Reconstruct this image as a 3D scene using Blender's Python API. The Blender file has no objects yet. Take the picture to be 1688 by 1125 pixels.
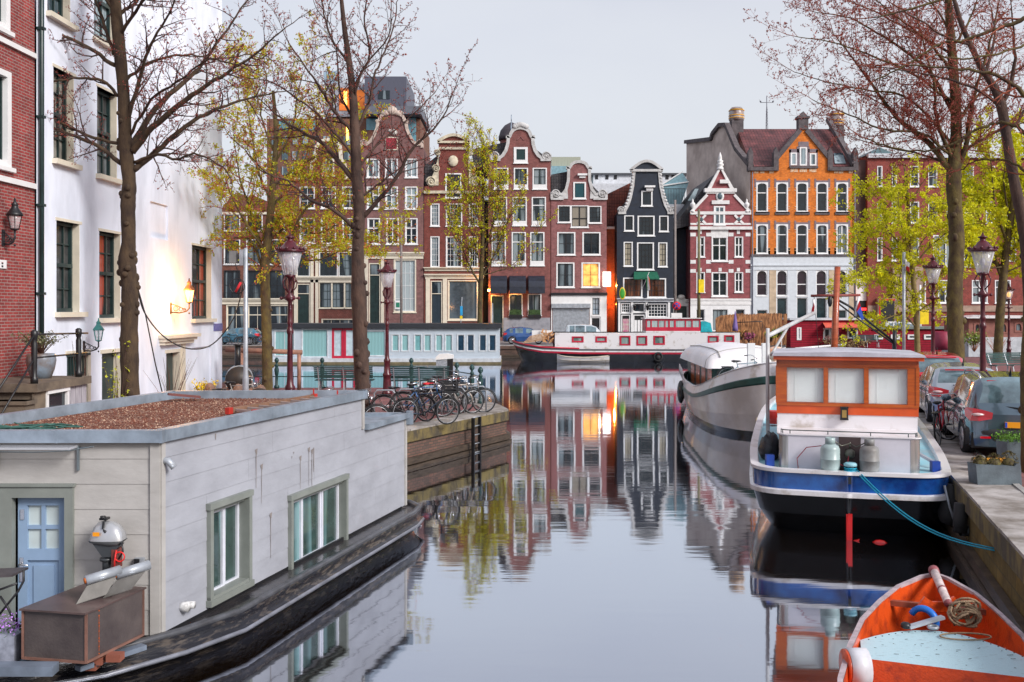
import bpy, math, random
from math import sin, cos, pi, sqrt, radians as R
from mathutils import Vector, Matrix, Quaternion
random.seed(7)
S = bpy.context.scene
COL = S.collection
# ---------------------------------------------------------------- camera
CAMH = 3.9; F = 1650.0; CX = 844.0; HY = 512.0
cd = bpy.data.cameras.new('camera'); cam = bpy.data.objects.new('camera', cd); COL.objects.link(cam)
cam.location = (0, 0, CAMH); cam.rotation_euler = (R(90), 0, 0)
cd.sensor_fit = 'HORIZONTAL'; cd.sensor_width = 36; cd.lens = 36*F/1688.0
cd.shift_y = -(562.5-HY)/1688.0; cd.clip_start = .1; cd.clip_end = 3000
S.camera = cam
# ---------------------------------------------------------------- sky and sun
SUN_EL, SUN_AZ = 32, 130          # soft light from behind the camera
w = bpy.data.worlds.new('World'); S.world = w; w.use_nodes = True
nt = w.node_tree; nt.nodes.clear()
sky = nt.nodes.new('ShaderNodeTexSky'); sky.sky_type = 'NISHITA'; sky.sun_disc = False
sky.sun_elevation = R(SUN_EL); sky.sun_rotation = R(SUN_AZ); sky.air_density = 1.2; sky.dust_density = 3; sky.ozone_density = 1.5
bg1 = nt.nodes.new('ShaderNodeBackground'); bg1.inputs[1].default_value = .03
nt.links.new(sky.outputs[0], bg1.inputs[0])
tc = nt.nodes.new('ShaderNodeTexCoord'); nz = nt.nodes.new('ShaderNodeTexNoise'); nz.inputs['Scale'].default_value = 1.1; nz.inputs['Detail'].default_value = 6
mp = nt.nodes.new('ShaderNodeMapping'); mp.inputs['Scale'].default_value = (1, 1, 2.2)
nt.links.new(tc.outputs['Generated'], mp.inputs[0]); nt.links.new(mp.outputs[0], nz.inputs[0])
cr = nt.nodes.new('ShaderNodeValToRGB')
cr.color_ramp.elements[0].position = .36; cr.color_ramp.elements[0].color = (.75, .74, .87, 1)
cr.color_ramp.elements[1].position = .66; cr.color_ramp.elements[1].color = (.97, .96, 1, 1)
nt.links.new(nz.outputs[0], cr.inputs[0])
bg2 = nt.nodes.new('ShaderNodeBackground'); bg2.inputs[1].default_value = .43
nt.links.new(cr.outputs[0], bg2.inputs[0])
ad = nt.nodes.new('ShaderNodeAddShader'); wo = nt.nodes.new('ShaderNodeOutputWorld')
nt.links.new(bg1.outputs[0], ad.inputs[0]); nt.links.new(bg2.outputs[0], ad.inputs[1]); nt.links.new(ad.outputs[0], wo.inputs[0])
sd = bpy.data.lights.new('sun', 'SUN'); sun = bpy.data.objects.new('sun', sd); COL.objects.link(sun)
sd.energy = 2.2; sd.angle = R(18); sd.color = (1, .97, .95)
# direction the light comes from (behind and left of camera)
az = R(SUN_AZ); el = R(SUN_EL)
sdir = Vector((sin(az)*cos(el), cos(az)*cos(el), sin(el)))
sun.rotation_euler = sdir.to_track_quat('Z', 'Y').to_euler()
vs = S.view_settings; vs.view_transform = 'Standard'; vs.look = 'None'; vs.exposure = .62; vs.gamma = 1
S.cycles.max_bounces = 6; S.cycles.caustics_reflective = False; S.cycles.caustics_refractive = False
# ---------------------------------------------------------------- measuring helpers
def PX(px, Y): return (px-CX)*Y/F
def PZ(py, Y): return CAMH-(py-HY)*Y/F
def W3(px, py, Y): return Vector((PX(px, Y), Y, PZ(py, Y)))
# ---------------------------------------------------------------- mesh builder
class MB:
    def __init__(s): s.v = []; s.f = []; s.mi = []; s.sm = []; s.m = 0; s.T = None; s.s = False
    def P(s, p):
        if s.T is not None: p = s.T @ Vector(p)
        s.v.append((p[0], p[1], p[2])); return len(s.v)-1
    def F(s, idx): s.f.append(tuple(idx)); s.mi.append(s.m); s.sm.append(s.s)
    def poly(s, pts): s.F([s.P(p) for p in pts]); return s
    def box(s, x0, y0, z0, x1, y1, z1):
        i = [s.P(p) for p in ((x0,y0,z0),(x1,y0,z0),(x1,y1,z0),(x0,y1,z0),(x0,y0,z1),(x1,y0,z1),(x1,y1,z1),(x0,y1,z1))]
        for q in ((0,3,2,1),(4,5,6,7),(0,1,5,4),(1,2,6,5),(2,3,7,6),(3,0,4,7)): s.F([i[k] for k in q])
        return s
    def cbox(s, c, d): return s.box(c[0]-d[0]/2, c[1]-d[1]/2, c[2]-d[2]/2, c[0]+d[0]/2, c[1]+d[1]/2, c[2]+d[2]/2)
    def beam(s, a, b, w, h, up=(0, 0, 1)):
        a = Vector(a); b = Vector(b); d = (b-a).normalized(); u = Vector(up)
        if abs(d.dot(u)) > .98: u = Vector((0, 1, 0))
        r = d.cross(u).normalized()*w/2; u = r.cross(d).normalized()*h/2
        q = [a-r-u, a+r-u, a+r+u, a-r+u, b-r-u, b+r-u, b+r+u, b-r+u]
        i = [s.P(p) for p in q]
        for k in ((0,1,2,3),(7,6,5,4),(0,4,5,1),(1,5,6,2),(2,6,7,3),(3,7,4,0)): s.F([i[j] for j in k])
        return s
    def prism(s, pts, y0, y1):      # polygon in x,z extruded along y
        n = len(pts); a = [s.P((p[0], y0, p[1])) for p in pts]; b = [s.P((p[0], y1, p[1])) for p in pts]
        s.F(a); s.F(b[::-1])
        for k in range(n): s.F((a[k], b[k], b[(k+1) % n], a[(k+1) % n]))
        return s
    def slab(s, pts, z0, z1):       # polygon in x,y extruded along z
        n = len(pts); a = [s.P((p[0], p[1], z0)) for p in pts]; b = [s.P((p[0], p[1], z1)) for p in pts]
        s.F(a[::-1]); s.F(b)
        for k in range(n): s.F((a[k], a[(k+1) % n], b[(k+1) % n], b[k]))
        return s
    def tube(s, pts, rad, n=6, cap=True, closed=False):
        pts = [Vector(p) for p in pts]; m = len(pts)
        if not hasattr(rad, '__len__'): rad = [rad]*m
        old = s.s; s.s = n > 4; rings = []; nrm = None
        for k in range(m):
            if closed: t = pts[(k+1) % m]-pts[k-1]
            else: t = pts[min(k+1, m-1)]-pts[max(k-1, 0)]
            t = t.normalized() if t.length > 1e-9 else Vector((0, 0, 1))
            if nrm is None:
                nrm = t.cross(Vector((0, 0, 1)));
                if nrm.length < .05: nrm = t.cross(Vector((1, 0, 0)))
                nrm.normalize()
            else:
                nrm = nrm-t*nrm.dot(t)
                if nrm.length < 1e-5: nrm = t.orthogonal()
                nrm.normalize()
            bn = t.cross(nrm); r = rad[k]; p = pts[k]
            rings.append([s.P(p+nrm*(r*cos(2*pi*j/n))+bn*(r*sin(2*pi*j/n))) for j in range(n)])
        for k in range(m if closed else m-1):
            a = rings[k]; b = rings[(k+1) % m]
            for j in range(n): s.F((a[j], a[(j+1) % n], b[(j+1) % n], b[j]))
        if cap and not closed: s.F(rings[0][::-1]); s.F(rings[-1])
        s.s = old; return s
    def cyl(s, a, b, r, n=12, r2=None): return s.tube([a, b], [r, r if r2 is None else r2], n)
    def lathe(s, c, prof, n=12, ax=None):   # prof: (r,z) list, about z through c
        old = s.s; s.s = True; rings = []
        for r, z in prof: rings.append([s.P((c[0]+r*cos(2*pi*j/n), c[1]+r*sin(2*pi*j/n), c[2]+z)) for j in range(n)])
        for k in range(len(prof)-1):
            a, b = rings[k], rings[k+1]
            for j in range(n): s.F((a[j], a[(j+1) % n], b[(j+1) % n], b[j]))
        s.F(rings[0][::-1]); s.F(rings[-1]); s.s = old; return s
    def ball(s, c, r, n=10, m=6):
        if not hasattr(r, '__len__'): r = (r, r, r)
        old = s.s; s.s = True; rings = []
        for i in range(1, m):
            t = pi*i/m; rings.append([s.P((c[0]+r[0]*sin(t)*cos(2*pi*j/n), c[1]+r[1]*sin(t)*sin(2*pi*j/n), c[2]-r[2]*cos(t))) for j in range(n)])
        b0 = s.P((c[0], c[1], c[2]-r[2])); t0 = s.P((c[0], c[1], c[2]+r[2]))
        for j in range(n):
            s.F((b0, rings[0][(j+1) % n], rings[0][j])); s.F((t0, rings[-1][j], rings[-1][(j+1) % n]))
        for k in range(m-2):
            for j in range(n): s.F((rings[k][j], rings[k][(j+1) % n], rings[k+1][(j+1) % n], rings[k+1][j]))
        s.s = old; return s
    def ring(s, c, Rr, r, axis='y', n=24, m=6, a0=0, a1=2*pi):
        full = abs(a1-a0-2*pi) < 1e-6; k = n if full else n+1; pts = []
        for i in range(k):
            t = a0+(a1-a0)*i/n
            if axis == 'y': pts.append((c[0]+Rr*cos(t), c[1], c[2]+Rr*sin(t)))
            elif axis == 'x': pts.append((c[0], c[1]+Rr*cos(t), c[2]+Rr*sin(t)))
            else: pts.append((c[0]+Rr*cos(t), c[1]+Rr*sin(t), c[2]))
        return s.tube(pts, r, m, closed=full)
    def loft(s, rows, mats=None, closed=False, smooth=True):  # rows: list of point lists (same length)
        old = s.s; s.s = smooth; ids = [[s.P(p) for p in r] for r in rows]; n = len(rows[0])
        for a in range(len(ids)-1):
            if mats: s.m = mats[a]
            for b in range(n if closed else n-1): s.F((ids[a][b], ids[a][(b+1) % n], ids[a+1][(b+1) % n], ids[a+1][b]))
        s.s = old; return ids
    def wall(s, x0, z0, x1, z1, holes, y=0, rec=.18):   # wall facing -y with rectangular openings and reveals
        xs = sorted({x0, x1} | {h[0] for h in holes} | {h[2] for h in holes}); zs = sorted({z0, z1} | {h[1] for h in holes} | {h[3] for h in holes})
        for i in range(len(xs)-1):
            for j in range(len(zs)-1):
                a, b, c, d = xs[i], xs[i+1], zs[j], zs[j+1]
                if a < x0-1e-6 or b > x1+1e-6 or c < z0-1e-6 or d > z1+1e-6: continue
                mx, mz = (a+b)/2, (c+d)/2
                if any(h[0] < mx < h[2] and h[1] < mz < h[3] for h in holes): continue
                s.poly([(a, y, c), (b, y, c), (b, y, d), (a, y, d)])
        for a, c, b, d in [h[:4] for h in holes]:
            q = y+rec
            s.poly([(a, y, c), (a, q, c), (b, q, c), (b, y, c)]); s.poly([(a, y, d), (b, y, d), (b, q, d), (a, q, d)])
            s.poly([(a, y, c), (a, y, d), (a, q, d), (a, q, c)]); s.poly([(b, y, c), (b, q, c), (b, q, d), (b, y, d)])
        return s
    def split(s, name, mats, parent):    # every loose piece becomes a part of its own
        p = list(range(len(s.v)))
        def fd(a):
            while p[a] != a: p[a] = p[p[a]]; a = p[a]
            return a
        for f in s.f:
            for q in f[1:]: p[fd(q)] = fd(f[0])
        g = {}
        for i, f in enumerate(s.f): g.setdefault(fd(f[0]), []).append(i)
        o = None
        for fs in g.values():
            m = MB(); mp = {}
            for i in fs:
                for q in s.f[i]:
                    if q not in mp: mp[q] = len(m.v); m.v.append(s.v[q])
                m.f.append(tuple(mp[q] for q in s.f[i])); m.mi.append(s.mi[i]); m.sm.append(s.sm[i])
            o = m.build(name, mats, parent)
        return o
    def build(s, name, mats, parent=None, label=None, cat=None, group=None, kind=None, loc=None, rz=0):
        me = bpy.data.meshes.new(name); me.from_pydata(s.v, [], s.f)
        if not isinstance(mats, (list, tuple)): mats = [mats]
        for m in mats: me.materials.append(m)
        if any(s.mi): me.polygons.foreach_set('material_index', s.mi)
        if any(s.sm): me.polygons.foreach_set('use_smooth', s.sm)
        me.update()
        o = bpy.data.objects.new(name, me); COL.objects.link(o)
        if parent is not None: o.parent = parent
        if loc is not None: o.location = loc
        if rz: o.rotation_euler = (0, 0, rz)
        return tag(o, label, cat, group, kind)
def sm(P, n=5):
    P = [Vector(p) for p in P]; Q = []
    for i in range(len(P)-1):
        p0, p1, p2, p3 = P[max(i-1, 0)], P[i], P[i+1], P[min(i+2, len(P)-1)]
        for k in range(n): t = k/n; Q.append(.5*((2*p1)+(p2-p0)*t+(2*p0-5*p1+4*p2-p3)*t*t+(3*p1-p0-3*p2+p3)*t**3))
    return Q+[P[-1]]
def tag(o, label=None, cat=None, group=None, kind=None):
    if label: o['label'] = label
    if cat: o['category'] = cat
    if group: o['group'] = group
    if kind: o['kind'] = kind
    return o
def thing(name, label, cat, loc=(0, 0, 0), rz=0, group=None):
    o = bpy.data.objects.new(name, None); COL.objects.link(o); o.location = loc; o.rotation_euler = (0, 0, rz)
    o.empty_display_size = .2
    return tag(o, label, cat, group)
def kids(o): return [c for c in bpy.data.objects if c.parent is o]
def copy_tree(o, parent=None, chmap=None):
    c = o.copy(); COL.objects.link(c)
    if parent is not None: c.parent = parent
    for ch in (chmap[o.name] if chmap and o.name in chmap else kids(o)): copy_tree(ch, c, chmap)
    return c
# ---------------------------------------------------------------- materials
MATS = {}
def newmat(name):
    m = bpy.data.materials.new(name); m.use_nodes = True; n = m.node_tree; b = n.nodes['Principled BSDF']; return m, n, b
def lk(n, a, b): n.links.new(a, b)
def M(name, c, rough=.6, var=.15, scale=3.0, bump=.0, bscale=40, metal=0, c2=None, stretch=(1, 1, 1), spec=.5, coat=0, lo=.35, hi=.65, detail=6):
    if name in MATS: return MATS[name]
    m, n, b = newmat(name)
    b.inputs['Roughness'].default_value = rough; b.inputs['Metallic'].default_value = metal; b.inputs['Specular IOR Level'].default_value = spec
    if coat: b.inputs['Coat Weight'].default_value = coat; b.inputs['Coat Roughness'].default_value = .05
    t = n.nodes.new('ShaderNodeTexCoord'); mp = n.nodes.new('ShaderNodeMapping'); mp.inputs['Scale'].default_value = stretch
    lk(n, t.outputs['Object'], mp.inputs[0])
    nz = n.nodes.new('ShaderNodeTexNoise'); nz.inputs['Scale'].default_value = scale; nz.inputs['Detail'].default_value = detail; nz.inputs['Roughness'].default_value = .6
    lk(n, mp.outputs[0], nz.inputs[0])
    r = n.nodes.new('ShaderNodeValToRGB'); e = r.color_ramp.elements
    if c2 is None: c1 = tuple(min(1, x*(1+var)) for x in c); c2 = tuple(x*(1-var) for x in c)
    else: c1 = c
    e[0].position = lo; e[0].color = (*c2, 1); e[1].position = hi; e[1].color = (*c1, 1)
    lk(n, nz.outputs[0], r.inputs[0]); lk(n, r.outputs[0], b.inputs['Base Color'])
    if bump:
        z = n.nodes.new('ShaderNodeTexNoise'); z.inputs['Scale'].default_value = bscale; z.inputs['Detail'].default_value = 4
        lk(n, mp.outputs[0], z.inputs[0]); bp = n.nodes.new('ShaderNodeBump'); bp.inputs['Strength'].default_value = bump; bp.inputs['Distance'].default_value = .02
        lk(n, z.outputs[0], bp.inputs['Height']); lk(n, bp.outputs[0], b.inputs['Normal'])
    MATS[name] = m; return m
def brick(name, c, c2, mortar, bw=.22, bh=.065, ms=.012, rough=.85, stain=.35, stain_c=(.05, .04, .035), flat=False, bump=.3, nscale=.6):
    if name in MATS: return MATS[name]
    m, n, b = newmat(name); b.inputs['Roughness'].default_value = rough; b.inputs['Specular IOR Level'].default_value = .25
    t = n.nodes.new('ShaderNodeTexCoord')
    if flat: vec = t.outputs['Object']
    else:
        sp = n.nodes.new('ShaderNodeSeparateXYZ'); lk(n, t.outputs['Object'], sp.inputs[0]); a = n.nodes.new('ShaderNodeMath'); a.operation = 'ADD'
        lk(n, sp.outputs[0], a.inputs[0]); lk(n, sp.outputs[1], a.inputs[1]); cb = n.nodes.new('ShaderNodeCombineXYZ'); lk(n, a.outputs[0], cb.inputs[0]); lk(n, sp.outputs[2], cb.inputs[1]); vec = cb.outputs[0]
    br = n.nodes.new('ShaderNodeTexBrick'); br.inputs['Scale'].default_value = 1; br.inputs['Brick Width'].default_value = bw; br.inputs['Row Height'].default_value = bh
    br.inputs['Mortar Size'].default_value = ms; br.inputs['Mortar Smooth'].default_value = .3; br.inputs['Bias'].default_value = 0
    br.inputs['Color1'].default_value = (*c, 1); br.inputs['Color2'].default_value = (*c2, 1); br.inputs['Mortar'].default_value = (*mortar, 1); lk(n, vec, br.inputs[0])
    nz = n.nodes.new('ShaderNodeTexNoise'); nz.inputs['Scale'].default_value = nscale; nz.inputs['Detail'].default_value = 8; nz.inputs['Roughness'].default_value = .65; lk(n, t.outputs['Object'], nz.inputs[0])
    r = n.nodes.new('ShaderNodeValToRGB'); r.color_ramp.elements[0].position = .42; r.color_ramp.elements[1].position = .75; lk(n, nz.outputs[0], r.inputs[0])
    mu = n.nodes.new('ShaderNodeMath'); mu.operation = 'MULTIPLY'; mu.inputs[1].default_value = stain; lk(n, r.outputs[0], mu.inputs[0])
    mx = n.nodes.new('ShaderNodeMixRGB'); lk(n, mu.outputs[0], mx.inputs[0]); lk(n, br.outputs[0], mx.inputs[1]); mx.inputs[2].default_value = (*stain_c, 1)
    n2 = n.nodes.new('ShaderNodeTexNoise'); n2.inputs['Scale'].default_value = 2.2; n2.inputs['Detail'].default_value = 12; n2.inputs['Roughness'].default_value = .75; lk(n, t.outputs['Object'], n2.inputs[0])
    hs = n.nodes.new('ShaderNodeHueSaturation'); mr = n.nodes.new('ShaderNodeMapRange'); mr.inputs['From Min'].default_value = .3; mr.inputs['From Max'].default_value = .7; mr.inputs['To Min'].default_value = .6; mr.inputs['To Max'].default_value = 1.3
    lk(n, n2.outputs[0], mr.inputs[0]); lk(n, mr.outputs[0], hs.inputs['Value']); lk(n, mx.outputs[0], hs.inputs['Color']); lk(n, hs.outputs[0], b.inputs['Base Color'])
    if bump:
        bp = n.nodes.new('ShaderNodeBump'); bp.inputs['Strength'].default_value = bump; bp.inputs['Distance'].default_value = .01; bp.invert = True
        lk(n, br.outputs['Fac'], bp.inputs['Height']); lk(n, bp.outputs[0], b.inputs['Normal'])
    MATS[name] = m; return m
def tiles(name, c, c2, w=.25, h=.3, rough=.6, bump=.6):
    # roof tiles: rows that follow the slope (object z stretched), little rolls across
    if name in MATS: return MATS[name]
    m, n, b = newmat(name); b.inputs['Roughness'].default_value = rough
    t = n.nodes.new('ShaderNodeTexCoord'); sp = n.nodes.new('ShaderNodeSeparateXYZ'); lk(n, t.outputs['Object'], sp.inputs[0])
    br = n.nodes.new('ShaderNodeTexBrick'); br.offset = 0; br.inputs['Scale'].default_value = 1; br.inputs['Brick Width'].default_value = w; br.inputs['Row Height'].default_value = h; br.inputs['Mortar Size'].default_value = .035; br.inputs['Mortar Smooth'].default_value = 1
    br.inputs['Color1'].default_value = (*c, 1); br.inputs['Color2'].default_value = (*c2, 1); br.inputs['Mortar'].default_value = (*[x*.25 for x in c], 1)
    cb = n.nodes.new('ShaderNodeCombineXYZ'); g = n.nodes.new('ShaderNodeNewGeometry'); sn = n.nodes.new('ShaderNodeSeparateXYZ'); lk(n, g.outputs['Normal'], sn.inputs[0])
    ab = n.nodes.new('ShaderNodeMath'); ab.operation = 'ABSOLUTE'; lk(n, sn.outputs[0], ab.inputs[0]); gt = n.nodes.new('ShaderNodeMath'); gt.operation = 'GREATER_THAN'; gt.inputs[1].default_value = .4; lk(n, ab.outputs[0], gt.inputs[0])
    mi = n.nodes.new('ShaderNodeMix'); lk(n, gt.outputs[0], mi.inputs[0]); lk(n, sp.outputs[0], mi.inputs[2]); lk(n, sp.outputs[1], mi.inputs[3])
    lk(n, mi.outputs[0], cb.inputs[0]); lk(n, sp.outputs[2], cb.inputs[1]); lk(n, cb.outputs[0], br.inputs[0])
    nz = n.nodes.new('ShaderNodeTexNoise'); nz.inputs['Scale'].default_value = 1.2; nz.inputs['Detail'].default_value = 6; lk(n, t.outputs['Object'], nz.inputs[0])
    hs = n.nodes.new('ShaderNodeHueSaturation'); mr = n.nodes.new('ShaderNodeMapRange'); mr.inputs['From Min'].default_value = .3; mr.inputs['From Max'].default_value = .7; mr.inputs['To Min'].default_value = .6; mr.inputs['To Max'].default_value = 1.4
    lk(n, nz.outputs[0], mr.inputs[0]); lk(n, mr.outputs[0], hs.inputs['Value']); lk(n, br.outputs[0], hs.inputs['Color']); lk(n, hs.outputs[0], b.inputs['Base Color'])
    bp = n.nodes.new('ShaderNodeBump'); bp.inputs['Strength'].default_value = bump; bp.inputs['Distance'].default_value = .04; bp.invert = True; lk(n, br.outputs['Fac'], bp.inputs['Height']); lk(n, bp.outputs[0], b.inputs['Normal'])
    MATS[name] = m; return m
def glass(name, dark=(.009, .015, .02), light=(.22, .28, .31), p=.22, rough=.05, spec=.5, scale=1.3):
    # window glass with what hangs behind it: dark room, now and then pale curtains in folds, different per window; bluish tones stand in for reflected sky
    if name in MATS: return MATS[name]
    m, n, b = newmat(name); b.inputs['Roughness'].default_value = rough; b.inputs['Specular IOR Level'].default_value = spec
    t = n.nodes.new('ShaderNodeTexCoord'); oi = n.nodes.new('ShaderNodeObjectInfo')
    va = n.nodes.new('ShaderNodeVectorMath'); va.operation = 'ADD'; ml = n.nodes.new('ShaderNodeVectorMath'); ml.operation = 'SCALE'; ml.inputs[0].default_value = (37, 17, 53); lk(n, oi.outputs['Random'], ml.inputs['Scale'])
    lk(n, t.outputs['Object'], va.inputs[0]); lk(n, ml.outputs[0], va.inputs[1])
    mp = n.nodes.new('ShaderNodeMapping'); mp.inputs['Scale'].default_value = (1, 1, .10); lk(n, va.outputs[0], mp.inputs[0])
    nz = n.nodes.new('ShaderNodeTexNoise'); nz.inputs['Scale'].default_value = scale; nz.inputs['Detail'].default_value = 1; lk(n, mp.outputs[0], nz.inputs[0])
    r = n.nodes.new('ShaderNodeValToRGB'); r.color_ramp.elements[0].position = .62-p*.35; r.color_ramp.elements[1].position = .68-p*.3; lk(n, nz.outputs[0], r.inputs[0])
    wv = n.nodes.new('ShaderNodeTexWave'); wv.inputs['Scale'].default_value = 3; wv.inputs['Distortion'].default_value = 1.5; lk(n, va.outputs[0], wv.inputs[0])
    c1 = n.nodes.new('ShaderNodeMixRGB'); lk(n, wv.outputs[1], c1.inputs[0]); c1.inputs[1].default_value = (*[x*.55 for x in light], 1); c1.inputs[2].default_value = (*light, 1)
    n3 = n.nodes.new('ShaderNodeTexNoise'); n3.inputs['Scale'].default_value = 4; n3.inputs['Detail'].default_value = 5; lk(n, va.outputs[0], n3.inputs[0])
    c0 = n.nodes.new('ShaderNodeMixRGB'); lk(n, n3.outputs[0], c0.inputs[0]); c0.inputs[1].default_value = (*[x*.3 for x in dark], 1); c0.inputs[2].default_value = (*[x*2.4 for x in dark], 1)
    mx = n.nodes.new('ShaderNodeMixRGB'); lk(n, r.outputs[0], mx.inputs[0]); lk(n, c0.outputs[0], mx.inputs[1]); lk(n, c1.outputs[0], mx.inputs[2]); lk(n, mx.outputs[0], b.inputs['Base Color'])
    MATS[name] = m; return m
def glow(name, c, strength, var=0):
    if name in MATS: return MATS[name]
    m, n, b = newmat(name); b.inputs['Base Color'].default_value = (*[x*.5 for x in c], 1); b.inputs['Emission Color'].default_value = (*c, 1); b.inputs['Emission Strength'].default_value = strength
    if var:
        t = n.nodes.new('ShaderNodeTexCoord'); nz = n.nodes.new('ShaderNodeTexNoise'); nz.inputs['Scale'].default_value = var; nz.inputs['Detail'].default_value = 4; lk(n, t.outputs['Object'], nz.inputs[0])
        mr = n.nodes.new('ShaderNodeMapRange'); mr.inputs['From Min'].default_value = .3; mr.inputs['From Max'].default_value = .7; mr.inputs['To Min'].default_value = strength*.25; mr.inputs['To Max'].default_value = strength*1.5
        lk(n, nz.outputs[0], mr.inputs[0]); lk(n, mr.outputs[0], b.inputs['Emission Strength'])
    MATS[name] = m; return m
def clearglass(name, c=(.9, .92, .95), alpha=.28):
    if name in MATS: return MATS[name]
    m, n, b = newmat(name); b.inputs['Base Color'].default_value = (*c, 1); b.inputs['Roughness'].default_value = .08; b.inputs['Alpha'].default_value = alpha
    MATS[name] = m; return m
WHITE = M('white_paint', (.78, .78, .78), .5, .06, 2)
CREAM = M('cream_paint', (.70, .64, .52), .5, .08, 2)
DKWOOD = M('dark_green_paint', (.012, .03, .028), .35, .3)
BLACK = M('black_paint', (.012, .012, .014), .4, .3)
DKGREY = M('dark_grey_paint', (.06, .065, .075), .5, .2)
GREYM = M('galvanised_metal', (.38, .41, .45), .4, .2, 4, metal=.3)
ZINC = M('zinc', (.30, .36, .43), .38, .25, 2.5, metal=.35)
STONE = M('grey_stone', (.34, .33, .31), .85, .25, 1.5, bump=.3)
TRIM = M('gable_trim', (.60, .60, .60), .7, .3, 2.5, c2=(.40, .39, .38)); ORN = M('ornament_stone', (.62, .60, .56), .8, .2, 3)
LAMPRED = M('lamp_post_paint', (.10, .012, .022), .32, .35, 7, c2=(.05, .008, .012))
RUBBER = M('rubber', (.015, .015, .016), .7, .2)
CHROME = M('chrome', (.6, .6, .62), .2, .1, metal=.9)
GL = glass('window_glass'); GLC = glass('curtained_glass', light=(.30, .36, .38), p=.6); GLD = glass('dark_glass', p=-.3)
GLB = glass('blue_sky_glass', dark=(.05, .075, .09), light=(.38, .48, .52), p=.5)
LIT = glow('lit_window', (1, .42, .10), .85, 2)
# ---------------------------------------------------------------- water, ground, quays
def water_mat():
    m = bpy.data.materials.new('canal_water'); m.use_nodes = True; n = m.node_tree; n.nodes.clear()
    out = n.nodes.new('ShaderNodeOutputMaterial'); g = n.nodes.new('ShaderNodeBsdfGlossy'); d = n.nodes.new('ShaderNodeBsdfDiffuse'); mx = n.nodes.new('ShaderNodeMixShader')
    g.inputs['Roughness'].default_value = .042; g.inputs['Color'].default_value = (.86, .91, 1, 1); d.inputs['Color'].default_value = (.014, .008, .004, 1)
    fr = n.nodes.new('ShaderNodeLayerWeight'); fr.inputs['Blend'].default_value = .5
    mr = n.nodes.new('ShaderNodeMapRange'); mr.inputs['From Min'].default_value = .25; mr.inputs['From Max'].default_value = .85; mr.inputs['To Min'].default_value = .2; mr.inputs['To Max'].default_value = .9
    lk(n, fr.outputs['Facing'], mr.inputs[0]); lk(n, mr.outputs[0], mx.inputs[0]); lk(n, d.outputs[0], mx.inputs[1]); lk(n, g.outputs[0], mx.inputs[2]); lk(n, mx.outputs[0], out.inputs[0])
    t = n.nodes.new('ShaderNodeTexCoord'); mp = n.nodes.new('ShaderNodeMapping'); mp.inputs['Scale'].default_value = (.45, 2.2, 1); lk(n, t.outputs['Object'], mp.inputs[0])
    nz = n.nodes.new('ShaderNodeTexNoise'); nz.inputs['Scale'].default_value = 1.1; nz.inputs['Detail'].default_value = 3; lk(n, mp.outputs[0], nz.inputs[0])
    bp = n.nodes.new('ShaderNodeBump'); bp.inputs['Strength'].default_value = .012; bp.inputs['Distance'].default_value = .2; lk(n, nz.outputs[0], bp.inputs['Height'])
    lk(n, bp.outputs[0], g.inputs['Normal'])
    return m
MB().poly([(-250, -40, 0), (250, -40, 0), (250, 82.6, 0), (-250, 82.6, 0)]).build('water', water_mat(), kind='structure')
GZ = .95; RZ = 1.05; FZ = 1.0
paving = brick('red_paving', (.30, .10, .10), (.22, .085, .09), (.16, .12, .11), .21, .1, .012, flat=True, stain=.3, stain_c=(.12, .09, .08))
ashpave = M('grey_street', (.17, .16, .17), .9, .25, 2, bump=.2)
cop = M('coping_stone', (.46, .43, .41), .85, .3, 1.6, bump=.5, bscale=12, c2=(.17, .145, .12), detail=12)
wallb = brick('quay_brick', (.24, .13, .10), (.14, .09, .08), (.10, .085, .07), .22, .075, .012, stain=.75, stain_c=(.035, .028, .02), nscale=1.1)
moss = M('mossy_stone', (.21, .16, .06), .95, .3, 3, bump=.6, bscale=14, c2=(.08, .065, .045), stretch=(1, 1, .6), lo=.4, hi=.6)
wood = M('wet_timber', (.07, .05, .035), .5, .4, 4, stretch=(1, 1, 6))
def quay(name, pts, z, coping_edges, groundmat):
    MB().slab(pts, -1.5, z).build(name, groundmat, kind='structure')
LQ = [(-.2, 29.7), (-.5, 31.3), (-3.2, 38.6), (-60, 38.6), (-60, -30), (-29.4, -30)]
RQ = [(-6.03, -30), (2.67+.29*62, 62), (120, 62), (120, -30)]
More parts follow.
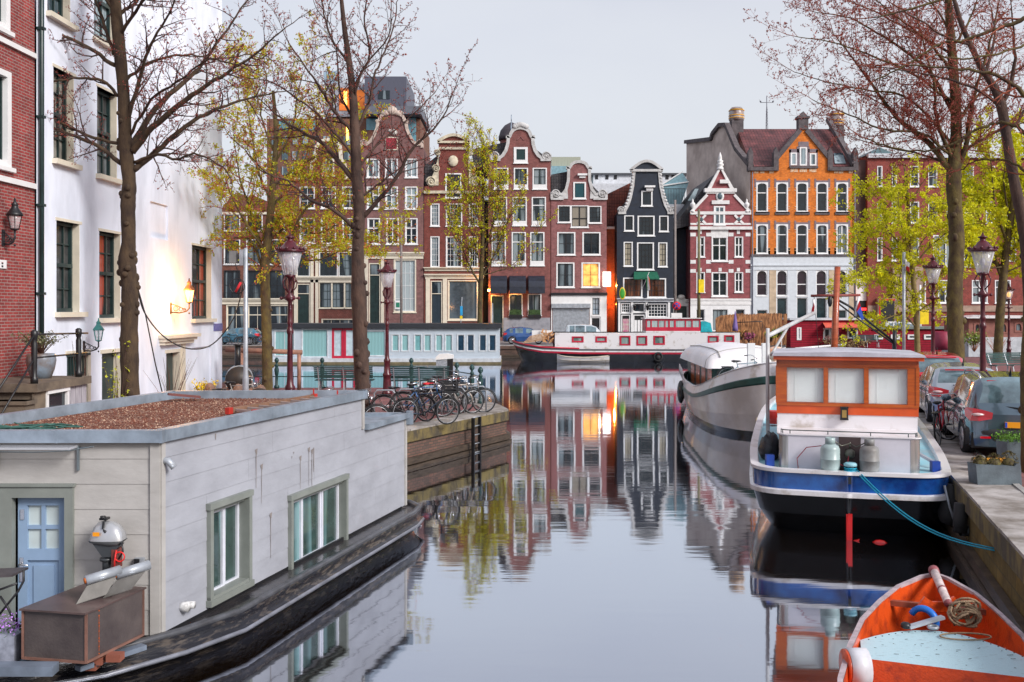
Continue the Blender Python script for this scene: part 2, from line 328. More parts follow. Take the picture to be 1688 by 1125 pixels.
# ground sheets
MB().slab(LQ[::-1], -1.5, GZ-.03).build('left_quay_ground', paving, kind='structure')
MB().slab(RQ, -1.5, RZ-.03).build('right_quay_ground', paving, kind='structure')
MB().slab([(-250, 82.6), (250, 82.6), (250, 1500), (-250, 1500)], -1.5, FZ-.03).build('far_quay_ground', ashpave, kind='structure')
def edge_wall(a, b, z, h, inward, name, label, mt=moss, wb=wallb, cw=.62, dark=.35):
    # a quay wall: brick face, thick coping, mossy band, timber fender ledge near the water
    a = Vector((*a, 0)); b = Vector((*b, 0)); d = (b-a).normalized(); L = (b-a).length; n = Vector(inward).normalized()
    rz = math.atan2(d.y, d.x); flip = -1 if Vector((-d.y, d.x, 0)).dot(n) < 0 else 1
    t = thing(name, label, 'quay wall', (a.x, a.y, 0), rz)
    f = flip
    def bx(mb, x0, y0, z0, x1, y1, z1): mb.box(x0, min(y0*f, y1*f), z0, x1, max(y0*f, y1*f), z1)
    q = MB(); bx(q, 0, -.04, -1, L, .3, z-.3); q.build('wall', wb, t)
    q = MB(); k = 0
    x = 0
    while x < L-.01:
        x2 = min(L, x+1.45+random.uniform(-.15, .15)); bx(q, x+.01, -.10+random.uniform(-.012, .012), z-.28, x2-.01, cw, z+.012+random.uniform(-.006, .006)); x = x2
    q.build('coping', cop, t)
    q = MB(); bx(q, 0, -.115, z-.30, L, -.085, z-.03); q.build('moss', mt, t)
    q = MB(); bx(q, 0, -.16, .10, L, -.05, .26); bx(q, 0, -.2, .0, L, -.05, .07); q.build('fender_ledge', wood, t)
    return t
edge_wall((-.2, 29.7), (-26, -22.9), GZ, 1, (-1, .49, 0), 'quay_wall', 'brick quay wall with pale coping stones under the parked bicycles')
edge_wall((-.2, 29.75), (-.5, 31.3), GZ, 1, (-1, 0, 0), 'quay_wall', 'short return of the brick quay wall at its corner by the bollard')
edge_wall((-.5, 31.3), (-3.2, 38.6), GZ, 1, (-1, -.3, 0), 'quay_wall', 'back quay wall behind the benches and the bicycles')
edge_wall((2.67+.29*3, 3), (2.67+.29*62, 62), RZ, 1, (1, -.29, 0), 'quay_wall', 'mossy stone quay wall along the moored boats beside the parked cars', cw=.74, wb=brick('mossy_wall', (.24, .16, .05), (.16, .12, .05), (.12, .10, .05), .5, .22, .012, stain=.7, stain_c=(.07, .055, .03), nscale=1.8))
edge_wall((-120, 82.6), (-3, 82.6), FZ, 1, (0, 1, 0), 'quay_wall', 'far quay wall behind the pale blue houseboat', mt=wallb)
edge_wall((-3, 82.6), (120, 82.6), FZ, 1, (0, 1, 0), 'quay_wall', 'far quay wall behind the red and white barge', mt=wallb)
# kerb strip of grey stone between quay coping and paving on the right, and lighter walkway
def rx(Y): return 2.67+.29*Y
MB().slab([(rx(3)+.74, 3), (rx(3)+4.2, 3), (rx(60)+4.2, 60), (rx(60)+.74, 60)], RZ-.026, RZ-.022).build('parking_strip', brick('parking_brick', (.30, .11, .10), (.19, .08, .08), (.15, .13, .12), .21, .1, .012, flat=True, stain=.4), kind='structure')
MB().slab([(rx(3)+.755, 3), (rx(3)+.86, 3), (rx(60)+.86, 60), (rx(60)+.755, 60)], RZ-.03, RZ+.03).build('kerb', STONE, kind='structure')
# pale kerb line on the left quay
MB().slab([(-8.6, 30.6), (-2.5, 31.2), (-2.5, 31.45), (-8.6, 30.85)], GZ-.03, GZ-.015).build('kerb', M('kerb_pale', (.5, .5, .52), .8, .1), kind='structure')
# ---------------------------------------------------------------- windows and houses
def window(parent, x0, z0, x1, z1, y=0, rec=.18, fw=.13, fm=None, sm=None, cols=1, rows=2, sill=True, gl=None, proud=False, mid=None, bot=0, mt=.035, trans=None, arch=False, label=None, back=False, split=None):
    fm = fm or WHITE; sm = sm or fm; gl = gl or GL
    f = MB(); ya, yb = (y-.07, y+.02) if proud else (y-.03, y+rec)
    yg = y-.015 if proud else y+rec-.05
    a, b, c, d = x0+fw, x1-fw, z0+fw*.8+bot, z1-fw*.8
    f.box(x0, ya, z0, a, yb, z1); f.box(b, ya, z0, x1, yb, z1); f.box(a, ya+.002, d, b, yb, z1); f.box(a, ya+.002, z0, b, yb, c)
    f.m = 1; ym = yg-.045; sb = .045
    f.box(a, ym, c, a+sb, yg, d); f.box(b-sb, ym, c, b, yg, d); f.box(a+sb, ym, d-sb, b-sb, yg, d); f.box(a+sb, ym, c, b-sb, yg, c+sb)
    W = b-a; Hh = d-c
    for k in range(1, cols): t = mt*1.0; xx = a+W*k/cols; f.box(xx-t/2, ym+.01, c+sb, xx+t/2, yg, d-sb)
    if split:   # heavy centre mullions at given fractions
        for q in split: xx = a+W*q; f.box(xx-.05, ym-.01, c, xx+.05, yg, d)
    for k in range(1, rows): zz = c+Hh*k/rows; t = mt; f.box(a+sb, ym+.013, zz-t/2, b-sb, yg-.002, zz+t/2)
    if mid is not None: zz = c+Hh*mid; f.m = 0 if mid > .6 else 1; f.box(a, ym-.02, zz-.045, b, yg-.001, zz+.045)
    if sill: f.m = 0; f.box(x0-.06, ya-.07, z0-.09, x1+.06, ya+.03, z0)
    if arch:    # segmental or round head: corner infill over the pane
        f.m = 0; r = W/2; n = 7; rise = r if arch is True else arch
        for sgn in (-1, 1):
            cx = (a+b)/2
            for k in range(n):
                t0, t1 = k/n, (k+1)/n
                xa, xb = cx+sgn*r*t0, cx+sgn*r*t1; za, zb = d-rise+rise*sqrt(max(0, 1-t0*t0)), d-rise+rise*sqrt(max(0, 1-t1*t1))
                f.prism([(xa, za), (xb, zb), (xb, d), (xa, d)][::sgn], ya+.004, yg-.001)
    o = f.build('window', [fm, sm], parent, label)
    MB().box(a, yg, c, b, yg+.012, d).build('pane', gl, o)
    return o
def door(parent, x0, z0, x1, z1, y, mt, fm=None, gl=None, name='door', fan=0.0, label=None, glazed=False):
    d = MB(); d.m = 1; d.box(x0, y-.06, z0, x0+.1, y+.12, z1); d.box(x1-.1, y-.06, z0, x1, y+.12, z1); d.box(x0+.1, y-.058, z1-.1, x1-.1, y+.12, z1); d.m = 0
    zt = z1-.1-fan
    a, b = x0+.1, x1-.1; d.box(a, y+.06, z0, b, y+.1, zt)
    w_ = (b-a); pz = [(z0+.15, z0+(zt-z0)*.42), (z0+(zt-z0)*.5, zt-.15)]
    for p, q in pz:
        for u in (0, 1): d.box(a+.08+u*w_*.5, y+.035, p, a+w_*.5-.05+u*(w_*.5-.03), y+.062, q)
    if fan: d.m = 1; d.box(a, y-.05, zt, b, y+.1, zt+.07)
    o = d.build(name, [mt, fm or WHITE], parent, label)
    if fan: MB().box(a, y+.05, zt+.07, b, y+.065, z1-.1).build('fanlight', gl or GL, o)
    h = MB(); h.ball((b-.1, y+.02, z0+1.0), .04, 6, 4); h.build('handle', CHROME, o)
    return o
class House:
    def __init__(s, name, label, p0, p1, top, wallm, Y=97, depth=14, sidem=None):
        s.Y = Y; s.p0 = p0; s.k = Y/F; s.z0 = FZ; s.t = thing(name, label, 'house', (PX(p0, Y), Y, FZ)); s.W = (p1-p0)*s.k; s.H = s.Z(top)
        s.holes = []; s.later = []; s.wm = wallm; s.D = depth; s.sm = sidem or wallm; s.gable = None; s.wb = MB()
    def X(s, px): return (px-s.p0)*s.k
    def Z(s, py): return PZ(py, s.Y)-s.z0
    def R4(s, r): return s.X(r[0]), s.Z(r[3]), s.X(r[2]), s.Z(r[1])
    def win(s, r, **k):
        q = s.R4(r); s.holes.append(q); s.later.append(lambda: window(s.t, *q, **k)); return s
    def pwin(s, r, **k): q = s.R4(r); window(s.t, *q, proud=True, **k)
    def door(s, r, mt, **k):
        q = s.R4(r); q = (q[0], max(q[1], .02), q[2], q[3]); s.holes.append(q); s.later.append(lambda: door(s.t, *q, .06, mt, **k))
    def finish(s, outline=None, ridge=None, roofm=None, over=.0, roofy=.4, back_h=None):
        w = s.wb; w.wall(0, 0, s.W, s.H, s.holes)
        if outline: w.prism([(s.X(a), s.Z(b)) for a, b in outline], 0, .35)
        w.m = 1; W, H, D = s.W, s.H, s.D
        w.poly([(0, 0, 0), (0, 0, H), (0, D, H), (0, D, 0)]); w.poly([(W, 0, 0), (W, D, 0), (W, D, H), (W, 0, H)]); w.poly([(0, D, 0), (0, D, H), (W, D, H), (W, D, 0)])
        w.m = 0; w.poly([(0, 0, H), (W, 0, H), (W, .35, H), (0, .35, H)])
        s.wall_o = w.build('wall', [s.wm, s.sm], s.t)
        MB().box(.15, .6, 0, W-.15, .7, H-.1).build('inner_wall', BLACK, s.t)
        for f in s.later: f()
        if ridge is not None:
            zr = s.Z(ridge); r = MB(); y0 = roofy
            r.prism([(-over, H), (W+over, H), (W/2, zr)], y0, D); s.roof_o = r.build('roof', roofm, s.t)
            MB().beam((W/2, y0, zr+.03), (W/2, D, zr+.03), .22, .14).build('ridge_cap', roofm, s.roof_o)
        return s
def band(H, px0, px1, py0, py1, mt, name='cornice', y0=-.14, y1=.1, parent=None):
    return MB().box(H.X(px0), y0, H.Z(py1), H.X(px1), y1, H.Z(py0)).build(name, mt, parent or H.t)
def cornice(H, px0, px1, py0, py1, mt, name='cornice'):
    m = MB(); z0, z1 = H.Z(py1), H.Z(py0); h = z1-z0; x0, x1 = H.X(px0), H.X(px1)
    m.box(x0, -.10, z0, x1, .1, z0+h*.5); m.box(x0-.05, -.2, z0+h*.5, x1+.05, .1, z0+h*.78); m.box(x0-.1, -.32, z0+h*.78, x1+.1, .1, z1)
    return m.build(name, mt, H.t)
def strip(mb, pts, w, y0, y1):   # moulding of width w along an open outline (inner side to the right of travel)
    n = len(pts); P = [Vector((p[0], p[1])) for p in pts]; N = []
    for i in range(n):
        d = (P[min(i+1, n-1)]-P[max(i-1, 0)]).normalized(); N.append(Vector((-d.y, d.x)))
    for i in range(n-1):
        a, b = P[i], P[i+1]; c, d = b-N[i+1]*w*.7, a-N[i]*w*.7; a2, b2 = a+N[i]*w*.3, b+N[i+1]*w*.3
        mb.prism([(a2.x, a2.y), (b2.x, b2.y), (c.x, c.y), (d.x, d.y)], y0, y1)
def scroll(mb, x, z, r, y=-.12, t=.3, sgn=1):
    n = 22; pts = []; rad = []
    for i in range(n+1):
        a = i/n*3.6*pi; rr = r*(1-.8*i/n); pts.append((x+sgn*rr*cos(a), y, z+rr*sin(a))); rad.append(r*.17*(1-.5*i/n))
    mb.tube(pts, rad, 5); mb.cyl((x, y+.04, z), (x, y+t, z), r*.95, 14); mb.ball((x, y, z), r*.22, 6, 4)
def bell(H, cx, half, wm, tm, w=.3):
    # half: (dx,py) from shoulder up to the crown; builds a symmetrical gable outline
    left = [(cx-d, y) for d, y in half]; right = [(cx+d, y) for d, y in reversed(half) if d > .01]
    return left+right
def arc(cx, y0, r, n=6, ry=None):   # quarter from side to top in (dx,py)
    ry = r if ry is None else ry
    return [(r*cos(pi/2*i/n), y0-ry*sin(pi/2*i/n)) for i in range(n+1)]
# brick kinds
def bk(name, c, c2=None, m=(.22, .15, .13), **k): return brick(name, c, c2 or tuple(x*.75 for x in c), m, .22, .075, .01, bump=.15, **k)
B0 = bk('brown_brick', (.20, .06, .035)); B1 = bk('dark_red_brick', (.17, .035, .024)); B2 = bk('mauve_brick', (.26, .12, .12)); B3 = bk('deep_red_brick', (.22, .03, .02), stain=.25)
B4 = bk('red_brick', (.29, .085, .08)); B5 = bk('pinkish_brick', (.34, .125, .13)); B6 = M('tarred_brick', (.008, .014, .028), .6, .3, 2, bump=.2); B7 = bk('crimson_brick', (.37, .075, .095))
B8 = bk('orange_brick', (.78, .20, .022), (.56, .13, .018), (.6, .26, .08), stain=.12, stain_c=(.35, .10, .02)); B10 = bk('scarlet_brick', (.34, .04, .028), (.24, .032, .024))
TILE = tiles('dark_roof_tiles', (.055, .05, .055), (.035, .034, .04)); RTILE = tiles('red_roof_tiles', (.24, .055, .03), (.16, .04, .028)); MTILE = tiles('maroon_roof_tiles', (.15, .045, .045), (.10, .035, .038), .3, .35)
PLAS = M('grey_render', (.66, .56, .50), .9, .25, .6, c2=(.42, .34, .30), bump=.2, detail=10)
BLUEST = M('blue_stone', (.17, .18, .20), .7, .25)
GREENP = M('green_canvas', (.005, .10, .055), .8, .2); NAVY = M('navy_canvas', (.012, .016, .03), .6, .4)
random.seed(11)
# ---- h0 : broad brown house at left behind the trees
h = House('brick_house', 'brown brick house with iron balcony rails, farthest left beyond the white house', 340, 484, 352, B0, depth=12)
for y0, y1 in ((350, 381), (395, 436), (446, 495)):
    for x in (369, 406, 443): h.win((x, y0+4 if y0 == 350 else y0, x+27, y1), fm=BLACK if y0 == 446 else WHITE, sm=BLACK, cols=2, rows=2, fw=.1)
for x in (373, 408, 444): h.win((x, 503, x+32, 556), fm=CREAM, sm=CREAM, cols=2, rows=1, mid=.7, fw=.1)
h.finish([(340, 352), (365, 352), (368, 338), (375, 333), (380, 322), (392, 318), (404, 322), (409, 333), (416, 338), (419, 352)], 322, RTILE)
cornice(h, 340, 484, 492, 502, CREAM); band(h, 340, 484, 350, 354, CREAM, 'string_course')
for y in (381, 436, 492):
    for x in (369, 406, 443):
        m = MB(); xa, xb, z = h.X(x), h.X(x+27), h.Z(y)
        m.box(xa, -.25, z+.5, xb, -.22, z+.54)
        for i in range(9): m.box(xa+(xb-xa)*i/8-.012, -.25, z, xa+(xb-xa)*i/8+.012, -.225, z+.52)
        m.build('balcony_rail', BLACK, h.t)
# ---- h1 : cream shop floor, brick above
h = House('gable_house', 'dark brick canal house with a tall cream ground floor, left of the mauve bell gable', 485, 596, 300, B1)
for x, w_ in ((489, 22), (526, 31), (558, 31)):
    h.win((x, 416, x+w_, 456), fm=WHITE, sm=DKWOOD, cols=3, rows=3, fw=.09)
for r in ((308, 344), (360, 401)):
    for x in (494, 529, 564): h.win((x, r[0], x+25, r[1]), fm=WHITE, sm=WHITE, cols=2, rows=3, fw=.1, gl=GL)
h.door((489, 468, 511, 555), DKWOOD, fm=CREAM, fan=.9)
for x in (526, 547, 568): h.win((x, 466, x+21, 508), fm=CREAM, sm=DKWOOD, cols=3, rows=3, fw=.07, gl=glass('half_curtain', p=.5))
h.win((530, 526, 590, 540), fm=CREAM, cols=4, rows=1, fw=.08)
ol = bell(h, 541, [(55, 300), (55, 294), (30, 294), (28, 270), (22, 262), (20, 240)]+arc(0, 240, 18, 5, 10), 0, 0)
h.finish(ol, 262, RTILE)
h.pwin((531, 262, 551, 290), fm=CREAM, cols=2, rows=3, fw=.1)
cornice(h, 485, 596, 404, 414, CREAM); cornice(h, 485, 596, 456, 466, CREAM)
for x in (485, 512, 520, 589): band(h, x, x+5, 414, 556, CREAM, 'pilaster', -.1, .05)
m = MB(); strip(m, [(h.X(a), h.Z(b)) for a, b in ol], .3, -.1, .36); m.build('gable_coping', CREAM, h.t)
m = MB(); m.box(h.X(489)-.2, -1.2, 0, h.X(511)+.2, -.02, .9); m.box(h.X(489)-.2, -1.5, 0, h.X(511)+.2, -1.2, .6); m.box(h.X(489)-.2, -1.8, 0, h.X(511)+.2, -1.5, .3); m.build('stoop', BLUEST, h.t)
# ---- h2 : mauve bell gable
h = House('gable_house', 'mauve brick canal house with a bell gable and a red shuttered attic hatch', 597, 698, 244, B2)
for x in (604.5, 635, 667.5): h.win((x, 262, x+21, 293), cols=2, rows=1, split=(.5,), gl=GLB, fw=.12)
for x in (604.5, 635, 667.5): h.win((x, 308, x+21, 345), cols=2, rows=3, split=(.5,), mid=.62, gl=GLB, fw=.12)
for x in (605.5, 636.5, 667.5): h.win((x, 360, x+21, 403), cols=2, rows=3, split=(.5,), mid=.62, gl=GL, fw=.12)
h.win((649, 428, 686, 515), fm=CREAM, sm=WHITE, cols=4, rows=4, gl=glass('net_curtain', dark=(.3, .36, .38), light=(.5, .58, .6), p=1), fw=.12)
h.door((608, 434, 627, 556), DKWOOD, fm=CREAM, fan=1.1)
half = [(50.5, 244), (50.5, 238), (43, 238), (36, 233), (30, 223), (25.5, 212), (24, 203), (24, 199), (21.5, 199)]+[(21.5*cos(t*pi/12), 198-13*sin(t*pi/12)) for t in range(1, 7)]
ol = bell(h, 646, half, 0, 0); h.finish(ol, 214, TILE)
m = MB(); strip(m, [(h.X(a), h.Z(b)) for a, b in ol], .28, -.13, .37)
for sx in (-1, 1): scroll(m, h.X(646+sx*46), h.Z(236), .34, sgn=sx); scroll(m, h.X(646+sx*24), h.Z(201), .2, sgn=sx)
m.ball((h.X(646), -.05, h.Z(183)), (.55, .2, .42), 10, 6); m.ball((h.X(646), -.05, h.Z(178)), (.25, .15, .3), 8, 5)
for sx in (-1, 1): m.ball((h.X(646+sx*11), -.05, h.Z(187)), (.5, .15, .28), 8, 5)
m.build('gable_coping', M('gable_sand', (.52, .42, .36), .85, .25, 3), h.t)
h_ = MB(); h_.box(h.X(634.5), -.07, h.Z(248), h.X(656), .01, h.Z(226)); h_.m = 1; h_.box(h.X(636.5), -.1, h.Z(246), h.X(654), -.06, h.Z(228)); h_.build('attic_hatch', [CREAM, M('crimson_shutter', (.33, .02, .04), .5)], h.t)
m = MB(); m.ball((h.X(647), -.05, h.Z(216)), (.45, .15, .2), 8, 5); m.ball((h.X(650), -.05, h.Z(219)), (.3, .15, .3), 8, 5); m.build('gable_ornament', ORN, h.t)
cornice(h, 597, 698, 416, 427, CREAM)
band(h, 600, 607, 427, 556, CREAM, 'pilaster', -.08, .05); band(h, 628, 633, 427, 556, CREAM, 'pilaster', -.08, .05)
m = MB(); m.box(h.X(608)-.2, -1.2, 0, h.X(627)+.2, -.02, .7); m.build('stoop', BLUEST, h.t)
m = MB(); m.m = 0; m.box(h.X(651), -.1, h.Z(510), h.X(661), -.05, h.Z(496)); m.m = 1; m.box(h.X(653), -.12, h.Z(507), h.X(659), -.1, h.Z(499)); m.split('window_poster', [WHITE, M('poster_green', (.02, .2, .12), .6)], h.t)
# ---- h3 : deep red neck gable
h = House('gable_house', 'deep red brick canal house with a neck gable and arched pediment behind the young tree', 699, 796, 318, B3)
for x0, x1, c in ((709.5, 724.5, 3), (735, 762, 4), (773, 788, 3)):
    h.win((x0, 336, x1, 373), cols=c, rows=5, fw=.1, mt=.03, bot=.0); h.win((x0, 390, x1, 441), cols=c, rows=5, fw=.1, mt=.03)
h.door((710, 463, 729, 556), M('blue_black_door', (.02, .035, .05), .4), fm=CREAM, fan=1.2)
h.win((738, 462, 788, 528), fm=CREAM, cols=1, rows=1, fw=.12, gl=glass('draped_shop_glass', dark=(.04, .055, .07), light=(.13, .18, .22), p=.8, scale=.8))
half = [(48.5, 318), (48.5, 308), (40, 306), (36, 300), (33, 285), (27, 282), (24, 268), (23, 250), (25, 249), (25, 237), (26, 235), (26, 232), (20, 227), (12, 223.5), (0, 222)]
ol = bell(h, 748, half, 0, 0); h.finish([p for p in ol], 262, TILE)
m = MB()
def PB(m, H, a, b, c, d, y0=-.1, y1=.37): m.box(H.X(a), y0, H.Z(d), H.X(c), y1, H.Z(b))
PB(m, h, 721, 233, 775, 236.5, -.2); PB(m, h, 723, 243, 773, 247, -.14)
strip(m, [(h.X(748-27+54*i/12), h.Z(233-11*sin(pi*i/12))) for i in range(13)], .28, -.2, .37)
for sx in (-1, 1):
    scroll(m, h.X(748+sx*37), h.Z(300), .5, sgn=sx); scroll(m, h.X(748+sx*29), h.Z(278), .38, sgn=sx); scroll(m, h.X(748+sx*27), h.Z(252), .32, sgn=sx)
    m.prism([(h.X(748+sx*d), h.Z(y)) for d, y in ((25, 306), (42, 306), (33, 285), (28, 268), (25, 256))][::-sx], -.06, .3)
m.ball((h.X(747), -.1, h.Z(266)), (.5, .14, .55), 8, 6)
PB(m, h, 699, 315, 797, 319.5, -.22)
m.build('gable_ornament', M('mossy_cream', (.56, .50, .38), .85, .25, 3), h.t)
h.pwin((734, 286, 761, 327), sm=DKWOOD, cols=2, rows=2, gl=GLD, fw=.15)
cornice(h, 700, 797, 441, 447, CREAM); cornice(h, 701, 797, 452, 460, CREAM)
band(h, 702, 709, 460, 556, CREAM, 'pilaster', -.08, .05); band(h, 730, 737, 460, 556, CREAM, 'pilaster', -.08, .05); band(h, 789, 795, 460, 556, CREAM, 'pilaster', -.08, .05)
MB().prism([(h.X(699), h.Z(317)), (h.X(722), h.Z(317)), (h.X(722), h.Z(254)), (h.X(699), h.Z(272))], .5, 8).build('rear_roof', TILE, h.t)
# black fill between, the gap's shade put into its colour
h = House('gap_fill', 'narrow black fill standing for the shaded gap between the two red brick gables', 797, 806, 330, M('gap_black', (.02, .02, .025), .7), Y=98.5); h.finish()
# ---- h4 : red brick tall bell gable
h = House('gable_house', 'tall red brick canal house with a white bell gable and three dark awnings', 805, 907.5, 264, B4)
hx = 858
for x in (814.5, 847, 878): h.win((x, 277, x+23.5, 312), sm=DKWOOD, cols=2, rows=2, split=(.5,), bot=.35, gl=GLC, fw=.12)
for x in (812.5, 845, 876.5): h.win((x, 325, x+23.5, 372), sm=DKWOOD, cols=2, rows=2, split=(.5,), bot=.35, mid=.68, gl=GLC, fw=.12)
for x in (810.5, 843.5, 874): h.win((x, 383, x+23.5, 438), sm=DKWOOD, cols=2, rows=1, split=(.5,), bot=.35, mid=.68, gl=GLC, fw=.12)
for x in (839, 870): h.win((x, 485, x+22.5, 520), sm=DKWOOD, split=(.5,), rows=1, gl=GLC, fw=.1)
h.door((809, 487, 830, 556), DKWOOD, fm=CREAM)
half = [(49.5, 264), (49.5, 256), (42, 256), (36, 261), (30, 256), (25, 248), (22, 238), (21, 228), (23, 227), (23, 225), (18, 224.5)]+[(17.5*cos(t*pi/14), 224-14*sin(t*pi/14)) for t in range(1, 8)]
ol = bell(h, hx, half, 0, 0); h.finish(ol, 226, TILE, over=.1)
m = MB(); strip(m, [(h.X(a), h.Z(b)) for a, b in ol], .32, -.14, .38)
for sx in (-1, 1): scroll(m, h.X(hx+sx*42), h.Z(258), .45, sgn=sx)
for i in range(7): m.ball((h.X(hx-9+3*i), -.12, h.Z(209-3*sin(pi*i/6))), (.3, .15, .26), 7, 5)
PB(m, h, hx-50, 263, hx-33, 266, -.16); PB(m, h, hx+33, 263, hx+50, 266, -.16)
m.build('gable_coping', TRIM, h.t)
h.pwin((847, 243, 870, 269), fm=WHITE, sm=DKWOOD, cols=1, rows=1, gl=M('green_shutter', (.008, .035, .035), .4), fw=.25, bot=.1)
MB().prism([(h.X(781), h.Z(275)), (h.X(845), h.Z(275)), (h.X(838), h.Z(232)), (h.X(776), h.Z(245))], .6, 9).build('rear_roof', TILE, h.t)
m = MB(); strip(m, [(h.X(852), h.Z(231)), (h.X(858), h.Z(225)), (h.X(864), h.Z(231))], .1, -.05, .01); m.build('gable_mark', B5, h.t)
m = MB(); m.box(h.X(830), -.08, 0, h.X(907), 0, h.Z(524)); m.build('plinth', M('grey_plinth', (.28, .28, .31), .8), h.t)
for k, x in enumerate((809, 840, 871)):
    a = thing('awning', ['dark awning over the lantern lit door, leftmost of the three', 'dark awning with bird droppings, middle of the three', 'dark awning nearest the shuttered garage, rightmost of the three'][k], 'awning', (PX(x, 97), 97, FZ), group='awnings on the red brick house')
    m = MB(); z1, z0 = h.Z(455), h.Z(484); w_ = 27.5*h.k
    pr = [(0, z1), (-.5, z1-.12), (-1.1, z1-.55), (-1.35, z1-1.1), (-1.4, z0)]
    m.loft([[(0, p, z) for p, z in pr], [(w_*.97, p, z) for p, z in pr]], smooth=False); m.loft([[(0.02, p, z-.03) for p, z in pr], [(w_*.95, p, z-.03) for p, z in pr]], smooth=False)
    m.poly([(0, p, z) for p, z in pr]+[(0, 0, z0+.3)]); m.poly([(w_*.97, p, z) for p, z in pr[::-1]]+[(w_*.97, 0, z0+.3)][::-1])
    m.build('canvas', NAVY, a)
for k, x in enumerate((839.5, 870.5)):
    a = thing('window_box', ['box of clipped green hedge on the sill below the middle awning', 'box of clipped green hedge on the sill below the rightmost awning'][k], 'planter', (PX(x, 97), 96.75, FZ+h.Z(519)), group='window boxes')
    m = MB(); m.box(0, 0, -.35, 1.25, .25, 0); m.build('box', BLACK, a)
    m = MB()
    for i in range(240):
        c = (random.uniform(.03, 1.22), random.uniform(-.02, .27), random.uniform(0, .55)); q = [Vector(c)+Vector((random.uniform(-.07, .07), random.uniform(-.07, .07), random.uniform(-.07, .07))) for _ in range(3)]; m.poly(q)
    m.box(.05, .04, 0, 1.2, .22, .46); m.build('hedge', M('hedge_leaf', (.03, .07, .015), .7, .5, 8), a)
m = MB(); m.cyl((0, -.5, 0), (0, 0, 0), .03, 6); m.m = 1; m.ball((0, -.5, -.12), .11, 10, 6)
o = m.build('wall_lamp', [BLACK, glow('orange_bulb', (1, .5, .1), 30)], None, 'small bright orange wall lamp beside the leftmost dark awning', 'lamp', loc=(PX(806, 97), 96.9, PZ(477, 97)))
def plight(name, loc, e, c, r=.1, parent=None):
    l = bpy.data.lights.new(name, 'POINT'); l.energy = e; l.color = c; l.shadow_soft_size = r; o = bpy.data.objects.new(name, l); COL.objects.link(o); o.location = loc
    if parent: o.parent = parent
    return o
plight('wall_lamp_light', (PX(806, 97)+.15, 96.1, PZ(478, 97)), 220, (1, .42, .08), .12)
plight('wall_lamp_light', (PX(841, 97)+.1, 96.3, PZ(474, 97)), 90, (1, .42, .08), .12)
# ---- h5 : pinkish brick with shuttered garage
h = House('gable_house', 'pinkish brick canal house with a small bell gable over a roller shutter', 908.5, 1000, 328.6, B5)
h.win((919.5, 339, 941, 367), sm=BLACK, cols=3, rows=3, fw=.1); h.win((941, 339, 970, 375), sm=BLACK, cols=1, rows=1, split=(.5,), mid=.4, gl=glass('beige_curtain', light=(.34, .30, .24), p=1), fw=.1); h.win((970, 340, 991.5, 368), sm=BLACK, cols=3, rows=3, fw=.1)
for x in (918.5, 960): h.win((x, 383, x+30, 420.5), sm=BLACK, cols=2, rows=2, split=(.5,), gl=GL, fw=.14)
h.win((917, 433, 947, 474), sm=BLACK, cols=2, rows=2, split=(.5,), gl=GL, fw=.14)
h.win((958.5, 433, 989, 474), sm=BLACK, cols=2, rows=2, gl=LIT, fw=.14, label='lit window glowing warm yellow')
h.win((975.5, 491, 989, 520), fm=WHITE, sm=BLACK, cols=2, rows=3, gl=glass('pale_glass', dark=(.2, .25, .3), light=(.45, .5, .55)), fw=.06)
h.door((974, 523, 990, 557), BLACK, fm=WHITE)
half = [(45.7, 328.6), (45.7, 318), (38, 318), (28, 320), (22, 312), (18.5, 298), (18, 279), (20.5, 278), (20.5, 276), (15, 275.5)]+[(14.5*cos(t*pi/14), 275-9*sin(t*pi/14)) for t in range(1, 8)]
ol = bell(h, 954.5, half, 0, 0); h.finish(ol, 282, TILE)
m = MB(); strip(m, [(h.X(a), h.Z(b)) for a, b in ol], .28, -.13, .38)
for sx in (-1, 1):
    scroll(m, h.X(954.5+sx*38), h.Z(320), .42, sgn=sx); m.prism([(h.X(954.5+sx*d), h.Z(y)) for d, y in ((18, 328), (40, 328), (38, 324), (24, 316), (20, 300))][::-sx], -.08, .3)
PB(m, h, 908, 327, 929, 330, -.17); PB(m, h, 978, 327, 1001, 330, -.17)
m.build('gable_coping', TRIM, h.t)
MB().prism([(h.X(909), h.Z(329)), (h.X(941), h.Z(329)), (h.X(940), h.Z(281)), (h.X(909), h.Z(287))], .5, 8).build('rear_roof', TILE, h.t)
h.pwin((945, 300.5, 966, 328), fm=WHITE, sm=DKWOOD, gl=M('teal_shutter', (.006, .06, .075), .4), rows=1, fw=.15)
m = MB(); PB(m, h, 952, 287, 968, 290, -.35); PB(m, h, 955, 290, 965, 294, -.2); m.build('hoist_beam', WHITE, h.t)
band(h, 908, 1001, 483, 487, BLACK, 'cornice', -.2, .05)
# shop floor facing (white)
m = MB(); W_ = h.W
m.wall(0, 0, W_, h.Z(487), [(h.X(910), 0, h.X(972), h.Z(508)), h.R4((975.5, 491, 989, 520)), (h.X(974), 0, h.X(990), h.Z(523))], y=-.06, rec=.06); m.build('shopfront', WHITE, h.t)
sh = MB(); z = 0.02
while z < h.Z(510): sh.box(h.X(911), -.03, z, h.X(971), .02, z+.10); sh.box(h.X(911), -.015, z+.10, h.X(971), .02, z+.14); z += .14
sh.build('roller_shutter', GREYM, h.t)
MB().box(h.X(909), -.32, h.Z(508), h.X(973), -.065, h.Z(501)).build('shutter_box', GREYM, h.t)
s_ = thing('lightbox_sign', 'blank glowing white lightbox sign hanging beside the lit window', 'sign', (PX(1000, 97), 96.2, PZ(461, 97)))
m = MB(); m.box(-.42, -.12, -.68, .28, .12, .68); m.build('lit_box', glow('sign_light', (1, .93, .86), 2.6), s_)
